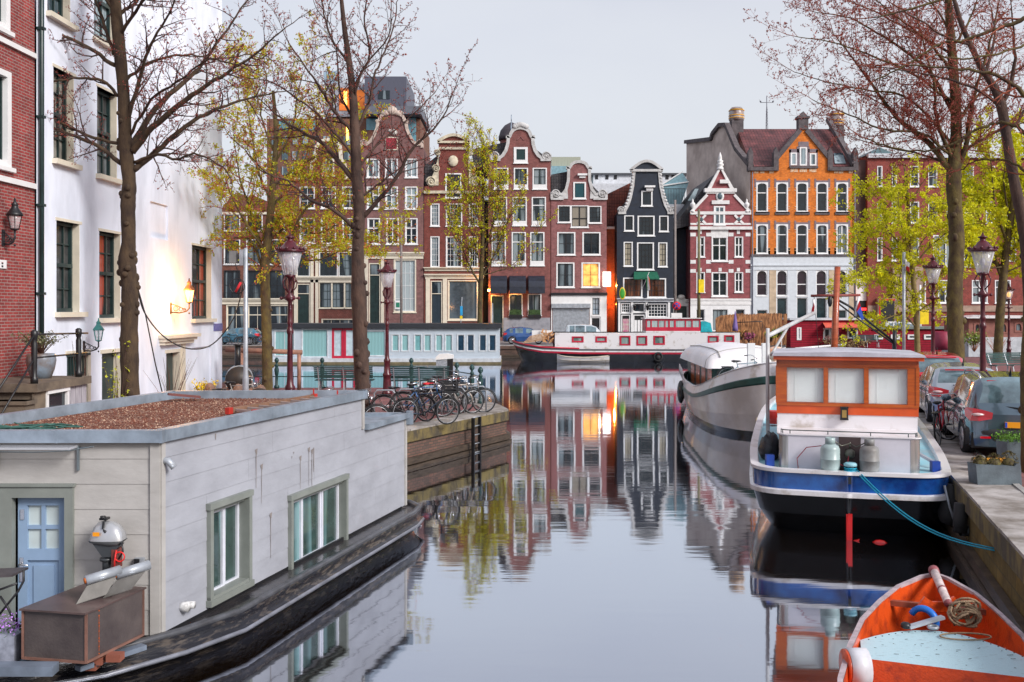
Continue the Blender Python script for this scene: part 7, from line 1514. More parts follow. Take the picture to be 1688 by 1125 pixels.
for a, b, c, d, e, g in wl_: window(t, hx_(a), hz7(d), hx_(c), hz7(b), rec=.10, fw=.06, rows=1, cols=e, gl=g, sill=False, fm=M('boat_frame', (.62, .66, .7), .5))
m = MB(); a, b, c, d = hx_(547), hx_(586), hz7(591), hz7(541); mid = (a+b)/2
for x0_, x1_ in ((a, mid-.01), (mid+.01, b)):
    for q in ((x0_, c, x0_+.16, d), (x1_-.16, c, x1_, d), (x0_, d-.16, x1_, d), (x0_, c, x1_, c+.18)): m.box(q[0], .0+.001*random.random(), q[1], q[2], .07, q[3])
o = m.build('door', BRED, t); MB().box(a+.1, .06, c+.1, b-.1, .075, d-.1).build('pane', M('pale_curtain', (.5, .62, .68), .3), o)
m = MB(); m.box(-.2, -.25, hz7(541), W_+.15, 4.8, hz7(534)); m.build('roof', M('flat_roof_black', (.02, .022, .028), .5), t)
m = MB(); m.box(-.1, -.12, hz7(597), W_+.1, 4.6, hz7(591)); m.build('deck_edge', M('grey_white', (0, 0, 0)), t); m = MB(); m.box(-.15, -.2, -.4, W_+.15, 4.8, hz7(597)); m.build('pontoon', M('algae_concrete', (.16, .13, .07), .8, .3, 2), t)
# red and white barge
t = thing('white_barge', 'long white barge with red framed windows and a red glazed wheelhouse', 'boat', (PX(846, 75.7), 75.7, 0)); kb = 75.7/F
def ax(p): return (p-846)*kb
def az_(p): return PZ(p, 75.7)
Lb = ax(1300)
def brow(z, fwd, yo): # side line from bow (left) to right
    return [(fwd, 2.0, z+.55), (fwd+.25, 1.0, z+.45), (fwd+1.0, .25, z+.28), (fwd+2.2, yo, z+.10), (5, yo-.0, z), (Lb*.6, yo, z-.02), (Lb-1, yo, z+.1), (Lb, .8, z+.25), (Lb+.2, 2, z+.3)]
m = MB(); m.loft([brow(-.6, .7, .3), brow(.0, .35, .12), brow(.60, .12, .02)], smooth=True); m.build('hull', BBLK, t)
m = MB(); m.loft([brow(.60, .10, .0), brow(.74, .0, -.02)]); m.build('red_stripe', BRED, t); m = MB(); m.loft([brow(.74, .0, -.03), brow(.84, -.02, -.03)]); m.build('white_stripe', BWHT, t); m = MB(); m.loft([brow(.84, -.02, .0), brow(.97, -.05, .0), brow(.98, -.05, .1)]); m.build('gunwale', BRED if 0 else DKGREY, t)
m = MB(); dk = brow(.9, 0, .05); m.loft([dk, [(x, 4-y*.0, z) for x, y, z in dk]], smooth=False); m.build('deck', DKGREY, t)
m = MB(); m.tube([(x, y, z+.12) for x, y, z in brow(.9, -.05, .0)][:5], .06, 6); m.build('bow_rail', BRED, t)
x0, x1 = ax(915), ax(1221)
zt = az_(549); zb = az_(581)
hl = [(943, 555, 962.5, 565), (982, 555, 1001, 565), (1022, 554, 1040, 570), (1050, 554, 1068, 570), (1078, 554, 1097, 569), (1168, 554, 1186, 566), (1195, 553, 1212, 565)]
m = MB(); H2 = [(ax(a), az_(d), ax(c), az_(b)) for a, b, c, d in hl]; m.wall(x0, zb, x1, zt, H2, y=.3, rec=.08); m.box(x0, .5, zb, x1-.01, 3.8, zt); m.poly([(x0, .3, zt), (x1, .3, zt), (x1, 3.8, zt), (x0, 3.8, zt)]); m.poly([(x0, .3, zb), (x0, .3, zt), (x0, 3.8, zt), (x0, 3.8, zb)]); m.build('cabin_wall', BWHT, t)
for q in H2: window(t, *q, y=.3, rec=.1, fw=.09, fm=BRED, sm=BRED, rows=1, cols=1, sill=False, gl=glass('green_grey_glass', dark=(.08, .13, .12), light=(.35, .48, .46), p=.6))
m = MB(); m.box(ax(1020), .22, zb-.05, ax(1160), .3, az_(578)); m.build('walkway', DKGREY, t)
a, b = ax(1067), ax(1158); z0_, z1_ = zt+.0, az_(526); ws = [(1069, 1075), (1077, 1087), (1088.5, 1098), (1100, 1104.5), (1107, 1114), (1117, 1132), (1134, 1143), (1145, 1156)]
m = MB(); m.wall(a, zt+.12, b, z1_, [(ax(p), az_(540), ax(q), az_(529)) for p, q in ws], y=.8, rec=.06); m.box(a, .9, zt+.12, b, 3, z1_); m.build('wheelhouse', BRED, t)
for p, q in ws: MB().box(ax(p), .84, az_(540), ax(q), .85, az_(529)).build('window', glass('pale_wheelhouse', dark=(.2, .27, .27), light=(.5, .62, .62), p=.7), t)
m = MB(); m.box(a-.1, .7, z1_, b+.1, 3.1, z1_+.07); m.box(a, .78, zt, b, 3, zt+.12); m.build('wheelhouse_roof', BWHT, t)
m = MB(); m.prism([(ax(1159), az_(548)), (ax(1178), az_(548)), (ax(1175), az_(533)), (ax(1166), az_(530)), (ax(1159), az_(531))], .8, 1.9); m.build('tarp_cover', M('turquoise_tarp', (.01, .36, .42), .5, .3, 3), t)
t2 = thing('wood_stack', 'stacked timber crates and firewood on the bow of the white barge', 'firewood', (ax(862)+t.location.x, 76.5, az_(566))); TAN = M('tan_timber', (.5, .3, .16), .7, .25, 5)
rn = random.Random(8)
m = MB()
for k in range(6): m.beam((0+.1*k, -.6, .1*k), (1.6+.05*k, -.6, .25+.1*k), .05, .06)
m.build('slatted_panel', TAN, t2); m = MB()
for k in range(26): a = rn.uniform(0, 3); p = Vector((1.3+rn.uniform(0, .9), rn.uniform(-.5, .2), rn.uniform(0, .75))); m.beam(p, p+Vector((cos(a)*.35, 0, sin(a)*.35)), .09, .09)
m.build('firewood', M('cut_wood', (.55, .28, .12), .7, .3, 5), t2); m = MB(); m.box(2.2, -.3, 0, 2.7, .2, .55); m.build('crate', M('crate_brown', (.16, .06, .04), .7), t2); m = MB(); m.box(.7, .2, .2, 2.2, .26, .95); m.build('white_frame', WHITE, t2)
# white rowing boat
t2 = thing('rowing_boat', 'small white rowing boat moored along the white barge', 'boat', (PX(918, 75), 74.6, 0)); m = MB(); L2 = (1003-918)*75/F
stn2 = [(0, .05, .62), (.35, .35, .5), (1, .5, .42), (2, .55, .38), (3, .5, .42), (L2, .4, .5)]
rows = [[(u, -hw_*cos(pi*k/8)*(1), .38*0+zg-(zg+.12)*sin(pi*k/8)) for k in range(9)] for u, hw_, zg in stn2]; m.loft(rows); m.poly(rows[-1]); m.build('hull', BWHT, t2)
m = MB(); m.tube([(u, -hw_, zg) for u, hw_, zg in stn2], .03, 5); m.tube([(u, hw_, zg) for u, hw_, zg in stn2], .03, 5); m.tube([(u, -hw_*.93, zg*.45) for u, hw_, zg in stn2], .02, 5); m.build('gunwale', M('aged_white', (.5, .45, .38), .6), t2)
m = MB()
for u in (1, 2.2, 3.2): m.box(u, -.48, .3, u+.25, .48, .34)
m.build('thwart', M('aged_white', (0, 0, 0)), t2)
m = MB(); m.ball((0, 0, 0), .2, 8, 6); m.ring((0, 0, .05), .3, .08, 'y', 14, 6); m.build('tyre_fender', RUBBER, None, 'black tyre fender hanging at the waterline of the white barge', 'fender', loc=(PX(1085, 75.4), 75.4, .35))
# deck garden right of barge: bamboo screen, umbrella, planters
t = thing('garden_barge', 'dark low deck barge with potted plants right of the white barge', 'boat', (PX(1212, 77), 77.5, 0)); m = MB(); m.box(0, 0, -.4, 8.6, 4, .95); m.box(.2, .1, .95, 8.4, 3.9, 1.0); m.build('hull', BBLK, t)
m = MB(); m.box(-.3, 3.6, 1.0, 2, 3.7, 1.2); m.build('deck_rim', DKGREY, t)
m = MB(); m.tube([(3.4, -.1, .5), (4.8, -.1, .95), (8.6, -.1, 1.25)], .09, 6); m.tube([(3.4, -.12, .38), (8.6, -.12, 1.0)], .05, 6); m.build('white_rail', BWHT, t)
t = thing('bamboo_screen', 'tall brown bamboo screen leaning behind the purple parasol', 'screen', (0, 0, 0)); m = MB(); BAM = M('bamboo', (.48, .22, .09), .8, .35, 3.5, stretch=(2.2, 1, .5), c2=(.14, .055, .022), bump=.4, lo=.4, hi=.6)
rn = random.Random(6)
def scr(p): return q4(p, 0, 80)[0]
topl = [(1178, 527), (1187, 521), (1224, 517), (1226, 519), (1272, 517), (1296, 518)]
for k in range(175):
    px = 1180+k*(1296-1180)/175; i = max(j for j in range(len(topl)-1) if topl[j][0] <= px); f = (px-topl[i][0])/(topl[i+1][0]-topl[i][0]); ty = topl[i][1]*(1-f)+topl[i+1][1]*f+rn.uniform(-1.2, .6)
    x = scr(px); m.beam((x, 80+rn.uniform(-.02, .02), 1.0), (x+(.0 if px < 1290 else .1), 80, PZ(ty, 80)), .04, .03)
m.build('bamboo', BAM, t)
m = MB(); m.tube([q4(1213, 532, 79.6), q4(1256, 530, 79.6), q4(1256, 560, 79.6)], .04, 5); m.build('frame', BLACK, t)
t = thing('parasol', 'closed purple parasol standing on the deck beside the bamboo screen', 'parasol', (PX(1212, 77.3), 77.3, PZ(546, 77.3))); m = MB(); m.lathe((0, 0, 0), [(.22, 0), (.2, .3), (.12, .9), (.06, 1.3), (.02, 1.55)], 9); m.build('canopy', M('purple_cloth', (.20, .13, .36), .8, .3, 4, stretch=(6, 6, .3)), t); m = MB(); m.cyl((0, 0, -1.0), (0, 0, 0), .025, 6); m.build('pole', BLACK, t)
for k, (px, py, c_, nm, lb) in enumerate(((1234, 561, (.62, .05, .3), 'pink_flowers', 'pink and yellow flowers in a pot on the garden barge'), (1222, 557, (.6, .2, .06), 'orange_plant', 'small orange shrub beside the pink flowers'), (1282, 553, (.16, .22, .03), 'box_shrub', 'rounded green shrub in a pot near the bamboo screen'), (1271, 560, (.5, .42, .02), 'yellow_plant', 'yellow flowering plant in a black planter on the garden barge'))):
    bush(nm, lb, q4(px, py+4, 77.6), .8, .5, 45, M(nm, c_, .7, .4, 5, c2=(.08, .12, .02)), TW, .11, seed=20+k)
m = MB(); m.lathe((0, 0, 0), [(.12, 0), (.2, .1), (.42, .35), (.4, .38), (.3, .35)], 12); m.build('white_urn', WHITE, None, 'wide white planter bowl on the garden barge', 'planter', loc=q4(1270, 561, 78))
# red houseboat
t = thing('red_houseboat', 'dark red boarded houseboat with awnings behind the mast', 'houseboat', (PX(1303, 80), 80, 0)); kr = 80/F
def rx_(p): return (p-1303)*kr
def rz_(p): return PZ(p, 80)
RBD = brick('red_boards', (.34, .012, .03), (.28, .012, .03), (.10, .01, .015), 60, .19, .02, bump=.5, stain=.1, stain_c=(.12, .02, .03))
xe = rx_(1436); m = MB(); hw_ = [(rx_(1313.5), rz_(561), rx_(1321), rz_(540)), (rx_(1357), rz_(561), rx_(1370), rz_(541)), (rx_(1396.5), rz_(559), rx_(1414), rz_(539)), (rx_(1373), rz_(561), rx_(1382), rz_(541))]
m.wall(0, .3, xe, rz_(528), hw_, rec=.1); m.poly([(0, 0, .3), (0, 0, rz_(528)), (0, 4.5, rz_(528)), (0, 4.5, .3)]); m.poly([(xe, 0, .3), (xe, 4.5, .3), (xe, 4.5, rz_(528)), (xe, 0, rz_(528))]); m.build('wall', RBD, t)
for q in hw_: window(t, *q, rec=.12, fw=.12, rows=1, cols=1, sill=False, gl=GLD)
m = MB(); m.box(-.1, -.2, rz_(528), xe+.1, 4.7, rz_(525)); m.build('roof', M('grey_white', (0, 0, 0)), t)
m = MB(); m.box(-.3, -.3, -.4, xe+13.5, 4.8, .42); m.build('pontoon', BBLK, t)
AWN = M('salmon_canvas', (.62, .10, .06), .7, .2, 3)
for a, b in ((1354, 1393), (1396, 1424)): m = MB(); x0_, x1_ = rx_(a), rx_(b); m.loft([[(x0_+.1, 0, rz_(532)), (x1_, 0, rz_(532))], [(x0_, -1.0, rz_(539)), (x1_+.1, -1.0, rz_(539))], [(x0_, -1.0, rz_(540.5)), (x1_+.1, -1.0, rz_(540.5))]], smooth=False); m.beam((x0_, -1.0, rz_(539)), (x0_+.1, 0, rz_(548)), .04, .04); m.build('awning', AWN, t)
x2 = rx_(1605); m = MB(); m.box(xe, .5, .42, x2, 4.5, rz_(543)); m.build('low_cabin', RBD, t); m = MB(); m.box(xe-.1, .3, rz_(543), x2+.1, 4.7, rz_(539.5)); m.build('low_roof', M('grey_green_roof', (.16, .19, .17), .6), t)
for p in (1444, 1472, 1500, 1527, 1570): window(t, rx_(p), rz_(560), rx_(p+15), rz_(552), y=.5, fw=.1, rows=1, cols=1, proud=True, sill=False, gl=GLD)
bn = bench('weathered wooden bench on the deck of the red houseboat', (PX(1430, 79), 79.0, PZ(573, 79)), 0); bn['group'] = ''; del bn['group']
m = MB(); rows = [[(u, -.5*cos(pi*k/6)*w_, .25-.35*w_*sin(pi*k/6)) for k in range(7)] for u, w_ in ((0, .1), (.7, .8), (2, 1), (3, .8), (3.4, .3))]; m.loft(rows); m.poly([(u, -.5*w_, .25) for u, w_ in ((0, .1), (.7, .8), (2, 1), (3, .8), (3.4, .3))]+[(u, .5*w_, .25) for u, w_ in ((3.4, .3), (3, .8), (2, 1), (.7, .8), (0, .1))]); m.build('small_boat', M('dark_grey_boat', (.04, .05, .07), .4), None, 'small dark covered boat alongside the red houseboat', 'boat', loc=(PX(1292, 76.5), 76.5, .62))
bush('dry_grass', 'dry bundle of grasses on the deck of the red houseboat', q4(1395, 579, 78.5), 1.0, 2.3, 80, M('dry_leaf', (.3, .2, .09), .8), TW, .10, seed=31)
for k, px in enumerate((1368, 1389)): bush('flower_basket', 'pink flowers in a basket on the red houseboat, %s' % ('below the left awning', 'between the two awnings')[k], q4(px, 566, 79.3), .6, .5, 26, M('basket_flowers', (.6, .1, .2), .7, c2=(.05, .25, .12), scale=5), TW, .09, seed=32+k)
# brown wooden houseboat at far right
t = thing('brown_houseboat', 'weathered brown wooden houseboat with a white roof behind the rightmost lamp', 'houseboat', (PX(1592, 70), 70, 0)); k7 = 70/F
def bx_(p): return (p-1592)*k7
def bz_(p): return PZ(p, 70)
WBR = M('brown_boards', (.34, .13, .10), .7, .25, 2, c2=(.22, .08, .065), bump=.2); xe = bx_(1760)
m = MB(); hw_ = [(bx_(1605), bz_(550), bx_(1617), bz_(533)), (bx_(1643), bz_(550), bx_(1661), bz_(532)), (bx_(1672), bz_(548), bx_(1686), bz_(532)), (bx_(1705), bz_(550), bx_(1725), bz_(532))]; m.wall(bx_(1597), bz_(556), xe, bz_(525), hw_, rec=.1); m.poly([(bx_(1597), 0, bz_(556)), (bx_(1597), 0, bz_(525)), (bx_(1597), 4, bz_(525)), (bx_(1597), 4, bz_(556))]); m.build('wall', WBR, t)
for q in hw_: window(t, *q, rec=.12, fw=.1, fm=WBR, rows=1, cols=1, arch=.25, sill=False, gl=GL)
m = MB(); m.prism([(bx_(1590), bz_(525)), (xe+.2, bz_(525)), (xe+.2, bz_(521)), (bx_(1650), bz_(520)), (bx_(1588), bz_(523))], -.4, 4.4); m.build('roof', BWHT, t); m = MB(); m.box(bx_(1595), -.15, .2, xe, 4.2, bz_(556)); m.build('hull', M('pale_grey_hull', (.5, .52, .56), .5), t)
m = MB(); m.box(bx_(1595), -.25, -.4, xe, 4.3, .3); m.build('boot_top', BBLK, t)
m = MB(); m.lathe((0, 0, 0), [(.5, 0), (.55, .4), (.62, 1.2), (.6, 1.2), (.4, .5)], 14); m.build('wine_red_chair', M('wine_red', (.30, .03, .07), .5), None, 'tall wine red tub shaped seat beyond the red car', 'seat', loc=q4(1554, 577, 66))
bush('deck_plants', 'green plants and orange twigs on the deck before the brown houseboat', q4(1606, 580, 64), 1.4, .9, 60, M('leaf_mid', (.2, .28, .04), .7, .3), M('orange_twigs', (.42, .14, .05), .8), .10, seed=40)
bush('twig_heap', 'heap of rust coloured twigs left of the rightmost lamp', q4(1645, 590, 60), 1.6, 1.1, 70, None, M('orange_twigs', (0, 0, 0)), .1, seed=41)
m = MB(); m.box(0, 0, -.4, 22, 3.4, .7); m.build('work_barge', M('dark_barge', (.04, .035, .035), .6, .3), None, 'low dark work barge moored in front of the red houseboat', 'boat', loc=(PX(1455, 74), 74, 0))
# ---------------------------------------------------------------- cars
TYRE = RUBBER; CG_ = M('car_glass', (.16, .26, .30), .04, .3, 1.6, spec=1.0, coat=1, c2=(.03, .05, .06)); PLATE = M('plate_orange', (.85, .33, .01), .4, .05); TL = M('tail_red', (.55, .005, .015), .15, .15, coat=.8); TLW = M('tail_clear', (.6, .42, .42), .15, coat=.5); PLBLK = M('bumper_black', (.02, .021, .023), .55, .2)  # car glass: light blue sky reflection put into its base colour
def interp(tab, x):
    for i in range(len(tab)-1):
        if x <= tab[i+1][0]:
            a, b = tab[i], tab[i+1]; t = (x-a[0])/(b[0]-a[0]) if b[0] > a[0] else 0; t = max(0, min(1, t)); t2 = t*t*(3-2*t)*.5+t*.5; return a[1]+(b[1]-a[1])*t2
    return tab[-1][1]
def car(label, loc, rz, paint, L=4.3, H=1.48, W=1.76, kind='hatch', rails=False, lightc=None, plate=True, spoiler=True, group=None, bike_rack=False, rim=None):
    """local frame: rear at x=0, nose at x=L, y left-right, z up"""
    t = thing('parked_car', label, 'car', loc, rz, group); hw = W/2; r = .315; xr, xf = .78, L-.82
    if kind == 'suv': roof = [(0, .86), (.06, 1.0), (.14, H-.12), (.32, H-.03), (1.4, H), (2.3, H-.05), (2.75, H-.2), (3.25, .98), (L-.5, .90), (L-.12, .76), (L, .55)]
    elif kind == 'wagon': roof = [(0, .86), (.06, .98), (.32, H-.14), (.5, H-.05), (1.6, H), (2.5, H-.08), (3.3, 1.0), (L-.5, .86), (L-.12, .7), (L, .5)]
    else: roof = [(0, .84), (.05, .95), (.42, H-.16), (.62, H-.06), (1.6, H), (2.3, H-.07), (3.1, 1.0), (L-.5, .86), (L-.12, .70), (L, .5)]
    belt = [(0, .86), (.05, .92), (.3, .96), (1.5, .94), (3.0, .92), (L-.5, .80), (L-.1, .66), (L, .5)]
    sill0 = .24
    plan = [(0, .60), (.03, .78), (.12, .90), (.35, .975), (.8, 1), (L-1.2, 1), (L-.5, .92), (L-.15, .76), (L-.03, .60), (L, .4)]
    N = 72; xs = [L*i/N for i in range(N+1)]; rowsL = []; gl_top = []
    def arch(x):
        z = sill0
        for xc in (xr, xf):
            d = abs(x-xc)
            if d < r+.055: z = max(z, r+sqrt((r+.055)**2-d*d)-.01)
        return z
    def sec(x):
        p = interp(plan, x)*hw; b = interp(belt, x); tp = max(interp(roof, x), b+.005); a = arch(x); cab = max(0, min(1, (tp-b)/.45)); ins = .17*cab
        zz_ = [a, max(a+.01, .40), max(a+.02, .62), max(a+.03, b-.1), b]; yy = [p*.965, p*.995, p*1.0, p*.985, p*.955]
        pts = [(x, y, z) for y, z in zip(yy, zz_)]
        pts.append((x, p*.955-ins*.85, b+(tp-b)*.84)); pts.append((x, p*.93-ins*1.35, b+(tp-b)*.97)); pts.append((x, (p*.9-ins)*.5, tp+.012*cab)); pts.append((x, 0, tp+.02*cab)); return pts
    S_ = [sec(x) for x in xs]
    body = MB(); wins_ = MB(); 
    ws = [x for x, z in roof]; x_rw0 = .09; 
    def glassy(i, j):   # side glass columns between belt and roof edge
        xm = (xs[i]+xs[i+1])/2
        if j == 4:
            b = interp(belt, xm); tp = interp(roof, xm)
            if tp-b < .16: return False
            for q in ((.42, .85), (.95, 1.75), (1.85, 2.75)):
                if q[0]+(.15 if kind == 'hatch' else 0) < xm < q[1]: return True
        return False
    for sy in (1, -1):
        ids = {}
        for i in range(N):
            for j in range(8):
                q = [S_[i][j], S_[i+1][j], S_[i+1][j+1], S_[i][j+1]]
                q = [(a, b*sy, c) for a, b, c in q]; q = q if sy < 0 else q[::-1]
                tgt = wins_ if glassy(i, j) else body
                # windscreens on the top faces
                xm = (xs[i]+xs[i+1])/2; 
                if j >= 6 or j == 5:
                    tb = interp(roof, xm)-interp(belt, xm)
                    fw_ = (2.3 < xm < 3.08 and tb > .08); rw_ = (kind != 'suv' and .05 < xm < .52 and tb > .10) or (kind == 'suv' and .04 < xm < .16)
                    if (fw_ or rw_) and j >= 6: tgt = wins_
                tgt.s = True; tgt.poly(q)
    for mb in (body, wins_):   # weld
        key = {}; nv = []; mp_ = []
        for v in mb.v:
            k_ = (round(v[0], 4), round(v[1], 4), round(v[2], 4))
            if k_ not in key: key[k_] = len(nv); nv.append(v)
            mp_.append(key[k_])
        ff = []; 
        for f in mb.f:
            g = []
            for q in f:
                if mp_[q] not in g: g.append(mp_[q])
            ff.append(tuple(g))
        keep = [i for i, g in enumerate(ff) if len(g) > 2]; mb.v = nv; mb.f = [ff[i] for i in keep]; mb.mi = [mb.mi[i] for i in keep]; mb.sm = [mb.sm[i] for i in keep]
    # rear and front caps
    for k_, sgn in ((0, 1), (N, -1)):
        R_ = S_[k_]; a = [(x, y, z) for x, y, z in R_]+[(x, -y, z) for x, y, z in R_[::-1][1:]]; body.poly(a if sgn < 0 else a[::-1])
    body.build('body', paint, t); wins_.build('windows', CG_, t)
    m = MB(); m.box(.1, -hw*.9, .2, L-.1, hw*.9, .5); m.build('underbody', BLACK, t)
    for sy in (1, -1):
        for xc in (xr, xf):
            m = MB(); m.cyl((xc, sy*(hw-.22), r), (xc, sy*(hw-.015), r), r, 26); o = m.build('wheel', TYRE, t)
            m = MB(); m.cyl((xc, sy*(hw-.03), r), (xc, sy*(hw-.008), r), .215, 22)
            m.ring((xc, sy*(hw-.012), r), .205, .018, 'y', 22, 5)
            for k in range(5): a = 2*pi*k/5+.3; m.beam((xc, sy*(hw+.001), r), (xc+.2*cos(a), sy*(hw-.0), r+.2*sin(a)), .05, .02, (0, 1, 0))
            m.build('rim', rim or M('alloy', (.42, .42, .44), .3, .1, metal=.7), o)
    # rear bumper, plate, lights
    m = MB(); rb = []
    for z, o_ in ((.24, .05), (.30, .0), (.52, -.035), (.58, -.02), (.60, .02)): rb.append([(o_+(.32*(abs(q)/1.0)**5), q*hw*.99, z) for q in [-1+k/10 for k in range(21)]])
    m.loft(rb); m.build('rear_bumper', PLBLK if kind != 'x' else paint, t)
    if plate: m = MB(); m.box(-.045, -.26, .62, -.015, .26, .73); o = m.build('number_plate', PLATE, t); m = MB(); m.box(-.048, .22, .625, -.044, .258, .725); m.build('blue_strip', M('plate_blue', (.02, .08, .5), .4), o)
    for sy in (1, -1):
        m = MB(); tp = [(-.012, .52, .78), (-.012, .50, .90), (.03, .70, .95), (.12, .86, .97), (.34, .965, .97), (.40, .985, .92), (.30, .985, .80), (.10, .92, .73), (.02, .76, .73)]
        P_ = [Vector((x-.012, sy*y*hw*1.012, z)) for x, y, z in tp]; c = sum(P_, Vector())/len(P_); c.x -= .07; c.y += sy*.07; c.z += .02
        m.s = True
        for k in range(len(P_)): q = (P_[k], P_[(k+1) % len(P_)], c); m.poly(q if sy > 0 else q[::-1])
        o = m.build('tail_light', TL, t); m = MB(); m.ball((-.03, sy*hw*.80, .86), (.05, .12, .035), 8, 5); m.build('clear_lens', TLW, o)
        m = MB(); m.box(-.03, sy*.55*hw if sy > 0 else -.75*hw, .40, .06, sy*.75*hw if sy > 0 else -.55*hw, .44); m.build('reflector', TL, t)
        m = MB(); m.ball((2.45, sy*(hw+.07), .98), (.09, .11, .075), 10, 6); m.beam((2.45, sy*(hw-.06), .94), (2.45, sy*(hw+.04), .96), .05, .03); m.build('wing_mirror', paint if not lightc else lightc, t)
        for xd in (1.05, 1.95): m = MB(); m.box(xd, sy*hw-.02, .80, xd+.2, sy*hw+.018, .83); m.build('door_handle', paint, t)
        m = MB(); m.box(L-.35, sy*.55*hw-.1, .60, L-.05, sy*.62*hw+.1, .72); m.build('headlight', TLW, t)
        if rails: m = MB(); ye = sy*(hw-.31); m.tube([(.5, ye, H-.09), (.62, ye, H+.0), (1.6, ye, H+.05), (2.4, ye, H-.0), (2.5, ye, H-.08)], .02, 6); m.build('roof_rail', CHROME, t)
        m = MB()
        for xd in (.93, 1.82, 2.82): 
            if sy > 0 or 1: m.box(xd-.003, sy*hw*.999-.004, .34, xd+.003, sy*hw*.999+.004, .92)
        m.build('door_seam', BLACK, t)
    m = MB(); m.tube([(.9, 0, H-.03), (.84, 0, H+.08), (.80, 0, H+.17)], [.03, .012, .006], 6); m.build('aerial', BLACK, t)
    if spoiler: m = MB(); m.beam((.40 if kind != 'suv' else .1, -.5*hw*1.1, H-.115), (.40 if kind != 'suv' else .1, .5*hw*1.1, H-.115), .035, .03); m.build('brake_light', M('tail_red', (0, 0, 0)), t)
    m = MB(); zz0 = .99; m.beam((.03, -.05, zz0), (.12, .33, zz0+.03), .02, .02); m.cyl((.03, -.05, zz0-.02), (.0, -.05, zz0+.0), .03, 8); m.build('wiper', BLACK, t)
    return t
def paint(n, c, metal=.35, rough=.22): return M(n, c, rough, .08, 1.0, metal=metal, coat=1.0)
ang_ = math.atan2(1, .29)
def cy(Y, o=.68): return (rx(Y)+o)
# rear centre = left rear + half width to the right
def carpos(Y, W, o=.72): return (rx(Y)+o+W/2*1.04, Y, RZ-.022)
car('dark grey estate car with silver roof rails, nearest on the right quay', carpos(19.15, 1.8, .55), ang_, paint('paint_grey', (.10, .15, .19), .5, .16), L=4.45, H=1.60, W=1.84, kind='wagon', rails=True, rim=None)
car('pale silver hatchback between the grey estate and the red car', carpos(24.6, 1.76, .5), ang_, paint('paint_silver', (.42, .47, .52)), L=4.2, H=1.5, W=1.76, kind='hatch')
car('bright red hatchback, farthest of the three on the right quay', carpos(29.9, 1.76, .55), ang_, paint('paint_red', (.55, .012, .03), .1), L=4.2, H=1.56, W=1.76, kind='hatch')
car('dark blue small hatchback behind the bow of the white barge', (PX(829, 87), 87, FZ), 0, paint('paint_blue', (.03, .10, .30)), L=3.9, H=1.45, W=1.65, kind='hatch')
car('silver off road car behind the white barge in front of the shutter', (PX(930, 88), 88, FZ), 0, paint('paint_light', (.6, .66, .70)), L=4.5, H=1.68, W=1.8, kind='suv', spoiler=False)
car('teal blue car parked beyond the canal, left of the log frame', (PX(431, 84.6), 84.6, FZ), pi, paint('paint_teal', (.06, .18, .26)), L=4.2, H=1.45, W=1.7, kind='hatch')
car('white van roof glimpsed beyond the red houseboat', (PX(1452, 92), 92, FZ), 0, paint('paint_white', (.6, .62, .64), .0), L=4.6, H=1.9, W=1.9, kind='suv', spoiler=False)
bicycle('red framed bicycle leaning against the grey estate car', (PX(1541, 21.2), 21.0, RZ), 1.0, mc('frame_red', (.5, .02, .04)), lean=-.08, steer=1.0, seatc=BLACK, group='bicycles on the right quay')
bp_ = [(1503, 30.5, .9), (1498, 33, 1.2), (1505, 35, .7), (1493, 38, 1.0)]
for k, (px, Y, a) in enumerate(bp_): bicycle(['dark bicycle nearest the red car by the quay edge', 'black bicycle second behind the orange wheelhouse', 'dark bicycle standing under the young yellow tree', 'black bicycle farthest along the right quay edge'][k], (rx(Y)+.35, Y, RZ), a, BLACK, group='bicycles on the right quay')
for k in range(3): bicycle(['black bicycle beside the teal car, leftmost beyond the canal', 'dark bicycle by the far rail under the leafy tree', 'blue bicycle on the far quay left of the leafy tree'][k], (PX(372+26*k, 83.6), 83.6, FZ), 0, [BLACK, BLACK, mc('frame_blue', (0, 0, 0))][k], group='bicycles on the far quay')
bicycle('bicycle at the nose of the silver off road car on the far quay', (PX(1008, 86), 86, FZ), 0, BLACK, group='bicycles on the far quay')
# planters, parking block
t = thing('planter', 'dented dark grey planter with three brown green heather clumps', 'planter', (PX(1612, 16.3), 16.3, RZ)); LEAD = M('lead_grey', (.10, .13, .15), .5, .25, 4, bump=.2)
m = MB(); m.prism([(0, 0), (.72, .0), (.70, .32), (.64, .36), (.60, .31), (-.03, .34)], 0, .32); m.build('trough', LEAD, t)
for k, x in enumerate((.1, .34, .58)):
    m = MB(); rn = random.Random(k)
    for i in range(240):
        a = rn.uniform(0, 2*pi); e = rn.uniform(0, pi/2); p = Vector((x, .16, .32))+Vector((cos(a)*cos(e)*.15, sin(a)*cos(e)*.13, sin(e)*(.13+.04*k))); m.poly([p+Vector((rn.uniform(-1, 1), rn.uniform(-1, 1), rn.uniform(-1, 1)))*.022 for _ in range(3)])
    m.ball((x, .16, .32), (.12, .11, .11), 8, 5); m.build('heather', M('heather', (.12, .10, .02), .8, .4, 20, c2=(.05, .035, .02)), t)
t = thing('planter', 'tall grey planter with bright green shrub at the right edge, behind the yellow block', 'planter', (PX(1662, 18.2), 18.2, RZ)); m = MB(); m.prism([(0, 0), (.45, 0), (.5, .45), (-.03, .45)], 0, .4); m.build('tub', LEAD, t); m = MB(); rn = random.Random(77)
for i in range(700): p = Vector((rn.uniform(-.1, .6), rn.uniform(-.05, .45), .45+abs(rn.gauss(.05, .07)))); m.poly([p+Vector((rn.uniform(-1, 1), rn.uniform(-1, 1), rn.uniform(-1, 1)))*.028 for _ in range(3)])
m.build('leaves', M('bright_leaf', (.10, .24, .015), .7, .3, 20), t)
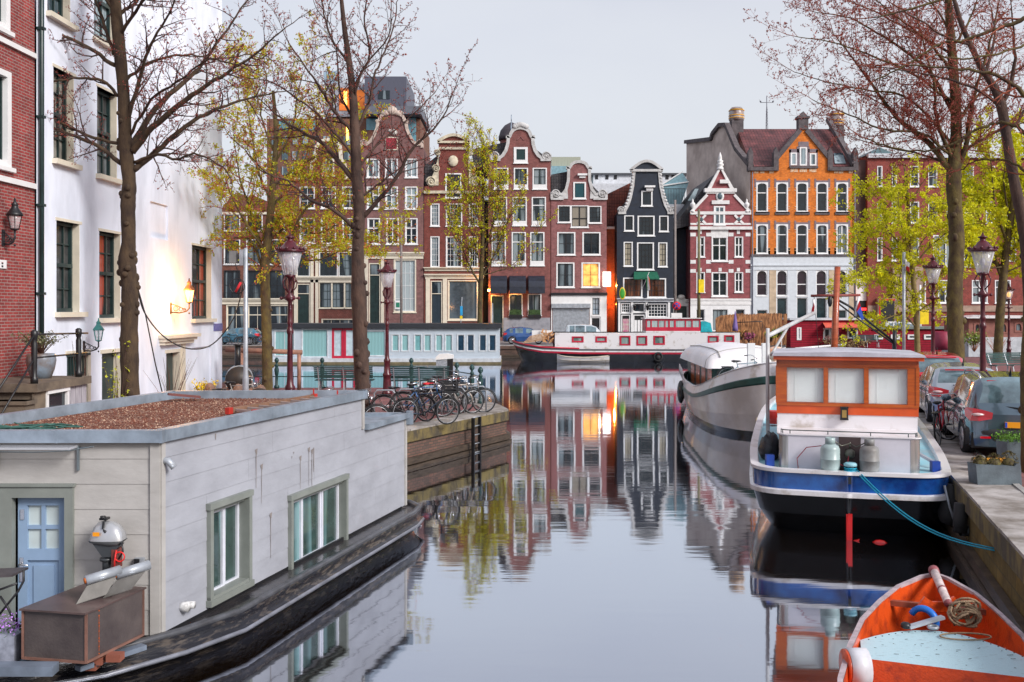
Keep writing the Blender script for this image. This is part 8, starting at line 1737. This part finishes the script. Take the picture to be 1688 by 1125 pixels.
m = MB(); m.prism([(0, 0), (.62, 0), (.6, .22), (.02, .22)], 0, .25); m.build('parking_block', M('yellow_paint', (.85, .36, .01), .55, .1, 8), None, 'yellow painted block behind the grey estate car', 'block', loc=(PX(1614, 17.6), 17.6, RZ))
# brick patch with white line at the lower right
m = MB(); m.slab([(rx(11)+.78, 11), (rx(11)+5, 11), (rx(15.8)+5, 15.8), (rx(15.8)+.9, 15.8)], RZ-.02, RZ-.012); m.build('paving_patch', brick('pink_paving', (.42, .17, .17), (.33, .15, .15), (.2, .14, .14), .21, .1, .008, flat=True, stain=.2), kind='structure')
# poles and signs
m = MB(); m.cyl((0, 0, 0), (0, 0, 5.0), .06, 8); m.build('flagpole', GREYM, None, 'pale grey flagpole left of the young yellow tree', 'pole', loc=(PX(1490, 37)+0, 37, RZ-.0))
flag('flag', 'small white and red flag hanging on the pale flagpole', q4(1494, 440, 36.9), q4(1493, 428, 36.9), [[q4(1493, 430, 36.9), q4(1500, 434, 36.8), q4(1499, 441, 36.8), q4(1494, 438, 36.9)], [q4(1494, 438, 36.9), q4(1499, 441, 36.8), q4(1500, 449, 36.8), q4(1495, 446, 36.9)]], [WH_, RD_])
def pole(label, px, Y, top, r, mt, z=FZ):
    m = MB(); m.cyl((0, 0, 0), (0, 0, PZ(top, Y)-z), r, 8, r*.7); return m.build('pole', mt, None, label, 'pole', loc=(PX(px, Y), Y, z))
pole('grey lamp pole left of the ornate gate', 1113, 84, 330, .13, M('pole_taupe', (.20, .17, .16), .7)); pole('olive brown pole carrying a yellow box before the crimson house', 1152, 84, 345, .15, M('pole_olive', (.20, .17, .07), .8, c2=(.12, .11, .08)))
t = thing('no_stopping_sign', 'round blue and red no stopping sign by the ornate gate', 'sign', q4(1115.5, 504.5, 83.7)); m = MB(); m.cyl((0, .02, 0), (0, 0, 0), .44*.55, 20); m.scale = 1; m.build('red_rim', RD_, t); m = MB(); m.cyl((0, -.0, 0), (0, -.02, 0), .17, 20); m.build('blue_face', BL_, t); m = MB(); m.beam((-.14, -.03, .14), (.14, -.03, -.14), .05, .01, (0, 1, 0)); m.beam((.14, -.03, .14), (-.14, -.03, -.14), .05, .01, (0, 1, 0)); m.build('red_cross', RD_, t); m = MB(); m.box(-.3, 0, -.75, .3, .03, -.4); m.build('white_plate', WHITE, t)
t.scale = (1.5, 1.5, 1.5)
m = MB(); m.box(-.22, -.1, -.55, .22, .1, .55); m.build('yellow_box', M('box_yellow', (.85, .62, .005), .5), None, 'bright yellow box mounted on the olive brown pole', 'sign', loc=q4(1156, 472, 83.8))
m = MB(); m.box(-.3, -.05, -.5, .3, .05, .5); m.build('yellow_sign', M('box_yellow', (0, 0, 0)), None, 'bright yellow panel behind the young yellow tree', 'sign', loc=q4(1523.5, 523, 70))
t = thing('parking_sign', 'slim post with a blue and yellow sign in front of the draped shop window', 'sign', (PX(758, 84), 84, FZ)); m = MB(); m.cyl((0, 0, 0), (.18, 0, PZ(490, 84)-FZ), .04, 6); m.build('post', GREYM, t); m = MB(); m.box(-.07+.1, -.05, PZ(520, 84)-FZ, .14+.1, .03, PZ(505, 84)-FZ); m.build('blue_plate', M('plate_light_blue', (.02, .3, .6), .5), t); m = MB(); m.box(-.07+.08, -.05, PZ(526, 84)-FZ, .14+.08, .03, PZ(521, 84)-FZ); m.build('yellow_plate', M('box_yellow', (0, 0, 0)), t)
pole('thin grey post with a small sign beside the lantern lit door', 812, 84, 500, .05, GREYM); pole('slender grey lamp pole in front of the mauve house', 661.5, 84, 355, .12, M('pole_taupe', (0, 0, 0)))
pole('tall pale pole beyond the red houseboat, right of the yellow tree', 1517, 84, 470, .12, WHITE)
# railing on far quay by the houses' stoops
for x0_, lb in ((489, 'cream floored'), (608, 'mauve'), (702, 'deep red'), (806, 'awning')): 
    a = PX(x0_-2, 95.6); m = MB()
    for k in range(2): m.tube([(a+k*1.6, 96.6, FZ+.9), (a+k*1.6, 95.6, FZ+.9), (a+k*1.6, 95.2, FZ)], .03, 5)
    m.build('stoop_railing', BLACK, None, 'thin black stoop railing at the door of the %s house' % lb, 'railing')
# ---------------------------------------------------------------- trees
BARK1 = M('bark_dark', (.085, .055, .03), .95, .35, 5, bump=.9, bscale=22, c2=(.035, .022, .016), stretch=(1, 1, .5)); BARK2 = M('bark_mossy', (.13, .10, .03), .95, .3, 4, bump=.9, bscale=20, c2=(.05, .03, .02), stretch=(1, 1, .6)); BARK3 = M('bark_red', (.10, .058, .042), .9, .3, 4, bump=1, bscale=18, c2=(.04, .024, .02), stretch=(1, 1, .5))
TWG = M('twig_dark', (.055, .028, .024), .8, .3, 9); TWR = M('twig_rust', (.24, .06, .03), .8, .3, 9); BUD = M('bud_red', (.27, .045, .03), .7, .3, 30); BUDO = M('bud_orange', (.50, .12, .03), .7, .3, 30)
LF1 = M('spring_leaf', (.66, .60, .02), .6, .35, 6, c2=(.34, .38, .015)); LF2 = M('spring_leaf_bright', (.88, .84, .015), .6, .3, 3, c2=(.50, .54, .015))
for q in (LF1, LF2):    # light shines through young leaves
    n = q.node_tree; b = n.nodes['Principled BSDF']; tl = n.nodes.new('ShaderNodeBsdfTranslucent'); mx = n.nodes.new('ShaderNodeMixShader'); mx.inputs[0].default_value = .45
    n.links.new(b.inputs['Base Color'].links[0].from_socket, tl.inputs[0]); n.links.new(b.outputs[0], mx.inputs[1]); n.links.new(tl.outputs[0], mx.inputs[2]); n.links.new(mx.outputs[0], n.nodes['Material Output'].inputs[0])
def rv(rn, s=1): return Vector((rn.gauss(0, 1), rn.gauss(0, 1), rn.gauss(0, 1)))*s
class Tree:
    def __init__(s, name, label, px, Y, z, bark, seed, twig=TWG, buds=None, leaves=None, pb=.0, pl=.0, bs=.022, ls=.05, step=.34, tl=1.5, up=.35, rmin=.0045, ltop=None):
        s.t = thing(name, label, 'tree', (PX(px, Y), Y, z)); s.o = Vector((PX(px, Y), Y, z)); s.rn = random.Random(seed); s.Y = Y
        s.tr = MB(); s.tw = MB(); s.lf = MB(); s.bark = bark; s.twm = twig; s.bm = buds; s.lm = leaves; s.pb = pb; s.pl = pl; s.bs = bs; s.ls = ls; s.step = step; s.tl = tl; s.up = up; s.rmin = rmin; s.ltop = ltop
    def w(s, px, py, dy=0): Y = s.Y+dy; return Vector(q4(px, py, Y))-s.o
    def smooth(s, P, n=5):
        Q = []
        for i in range(len(P)-1):
            p0, p1, p2, p3 = P[max(i-1, 0)], P[i], P[i+1], P[min(i+2, len(P)-1)]
            for k in range(n): t = k/n; Q.append(.5*((2*p1)+(p2-p0)*t+(2*p0-5*p1+4*p2-p3)*t*t+(3*p1-p0-3*p2+p3)*t**3))
        Q.append(P[-1]); return Q
    def trunk(s, pts, knobs=0, base=None):    # (px,py,rpx)
        P = [s.w(a, b) for a, b, r in pts]; R_ = [r*s.Y/F for a, b, r in pts]
        if base: P = [Vector((P[0].x, P[0].y, -.05))]+P; R_ = [R_[0]*1.35]+R_
        Q = s.smooth(P, 6); n = len(Q); RR = []
        for i in range(n): f = i/6; k = min(int(f), len(R_)-2); RR.append(R_[k]+(R_[k+1]-R_[k])*(f-k))
        RR = [r*(1+s.rn.uniform(-.05, .05)) for r in RR]; s.tr.tube(Q, RR, 12)
        for k in range(knobs):
            i = s.rn.randint(2, max(3, n*2//3)); a = s.rn.uniform(0, 2*pi); r = RR[i]; s.tr.ball(Q[i]+Vector((cos(a)*r*.9, sin(a)*r*.9, s.rn.uniform(-.1, .1))), (r*.42, r*.42, r*s.rn.uniform(.35, .6)), 8, 5)
        s.spine = Q; return Q, RR
    def limb(s, pts, r0, dy=0, r1=.012, dens=1.0, tl=None):
        m = len(pts); P = [s.w(a, b, dy*(i/(m-1))**1.1) for i, (a, b) in enumerate(pts)]; Q = s.smooth(P, 5); n = len(Q); RR = [r0+(r1-r0)*(i/(n-1))**.8 for i in range(n)]
        Q = [q+rv(s.rn, .012) if 0 < i else q for i, q in enumerate(Q)]; s.tr.tube(Q, RR, 7); L = sum((Q[i+1]-Q[i]).length for i in range(n-1)); acc = 0; nx = L*.12
        for i in range(n-1):
            seg = Q[i+1]-Q[i]; l = seg.length
            while acc+l > nx:
                p = Q[i]+seg*((nx-acc)/l); f = nx/L; s.side(p, seg.normalized(), RR[i], (tl or s.tl)*(1-.45*f)*s.rn.uniform(.6, 1.25), 1); nx += s.step/dens*s.rn.uniform(.6, 1.4)
            acc += l
        s.grow(Q[-1], (Q[-1]-Q[-2]).normalized(), (tl or s.tl)*.9, RR[-1], 1)
    def side(s, p, d, r, ln, lev):
        ax = d.orthogonal(); ax.rotate(Quaternion(d, s.rn.uniform(0, 2*pi))); a = s.rn.uniform(.5, 1.15); nd = (d*cos(a)+ax*sin(a)+Vector((0, 0, s.up*s.rn.uniform(0, 1)))).normalized(); s.grow(p, nd, ln, min(r*.55, .022 if lev == 1 else .009), lev)
    def grow(s, p, d, ln, r, lev):
        rn = s.rn; n = 6 if lev == 1 else 4; P = [p]; st = ln/n; bend = rv(rn, .10)
        for i in range(n): d = (d+bend+rv(rn, .12)+Vector((0, 0, s.up*.22))).normalized(); P.append(P[-1]+d*st)
        rr = [max(s.rmin*.7, r*(1-i/(n)*.85)) for i in range(n+1)]; s.tw.tube(P, rr, 4 if lev == 1 else 3, cap=False)
        if lev < 3:
            k = max(2, int(ln/(.17 if lev == 1 else .16)))
            for j in range(k):
                f = (j+.8)/(k+.3); i = min(n-1, int(f*n)); q = P[i].lerp(P[i+1], f*n-i); s.side(q, (P[i+1]-P[i]).normalized(), max(rr[i], s.rmin*1.6), ln*(.42 if lev == 1 else .36)*(1.15-f*.6)*rn.uniform(.6, 1.3), lev+1)
        for i in range(1, n+1):
            if s.bm and rn.random() < s.pb: s.bud(P[i]+rv(rn, .012))
            if s.lm and rn.random() < s.pl*(1 if s.ltop is None else s.ltop(P[i]+s.o)): s.leaf(P[i])
    def bud(s, p):
        b = s.bs*s.rn.uniform(.6, 1.3); s.lf.m = 0; a = rv(s.rn, 1).normalized(); c = a.orthogonal()*b*.45; e = a.cross(c)*1.0
        ids = [s.lf.P(p-a*b), s.lf.P(p+c), s.lf.P(p-c*.5+e*.8), s.lf.P(p-c*.5-e*.8), s.lf.P(p+a*b*1.3)]
        for f in ((0, 2, 1), (0, 3, 2), (0, 1, 3), (4, 1, 2), (4, 2, 3), (4, 3, 1)): s.lf.F([ids[k] for k in f])
    def leaf(s, p):
        s.lf.m = 1; l = s.ls
        for k in range(s.rn.randint(4, 8)):
            c = p+rv(s.rn, l*.9); a = rv(s.rn, 1).normalized()*l*s.rn.uniform(.5, 1); b = a.orthogonal().normalized()*l*.5; b.rotate(Quaternion(a.normalized(), s.rn.uniform(0, 6)))
            s.lf.poly([c-a, c+b, c+a, c-b])
    def done(s):
        o = s.tr.build('trunk', s.bark, s.t); s.tw.build('branches', s.twm, s.t)
        if s.lf.f: s.lf.build('crown', [s.bm or BUD, s.lm or LF1], s.t)
        return len(s.tr.f)+len(s.tw.f)+len(s.lf.f)
# A : big bare tree at left
a = Tree('bare_tree', 'large leafless tree with knobbly trunk standing before the white house', 215, 24, GZ, BARK1, 1, buds=BUD, pb=.7, bs=.02, step=.2, tl=1.25, up=.3)
a.trunk([(215, 665, 15), (213, 560, 14.5), (214, 480, 13), (209, 430, 14), (212, 400, 11.5), (211, 340, 12), (213, 300, 11), (207, 240, 11), (204, 160, 9.5), (197, 80, 10), (190, 0, 9), (186, -90, 6), (190, -180, 4)], knobs=46, base=True)
for p, r, dy in (([(220, 280), (255, 252), (317, 201), (363, 178), (420, 160), (470, 150)], .085, 1.5), ([(218, 250), (251, 211), (317, 157), (363, 127), (420, 90), (470, 45)], .10, -1), ([(215, 243), (269, 166), (320, 121), (353, 78), (390, 27), (425, -20)], .085, 2), ([(210, 198), (233, 121), (248, 75), (281, 18), (300, -40)], .06, -1.5), ([(221, 268), (260, 254), (290, 264), (320, 254), (363, 272), (380, 295)], .045, -1.2), ([(200, 270), (163, 242), (112, 220), (70, 202), (18, 172), (-30, 150)], .06, -.4), ([(198, 238), (142, 223), (91, 196), (60, 163), (30, 120)], .045, .2), ([(194, 158), (169, 133), (121, 130), (82, 137), (54, 151), (10, 175)], .045, -.8), ([(190, 108), (145, 79), (100, 57), (60, 36), (0, 0), (-50, -20)], .055, -.5), ([(188, 90), (169, 30), (157, 0), (140, -60)], .05, .6), ([(206, 138), (242, 106), (302, 91), (363, 97), (410, 90)], .045, 1), ([(192, 30), (240, -10), (300, -50), (360, -90)], .05, .5), ([(190, 20), (150, -30), (90, -70)], .05, -.6), ([(196, 60), (230, 10), (262, -30), (320, -60)], .05, -1.8), ([(213, 225), (250, 165), (300, 130), (345, 100), (400, 110)], .04, -2.6)): a.limb(p, r, dy)
a.done()
# B : tall tree with red buds in the middle left
b = Tree('bare_tree', 'tall tree with reddish buds between the benches and the bicycles', 598, 27, GZ, BARK3, 2, buds=BUD, pb=.6, bs=.024, step=.26, tl=1.5, up=.5, twig=TWG)
b.trunk([(599, 690, 12), (597, 640, 12), (594, 560, 12), (592, 500, 13), (590, 440, 11), (590, 400, 9.5), (592, 350, 9.5), (588, 290, 9), (585, 220, 8), (582, 160, 6.5), (575, 100, 5), (567, 40, 4), (560, -30, 2.5)], knobs=44, base=True)
for p, r, dy in (([(586, 300), (534, 239), (499, 219), (462, 195), (425, 160)], .08, 1.4), ([(583, 222), (549, 180), (524, 140), (499, 105), (470, 60)], .06, -.8), ([(590, 385), (554, 349), (512, 329), (475, 299), (440, 285), (395, 240)], .06, -1), ([(594, 362), (649, 299), (681, 244), (723, 204), (748, 150)], .07, -.6), ([(586, 220), (611, 162), (616, 130), (630, 95), (650, 40), (655, 0)], .05, 1), ([(580, 150), (610, 90), (600, 30), (615, -30)], .04, -.7), ([(577, 110), (545, 60), (530, 0), (520, -40)], .04, .6), ([(588, 280), (622, 240), (650, 215), (690, 180), (720, 150)], .04, 1.5), ([(584, 200), (560, 150), (555, 90), (540, 30)], .04, 1.2), ([(586, 262), (540, 205), (500, 170), (455, 140), (420, 130)], .045, -1.5), ([(583, 170), (600, 110), (640, 60), (645, 10)], .035, -1), ([(591, 330), (630, 300), (665, 275), (700, 262)], .035, .8)): b.limb(p, r, dy)
b.done()
# C : tree with yellow green leaves
rnC = random.Random(3)
c = Tree('leafy_tree', 'tree in yellow green spring leaf behind the leftmost maroon lamp', 440, 34, GZ, BARK2, 3, buds=BUDO, leaves=LF1, pb=.45, pl=.22, bs=.032, ls=.055, step=.38, tl=2.0, up=.3, twig=TWR)
c.trunk([(441, 645, 9), (440, 560, 8.5), (438, 500, 8), (437, 440, 8), (441, 400, 7), (447, 340, 6), (452, 280, 5), (455, 220, 4), (450, 150, 2.5)], knobs=8, base=True)
for p, r, dy in (([(437, 438), (425, 390), (410, 340), (395, 290), (385, 230)], .09, 1), ([(440, 430), (475, 395), (500, 350), (530, 320), (560, 300)], .07, -1), ([(436, 455), (415, 400), (392, 392), (375, 398)], .06, .5), ([(446, 345), (480, 300), (495, 240), (515, 190)], .06, 1.4), ([(447, 330), (425, 280), (415, 220), (405, 160)], .06, -1.2), ([(440, 450), (480, 425), (520, 430), (560, 415), (600, 405)], .05, -1), ([(453, 270), (480, 220), (490, 160), (500, 120)], .045, -.8), ([(442, 400), (480, 370), (520, 385), (565, 370), (610, 380)], .05, 1.2), ([(452, 250), (430, 190), (440, 130), (425, 100)], .04, .8), ([(441, 420), (400, 360), (385, 330), (372, 300)], .05, -1.5), ([(448, 310), (500, 270), (540, 250), (570, 220)], .05, .3), ([(441, 430), (470, 440), (500, 415), (535, 400), (640, 400)], .045, 2.2), ([(453, 300), (520, 300), (580, 330), (640, 345)], .05, 2.5)): c.limb(p, r, dy)
c.done()
# D : young tree on the far quay
d = Tree('leafy_tree', 'slim young tree with yellow leaves on the far quay before the brick gables', 793, 84, FZ, BARK2, 4, buds=BUDO, leaves=LF2, pb=.2, pl=.06, bs=.05, ls=.11, step=.7, tl=3.2, up=.8, twig=TWG, rmin=.012, ltop=lambda p: max(.08, min(1, (p.z-6)/6)))
d.trunk([(791, 545, 4.5), (792, 480, 4), (795, 420, 3.4), (796, 360, 2.6), (796, 300, 1.8), (800, 250, .8)], base=True)
for p, r, dy in (([(792, 470), (770, 430), (757, 390), (750, 340)], .10, 1), ([(793, 460), (815, 420), (835, 370), (850, 340)], .09, -1), ([(793, 440), (780, 390), (775, 330), (770, 280)], .08, -1), ([(795, 420), (812, 370), (820, 320), (818, 270)], .08, 1), ([(795, 390), (785, 340), (790, 290), (788, 250)], .06, .5), ([(793, 455), (840, 440), (865, 415), (880, 395)], .05, .5), ([(796, 370), (810, 310), (800, 250)], .05, -.6), ([(793, 430), (760, 400), (740, 360)], .05, -1.4)): d.limb(p, r, dy, dens=1.2)
d.done()
# E : big rust twigged tree on the right quay
e = Tree('bare_tree', 'big tree with rust coloured twigs between the red car and the maroon lamps', 1577, 33, RZ, BARK2, 5, buds=BUD, pb=.7, bs=.03, step=.22, tl=2.0, up=.3, twig=TWR)
e.trunk([(1577, 640, 14), (1577, 600, 13), (1575, 540, 13), (1574, 480, 12.5), (1577, 400, 12), (1574, 340, 11), (1572, 290, 12), (1576, 220, 9), (1574, 150, 8), (1568, 70, 7), (1563, 0, 6), (1560, -60, 4)], knobs=26, base=True)
for p, r, dy in (([(1570, 285), (1530, 235), (1490, 205), (1460, 172), (1430, 130), (1400, 90), (1370, 50)], .12, 1), ([(1574, 290), (1592, 240), (1600, 180), (1620, 110), (1640, 40), (1650, -20)], .11, -1), ([(1573, 270), (1545, 200), (1540, 140), (1525, 80), (1510, 20)], .08, -1.5), ([(1574, 210), (1610, 160), (1650, 130), (1700, 100)], .07, 1.5), ([(1573, 190), (1540, 130), (1500, 90), (1455, 60), (1400, 30), (1340, 20)], .08, 1.6), ([(1570, 120), (1530, 70), (1480, 30), (1430, -10)], .06, -1), ([(1568, 80), (1600, 30), (1620, -30)], .06, .8), ([(1568, 60), (1540, 10), (1500, -30)], .05, 1), ([(1572, 262), (1520, 220), (1460, 215), (1400, 190), (1340, 165)], .06, -1.8), ([(1573, 240), (1500, 165), (1440, 150), (1380, 140), (1310, 120)], .05, .3), ([(1574, 170), (1500, 120), (1430, 90), (1370, 70), (1310, 60)], .05, -.8), ([(1571, 275), (1540, 262), (1500, 250), (1450, 240), (1400, 225)], .05, 2), ([(1568, 90), (1500, 50), (1420, 10), (1340, -20)], .05, 2.2), ([(1575, 255), (1620, 230), (1660, 210), (1700, 200)], .06, -1)): e.limb(p, r, dy)
e.done()
# F : near tree at the right edge, its limbs reaching in from the right
f = Tree('bare_tree', 'mossy trunked tree cut by the right edge of the view beside the grey car', 1699, 17.8, RZ, BARK2, 6, buds=BUD, pb=.4, bs=.015, step=.32, tl=1.15, up=.2, twig=TWR)
f.trunk([(1699, 800, 15), (1698, 700, 14), (1697, 620, 14), (1700, 540, 13), (1702, 440, 12), (1705, 300, 12), (1712, 150, 10), (1722, 0, 8), (1730, -120, 6)], knobs=26, base=True)
for p, r, dy in (([(1722, 20), (1688, 32), (1636, 51), (1583, 68), (1549, 73), (1493, 109), (1440, 134)], .05, .8), ([(1706, 240), (1688, 218), (1658, 204), (1618, 211), (1574, 235), (1534, 249), (1480, 246), (1430, 230)], .04, 1), ([(1710, 180), (1670, 140), (1620, 118), (1560, 112), (1500, 108)], .05, -.4), ([(1704, 300), (1680, 275), (1650, 263), (1610, 266), (1585, 280)], .025, 1), ([(1726, -40), (1680, -50), (1600, -20), (1520, 10), (1440, 30)], .05, .5), ([(1718, 60), (1670, 80), (1600, 95), (1540, 90)], .03, -.6)): f.limb(p, r, dy, tl=.95)
f.done()
f2 = Tree('bare_tree', 'slanting dark trunked tree leaning left beside the right edge', 1684, 30, RZ, BARK3, 9, buds=BUD, pb=.45, bs=.022, step=.42, tl=1.7, up=.3, twig=TWR)
f2.trunk([(1700, 600, 9), (1696, 480, 9), (1688, 380, 9), (1672, 300, 8.5), (1660, 230, 8), (1650, 172, 8), (1636, 140, 6), (1618, 112, 5), (1600, 75, 4.5), (1585, 40, 4), (1570, -10, 3)], knobs=10, base=True)
for p, r, dy in (([(1652, 175), (1670, 120), (1672, 60), (1665, 0)], .09, -.8), ([(1650, 180), (1615, 150), (1560, 130), (1500, 118), (1440, 110)], .06, .6), ([(1625, 120), (1640, 60), (1630, 0)], .06, 1), ([(1660, 220), (1690, 180), (1720, 120)], .06, 0), ([(1600, 75), (1560, 60), (1510, 30), (1460, 0)], .05, -.7)): f2.limb(p, r, dy)
f2.done()
# G : young yellow green tree
g = Tree('leafy_tree', 'young tree with bright yellow green leaves behind the orange wheelhouse', 1512, 38, RZ, M('bark_young', (.20, .15, .06), .9, .3, 4), 7, leaves=LF2, pl=.33, ls=.066, step=.30, tl=1.5, up=.10, twig=TW, rmin=.006)
g.trunk([(1513, 600, 5), (1511, 540, 4.6), (1507, 480, 4.2), (1502, 420, 3.6), (1498, 360, 3), (1495, 310, 2), (1490, 270, 1)], base=True)
for p, r, dy in (([(1511, 540), (1490, 520), (1460, 525), (1432, 535)], .045, -.6), ([(1510, 520), (1470, 480), (1440, 460), (1412, 458)], .045, .8), ([(1508, 490), (1470, 450), (1440, 440), (1418, 450)], .04, -1), ([(1505, 460), (1470, 415), (1440, 400), (1425, 398)], .04, 1), ([(1503, 430), (1465, 380), (1445, 365), (1412, 368)], .04, -.7), ([(1500, 390), (1470, 345), (1450, 330)], .03, .7), ([(1508, 490), (1540, 460), (1565, 440), (1590, 425)], .045, .8), ([(1504, 440), (1540, 400), (1570, 380), (1600, 370)], .04, -.8), ([(1500, 400), (1530, 350), (1560, 335), (1585, 345)], .04, .6), ([(1497, 350), (1515, 310), (1530, 290)], .03, -.5), ([(1496, 330), (1475, 300), (1455, 295)], .03, .5), ([(1510, 515), (1535, 500), (1550, 490)], .03, -.6), ([(1506, 470), (1510, 420), (1530, 380), (1545, 330)], .035, 1.4), ([(1502, 420), (1485, 370), (1480, 320)], .03, -1.4)): g.limb(p, r, dy)
g.done()
# H : trees beyond, in full yellow leaf
for k, (nm, lb, px, pts, lim) in enumerate((('leafy_tree', 'yellow leaved tree with a dark leaning trunk right of the tall maroon lamp', 1645, [(1645, 580, 7), (1650, 500, 7), (1658, 420, 6), (1668, 350, 5), (1675, 280, 3)], [([(1652, 460), (1630, 400), (1610, 350), (1600, 300)], .12, 1), ([(1656, 430), (1690, 380), (1710, 320)], .12, -1), ([(1660, 400), (1640, 340), (1635, 280), (1630, 250)], .10, -1), ([(1668, 350), (1700, 290), (1715, 240)], .10, 1), ([(1655, 440), (1610, 420), (1590, 390), (1585, 350)], .08, 1.5), ([(1665, 370), (1655, 300), (1660, 250)], .08, 0), ([(1655, 450), (1680, 440), (1705, 430)], .06, 0), ([(1652, 440), (1625, 440), (1600, 415)], .06, -1)]),
        ('leafy_tree', 'yellow green tree right at the frame edge beyond the brown houseboat', 1720, [(1722, 580, 7), (1716, 480, 6), (1712, 380, 5), (1708, 290, 3)], [([(1716, 470), (1690, 420), (1665, 400)], .1, 1), ([(1714, 430), (1685, 370), (1670, 320)], .1, -1), ([(1712, 400), (1740, 350), (1760, 300)], .1, 0), ([(1710, 330), (1690, 290), (1680, 260)], .08, 1)]))):
    h2 = Tree(nm, lb, px, 56+3*k, RZ, BARK2, 20+k, leaves=LF2, pl=.34, ls=.11, step=.55, tl=2.3, up=.3, twig=TWG, rmin=.009); h2.trunk(pts, base=True)
    for p, r, dy in lim: h2.limb(p, r, dy)
    h2.done()
